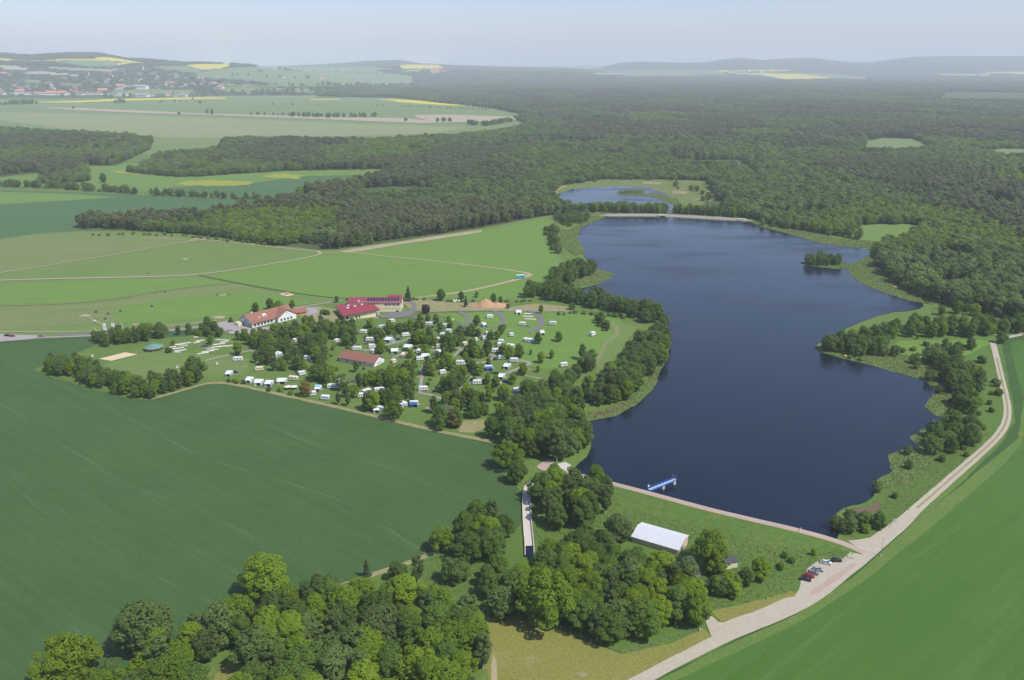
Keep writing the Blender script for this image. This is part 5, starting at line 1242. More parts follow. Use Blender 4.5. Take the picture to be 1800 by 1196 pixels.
# reeds and tall grass along the shores
def tufts(name, polys, spacing, h, mat, label, seed):
    rs = np.random.RandomState(seed); V = []; Fc = []
    for poly in polys:
        wp = [tuple(P(a, b)[:2]) for a, b in poly]; xs = [p[0] for p in wp]; ys = [p[1] for p in wp]
        X, Y = np.meshgrid(np.arange(min(xs), max(xs), spacing), np.arange(min(ys), max(ys), spacing))
        X = (X + rs.uniform(-.5, .5, X.shape) * spacing).ravel(); Y = (Y + rs.uniform(-.5, .5, Y.shape) * spacing).ravel()
        k = pip(X, Y, wp); X, Y = X[k], Y[k]
        for x, y in zip(X, Y):
            d = math.hypot(x, y); z = off(6, d)
            a = rs.uniform(0, 3.14); hh = h * rs.uniform(.4, 1.2); w_ = spacing * .55
            c, s = math.cos(a) * w_, math.sin(a) * w_; tx, ty = rs.uniform(-.4, .4, 2)
            o = len(V); V += [(x - c, y - s, z), (x + c, y + s, z), (x + c * .5 + tx, y + s * .5 + ty, z + hh), (x - c * .5 + tx, y - s * .5 + ty, z + hh * .9)]
            Fc.append((o, o + 1, o + 2, o + 3))
    me = bpy.data.meshes.new(name); me.from_pydata(V, [], Fc); me.materials.append(mat)
    t = me.attributes.new('tone', 'FLOAT', 'FACE'); t.data.foreach_set('value', rs.uniform(0, 1, len(Fc)).astype('f'))
    return tag(link(name, me), label, 'reeds', None, 'stuff')
tufts('reeds', REEDS, 1.0, .55, M['f_reed'], 'light green reeds fringing the lake shores', 4)
tufts('tall_grass', [[(925, 860), (1070, 856), (1220, 900), (1380, 940), (1500, 972), (1500, 985), (1440, 990), (1395, 1020), (1390, 1045), (1250, 1075), (1230, 1020), (1130, 950), (1060, 960), (960, 1000), (940, 960)],
                     [(1560, 860), (1640, 800), (1740, 760), (1760, 740), (1690, 815), (1600, 895), (1550, 930), (1545, 900)],
                     [(780, 975), (900, 990), (910, 1075), (830, 1080), (700, 1040), (660, 1025)]], 1.5, .2, M['f_reed'], 'rough tall grass on the dam slope and in the hollow', 5)

# ------------------------------------------------------------------ buildings
def bldg(name, label, cat, o, ang): return thing(name, label, cat, o, ang)
def part(name, mb, parent): return mb.obj(name, parent)
def gable_body(L, W, e, r, mat, y0=0):
    mb = MB(); n = [(0, y0, -.3), (0, y0 + W, -.3), (0, y0 + W, e), (0, y0 + W / 2, r), (0, y0, e)]
    vs = n + [(L, y, z) for _, y, z in n]
    mb.add(vs, [(0, 4, 3, 2, 1), (5, 6, 7, 8, 9), (0, 1, 6, 5), (0, 5, 9, 4), (1, 2, 7, 6), (2, 3, 8, 7), (3, 4, 9, 8)], mat); return mb
def gable_roof(L, W, e, r, mat, oh=.6, th=.22, y0=0, x0=None, x1=None):
    mb = MB(); s = (r - e) / (W / 2); a = -oh if x0 is None else x0; b = L + oh if x1 is None else x1; g = .03
    for sg in (0, 1):
        ye = y0 - oh if sg == 0 else y0 + W + oh; ze = e - s * oh + g; yr = y0 + W / 2; zr = r + g
        q = [(a, ye, ze), (b, ye, ze), (b, yr, zr), (a, yr, zr)]; t = [(x, y, z + th) for x, y, z in q]
        mb.add(q + t, [(0, 3, 2, 1), (4, 5, 6, 7), (0, 1, 5, 4), (1, 2, 6, 5), (2, 3, 7, 6), (3, 0, 4, 7)], mat)
    return mb
def win(parent, x, y, z, w_, h_, ax='x', mat='glass', name='window', d=.06):
    mb = MB(); mb.box((0, 0, 0), (w_, d, h_) if ax == 'x' else (d, w_, h_), M[mat]); return mb.obj(name, parent, (x, y, z))
def ang_between(a, b): return math.atan2(b.y - a.y, b.x - a.x)

# restaurant
A = on(444, 577); B_ = on(510, 560); an = ang_between(A, B_)
rs_ = bldg('restaurant', 'white restaurant building with orange-red tiled roof and two big gables', 'restaurant', A, an)
L, W, e, r = 39, 17, 4.2, 9.2
part('wall', gable_body(L, W, e, r, M['white_wall']), rs_)
part('roof', gable_roof(L, W, e, r, M['red_tile'], 1.0, .3), rs_)
wg = MB(); x0, x1, yo = 22, 39.5, -3.2
vs = [(x0, yo, -.3), (x1, yo, -.3), (x1, yo, e), ((x0 + x1) / 2, yo, r - .3), (x0, yo, e)] + [(x0, 6, -.3), (x1, 6, -.3), (x1, 6, e), ((x0 + x1) / 2, W / 2, r - .3), (x0, 6, e)]
wg.add(vs, [(0, 1, 2, 3, 4), (5, 9, 8, 7, 6), (0, 4, 9, 5), (1, 6, 7, 2), (2, 7, 8, 3), (3, 8, 9, 4)], M['white_wall']); o_ = part('wing_wall', wg, rs_)
rf = MB(); xm = (x0 + x1) / 2
for sg in (-1, 1):
    xe = x0 - .8 if sg < 0 else x1 + .8; ze = e - .35
    q = [(xe, yo - .8, ze), (xm, yo - .8, r + .05), (xm, W / 2, r + .05), (xe, W / 2, ze)]
    if sg > 0: q = q[::-1]
    t = [(a_, b_, c_ + .28) for a_, b_, c_ in q]; rf.add(q + t, [(0, 1, 2, 3), (7, 6, 5, 4), (0, 4, 5, 1), (1, 5, 6, 2), (2, 6, 7, 3), (3, 7, 4, 0)], M['red_tile'])
part('wing_roof', rf, rs_)
for i in range(5): win(rs_, -.04, 3 + i * 2.6, 1.9, 1.1, 1.7, 'y')
for i in range(3): win(rs_, -.04, 6 + i * 2.4, 5.4, .9, 1.0, 'y')
for i in range(6): win(rs_, 2.5 + i * 3.1, -.04, 1.8, 2.0, 1.9)
for i in range(4): win(rs_, 25 + i * 3.2, yo - .04, 1.7, 1.6, 1.8)
win(rs_, xm, yo - .04, 6.6, .5, 1.2)
sg = MB(); n = 14
top = [(-.1, 11.6 - i * 6.6 / n, 3.55 + 1.15 * math.sin(math.pi * i / n) ** .7) for i in range(n + 1)]; bot = [(-.1, y, 3.3) for _, y, _ in top]
for i in range(n):
    m_ = plain('sign_blue', (.05, .35, .62)) if i < 6 else plain('sign_green', (.2, .6, .3)) if i == 6 else m_
    sg.add([top[i], top[i + 1], bot[i + 1], bot[i]], [(0, 1, 2, 3)], m_)
part('painted_sign', sg, rs_)
dm = MB(); dm.add([(12.3, 2.6, 6.0), (15.3, 2.6, 6.0), (15.3, 2.6, 7.6), (12.3, 2.6, 7.2), (12.3, 6.4, 7.7), (15.3, 6.4, 7.9)], [(0, 1, 2, 3), (0, 3, 4), (1, 5, 2), (3, 2, 5, 4)], M['white_wall']); dmo = part('dormer', dm, rs_); win(dmo, 13.8, 2.56, 6.8, 1.2, .9)
sk = MB(); sk.box((8.6, 3.2, 6.45), (1.9, 1.2, .3), M['pale_cloth']); part('skylight', sk, rs_)
ch = MB(); ch.box((6, 9.2, 9.6), (1.1, .8, 1.6), M['white_wall']); part('chimney', ch, rs_)
ex = MB(); ex.box((-3, 14.8, 1.3), (4, 5, 2.8), M['cream']); part('annex', ex, rs_)
# wooden lodge
A = on(516, 556); an2 = an - .35
lo = bldg('wooden_lodge', 'small orange wooden lodge with red roof right of the restaurant', 'lodge', A, an2)
part('wall', gable_body(11, 8, 2.9, 5.2, M['orange_wall']), lo); part('roof', gable_roof(11, 8, 2.9, 5.2, M['red_tile'], .9), lo)
win(lo, 11.04, 3, 1.6, 1, 1.1, 'y'); win(lo, 4, -.04, 1.6, 1.2, 1.1)
lk = bldg('flat_link_roof', 'low pale flat-roofed link between restaurant and wooden lodge', 'annex', on(507, 556), an)
part('wall', MB().box((3, 4, 1.3), (8, 7, 2.9), M['white_wall']), lk); part('roof', MB().box((3, 4, 2.9), (9, 8, .25), M['grey_roof']), lk)
# red-roofed hall in front
A = on(607, 563.5); B_ = on(661, 557); an = ang_between(A, B_); Lh = (B_ - A).length
hl = bldg('red_roofed_hall', 'low cream hall with broad crimson roof and round white skylights', 'hall', A, an)
Wh = 27; e = 5.2
bd = MB(); vs = [(0, 0, -.3), (Lh, 0, -.3), (Lh, Wh, -.3), (0, Wh, -.3), (0, 0, e - .8), (Lh, 0, e + .6), (Lh, Wh, e + 1.6), (0, Wh, e)]
bd.add(vs, [(0, 3, 2, 1), (4, 5, 6, 7), (0, 1, 5, 4), (1, 2, 6, 5), (2, 3, 7, 6), (3, 0, 4, 7)], M['yellow_wall']); part('wall', bd, hl)
rf = MB(); q = [(-2.4, -2.4, e - .75), (Lh + 3.5, -1.6, e + .75), (Lh + 1, Wh + 1, e + 1.75), (-1.5, Wh + 1, e + .1)]; t = [(a_, b_, c_ + .45) for a_, b_, c_ in q]
rf.add(q + t, [(0, 3, 2, 1), (4, 5, 6, 7), (0, 1, 5, 4), (1, 2, 6, 5), (2, 3, 7, 6), (3, 0, 4, 7)], M['red_sheet']); part('roof', rf, hl)
for a_, b_ in ((6, 15), (8, 21), (12.5, 16.5), (19, 18), (17, 23)):
    zr = e + .15 + a_ / Lh * 1.1 + b_ / Wh * .9; d_ = MB(); d_.tube((a_, b_, zr - .3), (a_, b_, zr + .5), 1.15, 1.0, M['white_sheet'], 12); part('skylight', d_, hl)
for i in range(4): win(hl, -.04, 6 + i * 2.6, 2.0, 1.9, 3.0, 'y')
for i in range(3): win(hl, -.04, 18 + i * 2.4, 2.3, 1.2, 1.8, 'y')
win(hl, 9.5, -.04, 1.7, 1.3, 2.6); win(hl, 12, -.04, 1.7, .9, 2.6); win(hl, 1.8, -.04, 1.9, 2.4, 2.6)
gl = MB(); gl.box((Lh + .05, 3.5, 2.2), (.1, 6, 3.8), M['glass']); part('glass_front', gl, hl)
for k in range(3): part('post', MB().box((Lh + 2.6, -.6 + 3 * k, 2.4), (.35, .35, 5.2), M['white']), hl)
for a_, b_ in ((-.3, 12.5), (-.3, 19)): part('orange_trim', MB().box((a_, b_, e - .5), (.7, 2.0, 1.2), M['orange']), hl)
part('orange_trim', MB().box((Lh + .5, -.3, e + .1), (3.4, .4, 1.0), M['orange']), hl)
# yellow two-storey building with solar panels
A = on(613, 548.5); B_ = on(705, 548.5); Lb = (B_ - A).length; an = ang_between(A, B_)
yb = bldg('yellow_building', 'long two-storey cream-yellow building with maroon roof and solar panels', 'building', A, an)
Wb, e, r = 15, 8.2, 10.6
part('wall', gable_body(Lb, Wb, e, r, M['yellow_wall']), yb); part('roof', gable_roof(Lb, Wb, e, r, M['maroon_sheet'], .7, .3), yb)
rr = MB(); rr.box((Lb - 6, Wb * .72, 11.1), (12, 6, .3), M['red_sheet']); part('raised_roof', rr, yb)
part('raised_wall', MB().box((Lb - 6, Wb * .72, 10.2), (11.4, 5.4, 1.5), M['yellow_wall']), yb)
sl = (r - e) / (Wb / 2)
for i in range(11):
    x = Lb * .36 + i * (Lb * .62 / 11); d_ = MB(); zc = e + 3.6 * sl + .75
    d_.add([(x, 1.2, zc - .75), (x + 1.55, 1.2, zc - .75), (x + 1.55, 5.4, zc + .95), (x, 5.4, zc + .95), (x, 1.2, zc - .87), (x + 1.55, 1.2, zc - .87), (x + 1.55, 5.4, zc + .83), (x, 5.4, zc + .83)],
           [(0, 1, 2, 3), (7, 6, 5, 4), (0, 4, 5, 1), (1, 5, 6, 2), (2, 6, 7, 3), (3, 7, 4, 0)], M['panel']); part('solar_panel', d_, yb)
gt = MB(); gt.box((Lb * .6, .3, e + .25), (Lb * .78, .25, .5), M['white']); part('parapet', gt, yb)
part('roof_box', MB().box((Lb * .2, .4, e + .8), (1.2, 1.2, 2.2), M['yellow_wall']), yb)
for g in range(4):
    for k in range(2): win(yb, Lb * .70 + g * 3.35 + k * 1.35, -.04, 6.3, .95, 1.7)
for k in range(9): win(yb, Lb * .70 + k * 1.5, -.04, 2.9, .6, .5)
for k in range(10): win(yb, Lb * .24 + k * 1.55, -.04, 6.9, .7, .5)
win(yb, Lb + .04, 7, 5.5, 2.2, 2.5, 'y'); win(yb, Lb + .04, 4, 1.4, 1.4, 2.6, 'y', 'dark_sheet', 'door')
# wash house
A = on(597, 635.5); B_ = on(658, 646); an = ang_between(A, B_); Lw = (B_ - A).length
wh = bldg('wash_house', 'long white camp wash house with brown-red tiled gable roof', 'wash house', A, an)
part('wall', gable_body(Lw, 12.5, 3.0, 6.3, M['white_wall']), wh); part('roof', gable_roof(Lw, 12.5, 3.0, 6.3, M['barn_tile'], .8), wh)
for x_ in (2, 4, 9.5, 12, 21): win(wh, x_, -.04, 1.9, 1.1, .9)
win(wh, 6.5, -.04, 1.3, 1.1, 2.2, 'x', 'dark_sheet', 'door'); win(wh, 17.5, -.04, 1.3, 1.1, 2.2, 'x', 'dark_sheet', 'door')
win(wh, Lw + .04, 5.2, 1.5, .9, 1.1, 'y'); win(wh, Lw + .04, 8, 1.5, .9, 1.1, 'y')
for k in range(3): part('porch_post', MB().box((9.5 + 2.6 * k, -1.2, 1.3), (.2, .2, 2.6), M['wood_grey']), wh)
# white-roofed hall near the dam
A = on(1192, 977); an = R(149)
wl = bldg('white_roofed_hall', 'beige hall with bright white folded metal roof below the dam', 'hall', A, 0)
dg = Vector((math.cos(R(57)), math.sin(R(57)), 0)); dl = Vector((math.cos(an), math.sin(an), 0))
def W3(a_, b_, z_): v = dg * a_ + dl * b_; return (v.x, v.y, z_)
Wg, Lg = 10.5, 21.5
prof = [(0, -.3), (Wg, -.3), (Wg, 4.2), (Wg * .6, 5.0), (0, 2.7)]
mb = MB(); n = len(prof); vs = [W3(a_, 0, z_) for a_, z_ in prof] + [W3(a_, Lg, z_) for a_, z_ in prof]
mb.add(vs, [tuple(range(n)), tuple(range(2 * n - 1, n - 1, -1))] + [(i, n + i, n + (i + 1) % n, (i + 1) % n) for i in range(n)], M['beige_wall']); part('wall', mb, wl)
rf = MB(); pr = [(-.5, 2.6), (Wg * .6, 5.08), (Wg + .4, 4.2)]
for i in range(2):
    for j in range(13):                      # sheets of the metal roof
        a0, z0_ = pr[i]; a1, z1_ = pr[i + 1]; b0 = -.3 + j * (Lg + .6) / 13; b1 = b0 + (Lg + .6) / 13 - .05
        q = [W3(a0, b0, z0_), W3(a0, b1, z0_), W3(a1, b1, z1_), W3(a1, b0, z1_)]; t = [(x, y, z + .12) for x, y, z in q]
        rf.add(q + t, [(0, 3, 2, 1), (4, 5, 6, 7), (0, 1, 5, 4), (1, 2, 6, 5), (2, 3, 7, 6), (3, 0, 4, 7)], M['white_sheet'])
part('roof', rf, wl)
dd = MB(); q = [W3(2.6, -.05, 0), W3(5.2, -.05, 0), W3(5.2, -.05, 2.7), W3(2.6, -.05, 2.7), W3(2.6, -.15, 0), W3(5.2, -.15, 0), W3(5.2, -.15, 2.7), W3(2.6, -.15, 2.7)]
dd.add(q, [(0, 1, 2, 3), (7, 6, 5, 4), (0, 4, 5, 1), (1, 5, 6, 2), (2, 6, 7, 3), (3, 7, 4, 0)], M['wood_grey']); part('door', dd, wl)
dd = MB(); q = [W3(3.3, -.18, 0.1), W3(4.5, -.18, 0.1), W3(4.5, -.18, 2.3), W3(3.3, -.18, 2.3)]; dd.add(q, [(0, 1, 2, 3)], M['dark_sheet']); part('door_opening', dd, wl)
# shed
A = on(1275, 1002); sh = bldg('shed', 'small cream shed with dark grey sloping roof on the dam slope', 'shed', A, R(16))
bd = MB(); bd.add([(0, 0, -.3), (5.6, 0, -.3), (5.6, 3.8, -.3), (0, 3.8, -.3), (0, 0, 3.0), (5.6, 0, 3.0), (5.6, 3.8, 3.6), (0, 3.8, 3.6)], [(0, 3, 2, 1), (4, 5, 6, 7), (0, 1, 5, 4), (1, 2, 6, 5), (2, 3, 7, 6), (3, 0, 4, 7)], M['cream']); part('wall', bd, sh)
rf = MB(); q = [(-.4, -.4, 3.0), (6, -.4, 3.0), (6, 4.2, 3.72), (-.4, 4.2, 3.72)]; t = [(a_, b_, c_ + .15) for a_, b_, c_ in q]; rf.add(q + t, [(0, 3, 2, 1), (4, 5, 6, 7), (0, 1, 5, 4), (1, 2, 6, 5), (2, 3, 7, 6), (3, 0, 4, 7)], M['dark_sheet']); part('roof', rf, sh)
win(sh, 1.6, -.04, 2.0, .9, .6)
# pavilion
pv = bldg('pavilion', 'round brick pavilion with pointed green copper roof by the sports lawn', 'pavilion', on(271, 615), 0)
def ngon(mb, r0, z0, r1, z1, m, n=8, ph=.2):
    vs = [(math.cos(ph + 6.2832 * i / n) * r0, math.sin(ph + 6.2832 * i / n) * r0, z0) for i in range(n)] + [(math.cos(ph + 6.2832 * i / n) * r1, math.sin(ph + 6.2832 * i / n) * r1, z1) for i in range(n)]
    mb.add(vs, [(i, (i + 1) % n, n + (i + 1) % n, n + i) for i in range(n)] + [tuple(range(n - 1, -1, -1)), tuple(range(n, 2 * n))], m); return mb
part('wall', ngon(MB(), 5.9, -.3, 5.9, 2.2, M['brick_wall']), pv); part('roof', ngon(ngon(MB(), 7.2, 2.1, 3.6, 3.6, M['copper_green']), 3.6, 3.6, .5, 4.6, M['copper_green']), pv)
part('roof_lantern', ngon(ngon(MB(), .9, 4.4, .9, 5.0, M['copper_green']), 1.2, 5.0, .1, 5.7, M['copper_green']), pv)

# ------------------------------------------------------------------ vehicles
def caravan_proto(cream=False, awning=None, tarp=False):
    root = link('caravan', None); bm_ = M['cream'] if cream else M['white']
    prof = [(-3.0, .55), (2.75, .55), (3.0, 1.2), (2.8, 2.2), (2.3, 2.62), (-2.6, 2.68), (-2.95, 2.3)]
    MB().prism([(x, z) for x, z in prof], -1.12, 1.12, bm_).obj('body', root)
    wn = MB().box((0, 0, 0), (.95, .05, .6), M['glass']).mesh('window')
    for y in (-1.14, 1.14):
        for x in (-1.9, -.1, 1.75): link('window', wn, root, (x, y, 1.75))
    we = MB().box((0, 0, 0), (.05, 1.5, .65), M['glass']).mesh('window')
    link('window', we, root, (-3.0, 0, 1.8)); link('window', we, root, (2.96, 0, 1.8))
    MB().box((.9, -1.15, 1.45), (.62, .05, 1.65), M['pale_cloth']).obj('door', root)
    wm = MB().tube((0, -.1, 0), (0, .1, 0), .33, .33, M['black'], 10).mesh('wheel')
    for y in (-1.05, 1.05): link('wheel', wm, root, (-.1, y, .33))
    MB().tube((2.9, -.5, .5), (4.2, 0, .5), .05, .05, M['metal']).tube((2.9, .5, .5), (4.2, 0, .5), .05, .05, M['metal']).tube((4.1, 0, 0), (4.1, 0, .6), .05, .05, M['metal']).obj('drawbar', root)
    MB().box((.2, 0, 2.72), (.75, .75, .14), M['pale_cloth']).obj('roof_hatch', root)
    if awning:
        m_ = M[awning]; a = MB()
        a.add([(-2.4, -1.16, 2.45), (2.1, -1.16, 2.45), (2.1, -3.7, 1.95), (-2.4, -3.7, 1.95), (-2.4, -1.16, 2.4), (2.1, -1.16, 2.4), (2.1, -3.7, 1.9), (-2.4, -3.7, 1.9)], [(0, 1, 2, 3), (7, 6, 5, 4), (0, 4, 5, 1), (1, 5, 6, 2), (2, 6, 7, 3), (3, 7, 4, 0)], M['pale_cloth'] if awning in ('grey', 'teal_cloth') else m_)
        a.add([(-2.4, -1.16, 0), (-2.4, -3.7, 0), (-2.4, -3.7, 1.9), (-2.4, -1.16, 2.4)], [(0, 1, 2, 3)], m_)
        a.add([(2.1, -1.16, 0), (2.1, -3.7, 0), (2.1, -3.7, 1.9), (2.1, -1.16, 2.4)], [(3, 2, 1, 0)], m_)
        a.add([(-2.4, -3.72, 0), (-.6, -3.72, 0), (-.6, -3.72, 1.9), (-2.4, -3.72, 1.9)], [(0, 1, 2, 3)], m_)
        aw = a.obj('awning', root); link('window', MB().box((0, 0, 0), (1.0, .05, .7), M['glass']).mesh('window'), aw, (-1.5, -3.76, 1.2))
    if tarp:
        MB().box((-.4, 0, 2.8), (5.0, 2.9, .1), M['teal_cloth'], 0).obj('tarpaulin', root)
    return root
def motorhome_proto():
    root = link('motorhome', None)
    prof = [(-3.2, .5), (1.5, .5), (1.5, 1.9), (2.7, 2.1), (2.6, 2.75), (2.2, 2.95), (-3.1, 2.95), (-3.25, 2.4)]
    MB().prism(prof, -1.12, 1.12, M['white']).obj('body', root)
    MB().prism([(1.55, .5), (3.2, .5), (3.3, 1.15), (2.55, 1.3), (2.1, 2.0), (1.55, 1.88)], -1.0, 1.0, M['white']).obj('cab', root)
    MB().add([(2.58, -.9, 1.33), (2.58, .9, 1.33), (2.17, .85, 1.95), (2.17, -.85, 1.95)], [(0, 1, 2, 3)], M['glass']).obj('windscreen', root)
    wn = MB().box((0, 0, 0), (1.0, .05, .6), M['glass']).mesh('window')
    for y in (-1.14, 1.14):
        for x in (-2.2, -.3): link('window', wn, root, (x, y, 1.9))
    link('window', MB().box((0, 0, 0), (.05, 1.3, .6), M['glass']).mesh('window'), root, (-3.27, 0, 1.9))
    wm = MB().tube((0, -.12, 0), (0, .12, 0), .36, .36, M['black'], 10).mesh('wheel')
    for y in (-1.0, 1.0):
        for x in (-2.0, 2.4): link('wheel', wm, root, (x, y, .36))
    MB().box((-1, 0, 3.0), (.8, .8, .15), M['pale_cloth']).obj('roof_hatch', root)
    return root
PC = {'C': lambda: caravan_proto(), 'K': lambda: caravan_proto(True), 'A': lambda: caravan_proto(False, 'grey'), 'B': lambda: caravan_proto(False, 'blue_cloth'), 'W': lambda: caravan_proto(False, 'pale_cloth'),
      'L': lambda: caravan_proto(False, 'pale_cloth'), 'E': lambda: caravan_proto(False, 'teal_cloth'), 'G': lambda: caravan_proto(False, 'grey', True), 'M': motorhome_proto}
done = {}
qv = random.Random(4)
for px_, py_, ln, rz, ty, lb in CAMP:
    rz += qv.choice((0, 0, 180)) + qv.uniform(-14, 22)
    p = on(px_, py_); s = ln / 6.0
    if ty not in done:
        done[ty] = PC[ty](); o = done[ty]; o.location = p; o.rotation_euler.z = R(rz); o.scale = (s * 1.0, 1.05, 1.08); o['category'] = 'motorhome' if ty == 'M' else 'caravan'; o['group'] = G_CAMP; o['label'] = lb
    else: dup(done[ty], p, R(rz), lb, G_CAMP, (s * 1.0, 1.05, 1.08))
def car_proto(paint, estate=False):
    root = link('car', None); m_ = CARP[paint]
    MB().prism([(-2.15, .32), (2.1, .32), (2.2, .6), (2.05, .86), (1.0, .98), (-2.05, 1.0), (-2.22, .7)], -.86, .86, m_).obj('body', root)
    b = -1.95 if estate else -1.75
    c = MB(); lo_ = [(b - .15, 1.0), (1.15, .97)]; hi_ = [(b + .35, 1.45), (.35, 1.45)]
    vs = [(lo_[0][0], -.8, 1.0), (lo_[1][0], -.8, .97), (lo_[1][0], .8, .97), (lo_[0][0], .8, 1.0), (hi_[0][0], -.62, 1.42), (hi_[1][0], -.62, 1.42), (hi_[1][0], .62, 1.42), (hi_[0][0], .62, 1.42)]
    c.add(vs, [(0, 3, 2, 1), (4, 5, 6, 7), (0, 1, 5, 4), (1, 2, 6, 5), (2, 3, 7, 6), (3, 0, 4, 7)], M['glass']); c.obj('windows', root)
    MB().box(((hi_[0][0] + hi_[1][0]) / 2, 0, 1.45), (hi_[1][0] - hi_[0][0] + .1, 1.3, .06), m_).obj('roof', root)
    wm = MB().tube((0, -.1, 0), (0, .1, 0), .32, .32, M['black'], 10).mesh('wheel')
    for y in (-.8, .8):
        for x in (-1.35, 1.35): link('wheel', wm, root, (x, y, .32))
    hm = MB().box((0, 0, 0), (.06, .3, .14), M['white']).mesh('headlight')
    for y in (-.6, .6): link('headlight', hm, root, (2.17, y, .68))
    return root
dc = {}
for i, (px_, py_, rz, pt, lb) in enumerate(CARS):
    p = on(px_, py_); g = 'cars parked beside the gravel road junction' if px_ > 1400 else None
    if pt not in dc:
        o = dc[pt] = car_proto(pt, pt in ('silver', 'grey')); o.location = p; o.rotation_euler.z = R(rz); o['category'] = 'car'; o['label'] = lb
        if g: o['group'] = g
    else:
        o = dup(dc[pt], p, R(rz), lb)
        if g: o['group'] = g
        elif 'group' in o: del o['group']
# turquoise wagon
wg_ = thing('site_wagon', 'turquoise site wagon with pale roof at the end of the sandy path', 'wagon', on(915, 490), R(8))
MB().box((0, 0, 2.0), (8.4, 2.6, 2.4), M['turquoise']).obj('body', wg_)
MB().prism([(-4.4, 3.2), (4.4, 3.2), (4.3, 3.4), (-4.3, 3.4)], -1.5, 1.5, M['pale_cloth']).obj('roof', wg_)
for x_ in (-2.6, .2): win(wg_, x_, -1.33, 2.2, 1.0, .9)
win(wg_, 2.4, -1.33, 1.8, .9, 1.9, 'x', 'dark_sheet', 'door')
wm = MB().tube((0, -.12, 0), (0, .12, 0), .45, .45, M['black'], 10).mesh('wheel')
for y_ in (-1.1, 1.1):
    for x_ in (-2.8, 2.8): link('wheel', wm, wg_, (x_, y_, .45))
MB().box((0, 0, .7), (7.6, 1.6, .2), M['dark_sheet']).obj('chassis', wg_)

# ------------------------------------------------------------------ small things
# blue footbridge from the dam into the lake
a = P(1141, 861, 2.7); b = P(1187, 842, 2.9); an = ang_between(a, b); Ld = (Vector((b.x, b.y)) - Vector((a.x, a.y))).length
fb = thing('jetty', 'blue steel footbridge running from the dam out over the lake', 'footbridge', (a.x, a.y, 0), an)
MB().box((Ld / 2, 0, 2.75), (Ld, 1.3, .12), M['deck']).obj('deck', fb)
for y_ in (-.72, .72): MB().box((Ld / 2, y_, 2.5), (Ld, .16, .65), M['blue_steel']).obj('girder', fb)
for y_ in (-.72, .72):
    rl = MB().box((Ld / 2, y_, 3.75), (Ld, .07, .07), M['blue_steel']).box((Ld / 2, y_, 3.3), (Ld, .05, .05), M['blue_steel']).obj('handrail', fb)
    pm = MB().box((0, 0, 0), (.07, .07, .9), M['blue_steel']).mesh('rail_post')
    for k in range(9): link('rail_post', pm, rl, (k * Ld / 8, y_, 3.26))
for x_ in (Ld * .52, Ld - .9): MB().box((x_, 0, 1.0), (1.5, 1.6, 2.9), M['concrete'], 0, .9).obj('pier', fb)
for x_, y_ in ((Ld - 1.5, .7), (Ld - .1, -.7), (Ld - .1, .7), (Ld - 1.5, -.7)): MB().box((x_, y_, 4.2), (.12, .12, 2.9), M['metal']).obj('end_post', fb)
lb_ = thing('lifebuoy_stand', 'white lifebuoy board on a post where the footbridge starts', 'lifebuoy stand', P(1140, 861, 2.4), 0)
MB().tube((0, 0, 0), (0, 0, 2.0), .06, .06, M['blue_steel']).obj('post', lb_); MB().box((0, -.08, 2.1), (.9, .12, 1.1), M['white']).obj('board', lb_)
# poles
def pole(px, py, h, lb, r=.11):
    t = thing('mast', lb, 'mast', on(px, py), 0); MB().tube((0, 0, -.3), (0, 0, h), r, r * .6, M['metal'], 8).obj('pole', t)
    MB().tube((0, 0, -.1), (0, 0, .8), .32, .28, M['concrete'], 8).obj('base', t); MB().box((.25, 0, h), (.6, .15, .12), M['metal']).obj('lamp_head', t)
pole(1548, 978, 9, 'tall thin grey mast on the verge at the road junction')
pole(1230, 1108, 7.5, 'thin wooden pole at the corner of the hay meadow')
for px_, py_, lb in ((1572, 921, 'white notice board on the grass, the larger of two by the gravel road'), (1564, 929, 'small white notice board nearer the bushes by the gravel road')):
    t = thing('notice_board', lb, 'sign', on(px_, py_), R(-25)); MB().box((0, 0, 1.6), (1.5 if px_ > 1570 else 1.0, .08, 1.1), M['white']).obj('board', t)
    for x_ in (-.5, .5): MB().box((x_ * .8, .06, .8), (.08, .08, 2.0), M['wood_grey']).obj('post', t)
# barrier on the dam
p = P(1407, 933, 2.6); t = thing('barrier', 'white tubular barrier standing across the dam path', 'barrier', (p.x, p.y, 2.4), R(62))
for x_ in (-1.2, 1.2): MB().box((x_, 0, .6), (.1, .1, 1.3), M['white']).obj('post', t)
MB().box((0, 0, 1.1), (2.5, .08, .1), M['white']).box((0, 0, .6), (2.5, .06, .08), M['white']).obj('rail', t)
# fence round the copse
fpx = [(912, 1083), (940, 1092), (985, 1108), (1040, 1130), (1094, 1149), (1130, 1140), (1180, 1124), (1228, 1107)]
fw = [on(a_, b_) for a_, b_ in fpx]
fc = thing('wire_fence', 'wire fence with weathered posts between copse and hay meadow', 'fence', fw[0], 0); pmm = MB().box((0, 0, .8), (.14, .14, 2.0), M['wood_grey']).mesh('post'); wires = MB()
for a_, b_ in zip(fw, fw[1:]):
    n = max(1, int((b_ - a_).length / 3.4))
    for k in range(n): link('post', pmm, fc, a_.lerp(b_, k / n) - fw[0])
    for z_ in (.5, 1.0, 1.5): wires.tube(a_ - fw[0] + Vector((0, 0, z_)), b_ - fw[0] + Vector((0, 0, z_)), .015, .015, M['metal'], 3)
wires.obj('wire', fc)
fpx = [(826, 1080), (850, 1077), (880, 1074), (908, 1074)]; fw = [on(a_, b_) for a_, b_ in fpx]
fc = thing('wooden_fence', 'low brown wooden fence above the left corner of the hay meadow', 'fence', fw[0], 0); rl = MB()
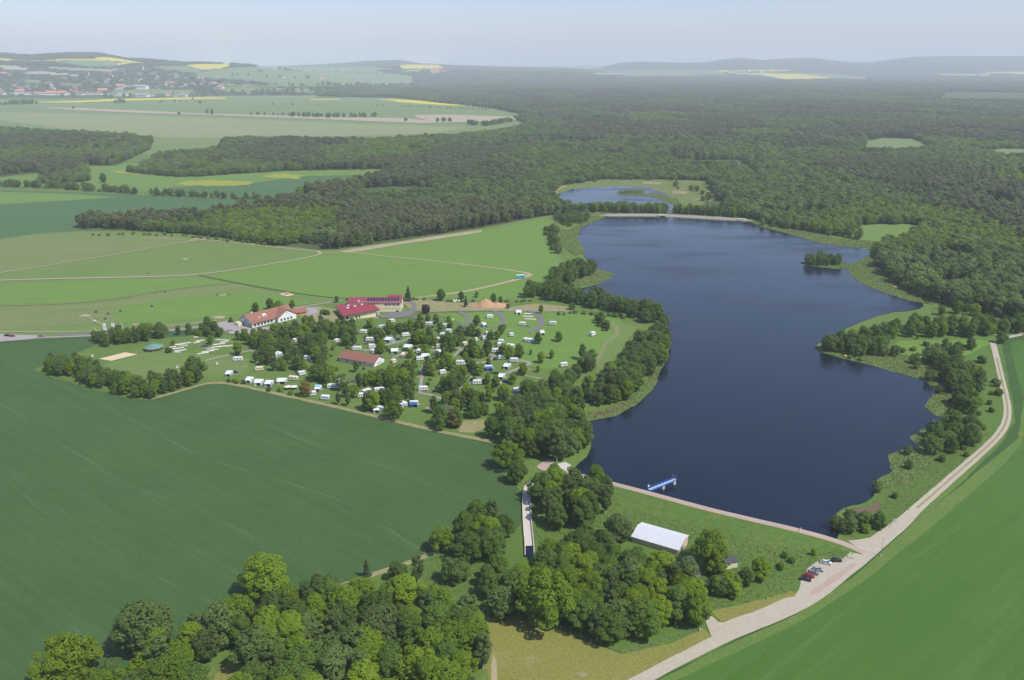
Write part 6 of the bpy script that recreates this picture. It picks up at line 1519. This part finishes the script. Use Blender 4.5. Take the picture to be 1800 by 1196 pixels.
for a_, b_ in zip(fw, fw[1:]):
    for k in range(2): link('post', pmm, fc, a_.lerp(b_, k / 2) - fw[0])
    rl.tube(a_ - fw[0] + Vector((0, 0, .9)), b_ - fw[0] + Vector((0, 0, .9)), .06, .06, M['wood_grey'], 4)
rl.obj('rail', fc)
# spillway chute
cl = [on(a_, b_) for a_, b_ in ((940, 848), (933, 853), (927, 862), (925.5, 875), (926, 905), (928, 935), (930.5, 958), (931, 980))]
cl = [c - Vector((0, 0, 0)) for c in smooth_line(cl, 2)]; o0 = cl[0].copy()
cw = thing('spillway_chute', 'curved concrete spillway chute with side walls left of the copse', 'spillway', o0, 0)
fl = MB(); w1 = MB(); w2 = MB(); hw = 1.75
nrm = []
for i, c in enumerate(cl):
    d = cl[min(i + 1, len(cl) - 1)] - cl[max(i - 1, 0)]; d.z = 0; d.normalize(); nrm.append(Vector((-d.y, d.x, 0)))
for i in range(len(cl) - 1):
    a_, b_ = cl[i] - o0, cl[i + 1] - o0; na, nb = nrm[i], nrm[i + 1]; z = Vector((0, 0, .12)); dark = (cl[i] .y < P(930, 957).y)
    fl.add([a_ - na * hw + z, a_ + na * hw + z, b_ + nb * hw + z, b_ - nb * hw + z], [(3, 2, 1, 0) if True else (0, 1, 2, 3)], M['water'] if dark else M['sand_conc'] if 'sand_conc' in M else M['concrete'])
    for wmb, s_ in ((w1, 1), (w2, -1)):
        q = []
        for c_, n_ in ((a_, na), (b_, nb)):
            q += [c_ + n_ * s_ * hw + Vector((0, 0, -.2)), c_ + n_ * s_ * (hw + .35) + Vector((0, 0, -.2)), c_ + n_ * s_ * (hw + .35) + Vector((0, 0, 1.0)), c_ + n_ * s_ * hw + Vector((0, 0, 1.0))]
        wmb.add(q, [(0, 1, 5, 4), (1, 2, 6, 5), (2, 3, 7, 6), (3, 0, 4, 7)], M['concrete'])
fl.obj('floor', cw); w1.obj('side_wall', cw); w2.obj('side_wall', cw)
lc = thing('sluice_box', 'small white concrete sluice box on the spillway forecourt', 'sluice box', on(992, 829), R(20)); MB().box((0, 0, .6), (2.2, 1.2, 1.3), M['white_wall']).obj('box', lc); MB().box((0, -.3, 1.3), (1.0, .5, .1), M['dark_sheet']).obj('hatch', lc)
# culverts of the far dam
for px_, py_, lb in ((1163, 380, 'dark culvert arch in the middle of the far dam'), (1303, 387, 'grey concrete culvert head at the right end of the far dam')):
    p = P(px_, py_, .5); t = thing('culvert', lb, 'culvert', (p.x, p.y - 3.4, 0), 0)
    MB().box((0, 1.5, 2.1), (11, 6.5, .5), M['concrete']).obj('slab', t); MB().box((0, 0, .8), (7.5, 3.0, 2.0), M['black']).obj('opening', t)
    for x_ in (-4.6, 4.6): MB().box((x_, 0, .8), (1.4, 3.4, 2.2), M['concrete']).obj('wing_wall', t)
# banners by the road
for px_, lb, c_ in ((182, 'white banner on a pole by the road, leftmost of three white ones', 'white'), (197, 'white banner on a pole by the road, middle of three white ones', 'white'), (215, 'narrow curved white banner on a pole, rightmost by the road', 'white')):
    t = thing('banner', lb, 'flag', on(px_, 583), 0, 'white banners by the country road'); wv = 2.6 if px_ < 210 else 1.5
    MB().tube((0, 0, 0), (0, 0, 7), .07, .05, M['metal']).obj('pole', t)
    f_ = MB(); n = 6
    for k in range(n):
        z0_, z1_ = 1.2 + k * .93, 1.2 + (k + 1) * .93; w0 = wv * (1 if px_ < 210 else 1 - .12 * k); w1_ = wv * (1 if px_ < 210 else 1 - .12 * (k + 1)); y0_ = .15 * math.sin(k * 1.3); y1_ = .15 * math.sin((k + 1) * 1.3)
        f_.add([(.06, 0, z0_), (w0, y0_, z0_), (w1_, y1_, z1_), (.06, 0, z1_)], [(0, 1, 2, 3)], M['white'])
    f_.obj('cloth', t)
t = thing('banner', 'narrow green and yellow banner left of the white ones', 'flag', on(166, 583), 0)
MB().tube((0, 0, 0), (0, 0, 6), .07, .05, M['metal']).obj('pole', t)
MB().box((.7, 0, 2.0), (1.3, .04, 1.8), M['rape']).box((.7, 0, 3.9), (1.1, .04, 2.0), plain('flag_green', (.1, .4, .25))).obj('cloth', t)
t = thing('info_roof', 'small white board on posts behind the green and yellow banner', 'board', on(167, 569), 0); MB().box((0, 0, 2.3), (2.4, 1.2, .4), M['white']).obj('board', t)
for x_ in (-1, 1): MB().box((x_, 0, 1.0), (.1, .1, 2.4), M['wood_grey']).obj('post', t)
# play tower, trough, blocks, bar on the meadow
t = thing('play_tower', 'small orange-red play tower on a sand patch in the meadow', 'play tower', on(505, 518.5), .3)
for x_ in (-1, 1):
    for y_ in (-1, 1): MB().box((x_, y_, 1.3), (.15, .15, 2.8), M['orange']).obj('post', t)
MB().prism([(-1.8, 2.6), (1.8, 2.6), (0, 3.8)], -1.5, 1.5, M['red_tile']).obj('roof', t); MB().box((0, 0, .8), (2.2, 2.2, .2), M['orange']).obj('platform', t); MB().box((2.6, 0, .5), (3, .8, .15), M['orange']).obj('slide', t)
t = thing('water_trough', 'pale water trough alone in the middle of the meadow', 'trough', on(326, 456), 0); MB().box((0, 0, .5), (3.2, 1.6, 1.0), M['pale_cloth'], 0, 1.08).obj('tub', t); MB().box((0, 0, 1.0), (2.8, 1.2, .06), M['water']).obj('water_surface', t)
blk = [(169, 550), (190, 553), (212, 548.5), (185, 562), (267, 540), (382, 521), (402, 519.5)]
for k, (a_, b_) in enumerate(blk):
    t = thing('straw_bale', 'dark round bale lying on the lower meadow above the banners' if k < 4 else ['dark round bale alone on the lower meadow', 'dark round bale at the left end of the yellow bar', 'dark round bale at the right end of the yellow bar'][k - 4], 'bale', on(a_, b_), .3 * k, 'dark bales on the lower meadow' if k < 4 else None)
    MB().tube((-.8, 0, .85), (.8, 0, .85), .9, .9, M['dark_sheet'], 12).obj('wrap', t)
    MB().tube((-.82, 0, .85), (-.8, 0, .85), .5, .5, M['grey'], 12).obj('end_cap', t)
a_ = on(385, 521); b_ = on(399, 519.5); t = thing('yellow_bar', 'long yellow bar lying between two dark bales on the meadow', 'bar', a_, ang_between(a_, b_)); MB().box(((b_ - a_).length / 2, 0, .5), ((b_ - a_).length, .5, .5), M['sand']).obj('beam', t)
def animal(px, py, m_, lb, rz):
    t = thing('cow', lb, 'cow', on(px, py), rz); b_ = MB()
    b_.prism([(-1.1, .75), (-.9, 1.45), (.6, 1.5), (1.05, 1.35), (.95, .8)], -.32, .32, m_); b_.obj('body', t)
    MB().tube((.9, 0, 1.2), (1.6, 0, .95), .24, .14, m_, 6).obj('head', t)
    for x_ in (-.85, .7):
        for y_ in (-.2, .2): MB().tube((x_, y_, .85), (x_, y_, 0), .12, .07, m_, 5).obj('leg', t)
animal(273, 516.5, M['barn_tile'], 'brown cow on the meadow, left of two', .3); animal(290, 515, M['dark_sheet'], 'black cow on the meadow, right of two', 2.6); animal(262, 482, M['barn_tile'], 'brown cow alone just above the meadow path', .5)
# miniature golf
G = 'pale miniature golf lanes beside the sports lawn'
ORD_ = ['leftmost', 'second', 'third', 'fourth', 'fifth', 'sixth', 'seventh', 'eighth', 'ninth', 'tenth', 'eleventh', 'twelfth', 'thirteenth', 'fourteenth', 'fifteenth', 'sixteenth', 'seventeenth', 'eighteenth', 'nineteenth', 'rightmost']
GL = [(320, 608, 9), (326, 604.5, 8), (314, 613, 8), (318, 617, 8), (311, 620, 5), (348, 593, 6), (352, 600, 6), (346, 603, 5), (388, 598.5, 8), (394, 602, 6), (385, 606, 9), (380, 611, 7), (374, 615, 9), (366, 618.5, 9), (357, 622, 8), (391, 610, 5), (397, 599, 6), (303, 611, 5), (403, 609, 5), (309, 607, 7)]
GX = [(a_, b_) for a_, b_, _ in GL]
for k, (a_, b_, ln) in enumerate(GL):
    t = thing('golf_lane', ('%s pale concrete golf lane from left in the lanes right of the pavilion' % ORD_[sorted(GX).index((a_, b_))]), 'golf lane', on(a_, b_), R(28 if k % 4 else -8), G)
    MB().box((0, 0, .12), (ln, 1.5, .3), M['concrete']).obj('slab', t)
    em = MB().box((0, 0, 0), (ln, .12, .16), M['white_wall']).mesh('edge')
    for y_ in (-.7, .7): link('edge', em, t, (0, y_, .35))
for a_, b_, lb in ((346, 619, 'yellow bench boards left among the golf lanes'), (408, 604, 'yellow bench boards right among the golf lanes')):
    t = thing('bench', lb, 'bench', on(a_, b_), R(20)); MB().box((0, 0, .5), (3, .5, .12), M['rape']).obj('seat', t); 
    for x_ in (-1.2, 1.2): MB().box((x_, 0, .2), (.1, .4, .5), M['wood_grey']).obj('leg', t)
t = thing('golf_pond', 'small dark round pond framed by stones among the golf lanes', 'pond', on(360, 610), 0); ngon(MB(), 4.2, 0, 3.9, .35, M['dry'], 12).obj('rim', t); ngon(MB(), 3.4, .2, 3.4, .38, M['water'], 12).obj('water_surface', t)
# earth mound
pm_ = on(860, 538); mv = []; mf = []; nn = 26
for i in range(nn):
    for j in range(nn):
        x_ = (i / (nn - 1) - .5) * 34; y_ = (j / (nn - 1) - .5) * 22
        hh = max(0, 6.4 * max(0, 1 - math.hypot((x_ + 3) / 9.5, y_ / 8.5)) ** .85, 3.0 * max(0, 1 - math.hypot((x_ - 7) / 9, y_ / 8)), 1.8 * max(0, 1 - math.hypot((x_ + 10) / 6, y_ / 6)))
        mv.append((x_, y_, hh + (.5 * noise.noise(Vector((x_ * .5, y_ * .5, 0))) if hh > .1 else -.25)))
for i in range(nn - 1):
    for j in range(nn - 1): q = i * nn + j; mf.append((q, q + nn, q + nn + 1, q + 1))
mm_ = bpy.data.meshes.new('earth_mound'); mm_.from_pydata(mv, [], mf); mm_.materials.append(M['soil'])
tag(link('earth_mound', mm_, None, pm_), 'orange-brown heap of earth on the bare strip above the loops', 'earth mound')
for k, (a_, b_) in enumerate([(786, 530), (791, 529.5), (797, 529), (802, 528.5), (807, 529), (812, 529.5), (799, 530.5)]):
    rs2 = random.Random(k); mb = MB(); mb.tube((0, 0, -.2), (rs2.uniform(-.3, .3), 0, rs2.uniform(.7, 1.2)), rs2.uniform(.9, 1.4), rs2.uniform(.5, .8), M['white_wall'], 6)
    tag(mb.obj('boulder', None, on(a_, b_), k), ORD_[k if k < 6 else 19] + ' pale boulder from left in the row left of the earth mound', 'boulder', 'pale boulders left of the earth mound')
# parasols / small tents
for a_, b_, m_, lb in ((506, 685, 'cream', 'cream garden parasol at the field edge, left of two'), (517, 685, 'white', 'white garden parasol at the field edge, right of two')):
    t = thing('parasol', lb, 'parasol', on(a_, b_), 0); MB().tube((0, 0, 0), (0, 0, 2.4), .05, .05, M['metal']).obj('pole', t); ngon(MB(), 2.4, 2.0, .1, 2.7, M[m_], 8).obj('canopy', t)
# small boats / floats at the shore
for a_, b_, m_, lb in ((1487, 627.5, 'orange', 'small orange and white boat pulled up on the peninsula shore'), (1573, 506, 'orange', 'tiny orange boat at the reed edge below the forest')):
    p = on(a_, b_); t = thing('rowing_boat', lb, 'boat', p + Vector((0, 0, .1)), R(5))
    MB().prism([(-1.6, .6), (-1.3, 0), (1.3, 0), (2.0, .7)], -.7, .7, M[m_]).obj('hull', t); MB().box((0, 0, .62), (2.6, 1.1, .06), M['white']).obj('seat', t)
# white notice posts on lawns
for a_, b_, lb in ((312, 649, 'white information panel left of the big dark tree on the sports lawn'), (163, 629, 'small white post box at the left tip of the sand court'), (382, 643, 'white post between big tree and large caravan'), (796, 565, 'white panel on the lawn inside the first asphalt loop'), (835, 692, 'white marker post on grass near the lower lane'), (880, 677, 'white post by the lane right below the pale awning')):
    t = thing('info_panel', lb, 'panel', on(a_, b_), .2); MB().box((0, 0, 1.3), (1.3, .15, 1.7), M['white']).obj('panel_face', t); MB().box((0, .1, .4), (.12, .12, 1.2), M['wood_grey']).obj('post', t)
# person on the bank
def person(loc, rz, lb, top, leg):
    vs = [(0, 0, .95), (0, 0, 1.2), (0, 0, 1.45), (0, .01, 1.58), (0, .02, 1.7), (.1, 0, .9), (.12, .08, .5), (.12, -.02, .06), (-.1, 0, .9), (-.12, -.12, .5), (-.12, -.22, .08), (.2, 0, 1.42), (.26, .08, 1.15), (.24, .22, .95), (-.2, 0, 1.42), (-.26, -.04, 1.15), (-.24, .06, .92)]
    es = [(0, 1), (1, 2), (2, 3), (3, 4), (0, 5), (5, 6), (6, 7), (0, 8), (8, 9), (9, 10), (2, 11), (11, 12), (12, 13), (2, 14), (14, 15), (15, 16)]
    rr = [.16, .16, .17, .07, .12, .11, .07, .05, .11, .07, .05, .07, .05, .035, .07, .05, .035]
    me = bpy.data.meshes.new('person'); me.from_pydata(vs, es, []); me.materials.append(M[top]); o = link('person', me, None, loc, rz)
    sk = o.modifiers.new('skin', 'SKIN'); 
    if not me.skin_vertices: me.attributes.new('skin', 'FLOAT', 'POINT')
    if me.skin_vertices:
        for v, r_ in zip(me.skin_vertices[0].data, rr): v.radius = (r_, r_)
        me.skin_vertices[0].data[0].use_root = True
    o.modifiers.new('sub', 'SUBSURF').levels = 1
    return tag(o, lb, 'person')
bmp = bmesh.new(); bmp.verts.layers.skin.verify(); 
def person_skin(loc, rz, lb, m_):
    vs = [(0, 0, .95), (0, 0, 1.2), (0, 0, 1.45), (0, .01, 1.58), (0, .02, 1.7), (.1, 0, .9), (.12, .08, .5), (.12, -.02, .06), (-.1, 0, .9), (-.12, -.12, .5), (-.12, -.22, .08), (.2, 0, 1.42), (.26, .08, 1.15), (.24, .22, .95), (-.2, 0, 1.42), (-.26, -.04, 1.15), (-.24, .06, .92)]
    es = [(0, 1), (1, 2), (2, 3), (3, 4), (0, 5), (5, 6), (6, 7), (0, 8), (8, 9), (9, 10), (2, 11), (11, 12), (12, 13), (2, 14), (14, 15), (15, 16)]
    rr = [.16, .16, .17, .07, .12, .11, .07, .05, .11, .07, .05, .07, .05, .035, .07, .05, .035]
    bm = bmesh.new(); ly = bm.verts.layers.skin.verify(); bv = [bm.verts.new(v) for v in vs]
    for v, r_ in zip(bv, rr): v[ly].radius = (r_, r_)
    bv[0][ly].use_root = True
    for a_, b_ in es: bm.edges.new((bv[a_], bv[b_]))
    me = bpy.data.meshes.new('person'); bm.to_mesh(me); bm.free(); me.materials.append(m_)
    o = link('person', me, None, loc, rz); o.modifiers.new('skin', 'SKIN'); sb = o.modifiers.new('sub', 'SUBSURF'); sb.levels = 1; sb.render_levels = 1
    return tag(o, lb, 'person')
bmp.free()
person_skin(on(983, 545), .4, 'person in blue clothes walking on the sandy bank path', M['blue_cloth'])

# ------------------------------------------------------------------ far villages
def house_mesh(wall, roof, L=1.0, W=.62, e=.36, r=.66):
    mb = MB(); mb.box((0, 0, e / 2 - .05), (L, W, e + .1), M[wall])
    a, b = L / 2 + .04, W / 2 + .05
    mb.add([(-a, -b, e), (a, -b, e), (a, b, e), (-a, b, e), (-a, 0, r), (a, 0, r)], [(0, 1, 5, 4), (2, 3, 4, 5), (1, 2, 5), (3, 0, 4), (0, 3, 2, 1)], M[roof]); return mb.mesh('house')
HM = {'r': house_mesh('white_wall', 'house_red'), 'b': house_mesh('white_wall', 'house_brown'), 'w': house_mesh('white_wall', 'white_sheet', 1, .5, .22, .26), 'y': house_mesh('cream', 'house_brown'), 'g': house_mesh('white_wall', 'grey_roof', 1, .5, .25, .36)}
HL = {'r': ('white house with orange-red roof in the far town on the left', 'red-roofed houses of the far town'), 'b': ('white house with dark brown roof in the far town on the left', 'brown-roofed houses of the far town'),
      'w': ('long low white flat-roofed building in the far town', 'long white halls of the far town'), 'y': ('yellowish house with brown roof in the far town', 'yellowish houses of the far town'), 'g': ('low white building with grey roof in the far town', 'grey-roofed buildings of the far town')}
def house(px, py, wpx, k, label=None, rz=None, q=random.Random(9)):
    p = P(px, py); s = wpx / F * math.hypot(p.y, 0) * 1.15
    o = link('house' if k not in 'wg' else 'hall', HM[k], None, p - Vector((0, 0, .5)), q.uniform(-.3, .3) if rz is None else rz); o.scale = (s, s, s * (.8 if k in 'rby' else 1))
    lb, g = HL[k]; tag(o, label or lb, 'house' if k in 'rby' else 'hall', None if label else g)
HS = [(3, 167, 11, 'b'), (25, 157.5, 8, 'w'), (37, 158, 9, 'b'), (47, 156, 5, 'b'), (24, 166.5, 11, 'w'), (36, 165, 12, 'r'), (49, 167, 9, 'b'), (65, 167, 9, 'r'), (75, 167, 8, 'r'), (91, 168, 13, 'r'), (108, 162, 6, 'b'), (110, 168, 13, 'r'), (119, 167, 7, 'r'),
                      (132, 156, 6, 'r'), (127, 160, 6, 'b'), (134, 163, 6, 'r'), (142, 168, 10, 'b'), (149, 163, 7, 'r'), (156, 167, 9, 'b'), (165, 167, 8, 'g'), (175, 167, 9, 'b'), (181, 163, 12, 'r'), (191, 168, 12, 'w'), (208, 169.5, 9, 'w'), (217, 169, 14, 'w'), (251, 171, 18, 'w'), (268, 169.5, 7, 'b'),
                      (296, 169, 7, 'r'), (310, 170, 9, 'g'), (322, 170, 12, 'g'), (213, 155.5, 12, 'r'), (228, 155.5, 14, 'w'), (248, 156, 20, 'w'), (299, 151, 12, 'b'), (302, 154.5, 6, 'r'), (315, 156, 11, 'w'), (325, 151, 7, 'b'), (340, 149, 6, 'r'), (354, 149, 5, 'r'), (377, 147.5, 6, 'r'), (388, 156, 9, 'r'), (380, 156, 4, 'y'),
                      (275, 135, 7, 'w'), (300, 133.5, 5, 'b'), (308, 132.5, 6, 'y'), (324, 139, 4, 'b'), (348, 138, 5, 'r'), (8, 132, 8, 'r'), (20, 134, 7, 'b'), (22, 117, 3, 'y'), (207, 125, 12, 'w'), (89, 108.5, 3, 'b'), (97, 107.5, 3, 'b'), (86, 150, 9, 'b'), (66, 151, 5, 'w'), (100, 138, 4, 'r'), (112, 139.5, 5, 'r'), (172, 139, 5, 'y'), (179, 138.5, 4, 'y'), (195, 134, 6, 'y'), (167, 149, 6, 'r'), (190, 145, 6, 'b'), (398, 146, 3, 'b'), (430, 154, 4, 'r')]
HN = {'r': 'red-roofed white house', 'b': 'brown-roofed white house', 'w': 'long white hall', 'y': 'yellowish house', 'g': 'grey-roofed low building'}
ORD_H = ORD_[:19] + ['%dth' % n_ for n_ in range(20, 60)]
for a_, b_, w_, k in HS:
    row = 'front' if b_ > 161 else 'middle' if b_ > 143 else 'upper'; same = sorted(h for h in HS if h[3] == k and (('front' if h[1] > 161 else 'middle' if h[1] > 143 else 'upper') == row))
    lb = ORD_H[same.index((a_, b_, w_, k))] + ' ' + HN[k] + ' from left, larger ones, ' + row + ' part of the far town'
    house(a_, b_, w_, k, lb)
q9 = random.Random(21)
for _ in range(105):
    for __ in range(30):
        a_, b_ = q9.uniform(140, 420), q9.uniform(121, 158)
        if pip(np.array([a_]), np.array([b_]), [(150, 125), (240, 121), (330, 124), (420, 140), (410, 150), (330, 155), (200, 158), (150, 150)])[0]: break
    house(a_, b_, q9.uniform(2.2, 4.2), q9.choice('rrbbyb'))
for _ in range(18): house(q9.uniform(0, 135), q9.uniform(150, 163), q9.uniform(3, 6), q9.choice('rrb'))
def church(px, py, s, lb, mat='white_wall'):
    p = P(px, py); t = thing('church', lb, 'church', p, .2)
    part('tower', MB().box((0, 0, s * .9), (s * .45, s * .45, s * 1.9), M[mat]), t); part('spire', ngon(MB(), s * .34, s * 1.85, .2, s * 3.0, M['house_brown'], 8), t)
    mb = gable_body(s * 1.3, s * .6, s * .6, s, M[mat]); o = mb.obj('nave', t, (s * .22, -s * .3, 0)); gable_roof(s * 1.3, s * .6, s * .6, s, M['house_brown'], .3).obj('roof', t, (s * .22, -s * .3, 0))
church(157, 134, 16, 'church with pale square tower above the left part of the far town'); church(220, 135, 14, 'church with yellowish tower in the middle of the far town'); church(252, 125, 19, 'church with slim grey spire at the upper edge of the far town')
for a_, b_, w_, k, lb in ((1339, 128, 10, 'w', 'large bright white building above the right yellow field'), (1312, 127, 4, 'b', 'small white house left of the bright building on the right horizon'), (950, 130.5, 3, 'b', 'tiny white house alone above the middle forest'),
                       (1728, 134, 14, 'w', 'long white hall near the right horizon behind dark forest'), (765, 130.5, 12, 'r', 'long pinkish farm building beyond the middle fields, left'), (780, 129, 9, 'b', 'farm building beyond the middle fields, right'),
                       (496, 137, 6, 'b', 'farmhouse on the green slope right of the town, left'), (522, 138, 4, 'y', 'farmhouse on the green slope right of the town, middle'), (566, 139, 5, 'r', 'farmhouse on the green slope right of the town, right'),
                       (438, 165, 4, 'y', 'small yellowish house by the tree line right of the town'), (467, 166, 6, 'r', 'small red-roofed house by the tree line right of the town'), (1225, 126, 5, 'y', 'pale house in the distance left of the right yellow field'), (1610, 137, 4, 'y', 'lone pale house near the right horizon')):
    house(a_, b_, w_, k, lb)

# ------------------------------------------------------------------ haze
hz = MB(); hz.box((0, 22500, 300), (90000, 52000, 602), None) if False else None
me = bpy.data.meshes.new('haze'); X0, X1, Y0, Y1, Z0, Z1 = -70000, 70000, -3500, 47000, -1.0, 620.0
me.from_pydata([(X0, Y0, Z0), (X1, Y0, Z0), (X1, Y1, Z0), (X0, Y1, Z0), (X0, Y0, Z1), (X1, Y0, Z1), (X1, Y1, Z1), (X0, Y1, Z1)], [], [(0, 3, 2, 1), (4, 5, 6, 7), (0, 1, 5, 4), (1, 2, 6, 5), (2, 3, 7, 6), (3, 0, 4, 7)])
hm = bpy.data.materials.new('haze'); hm.use_nodes = True; t_ = hm.node_tree; t_.nodes.clear()
ou = t_.nodes.new('ShaderNodeOutputMaterial'); pv_ = t_.nodes.new('ShaderNodeVolumePrincipled')
pv_.inputs['Color'].default_value = (.90, .95, 1.0, 1); pv_.inputs['Density'].default_value = HAZE; pv_.inputs['Anisotropy'].default_value = 0.0
t_.links.new(pv_.outputs[0], ou.inputs['Volume']); me.materials.append(hm)
tag(link('haze', me), None, None, None, 'stuff')
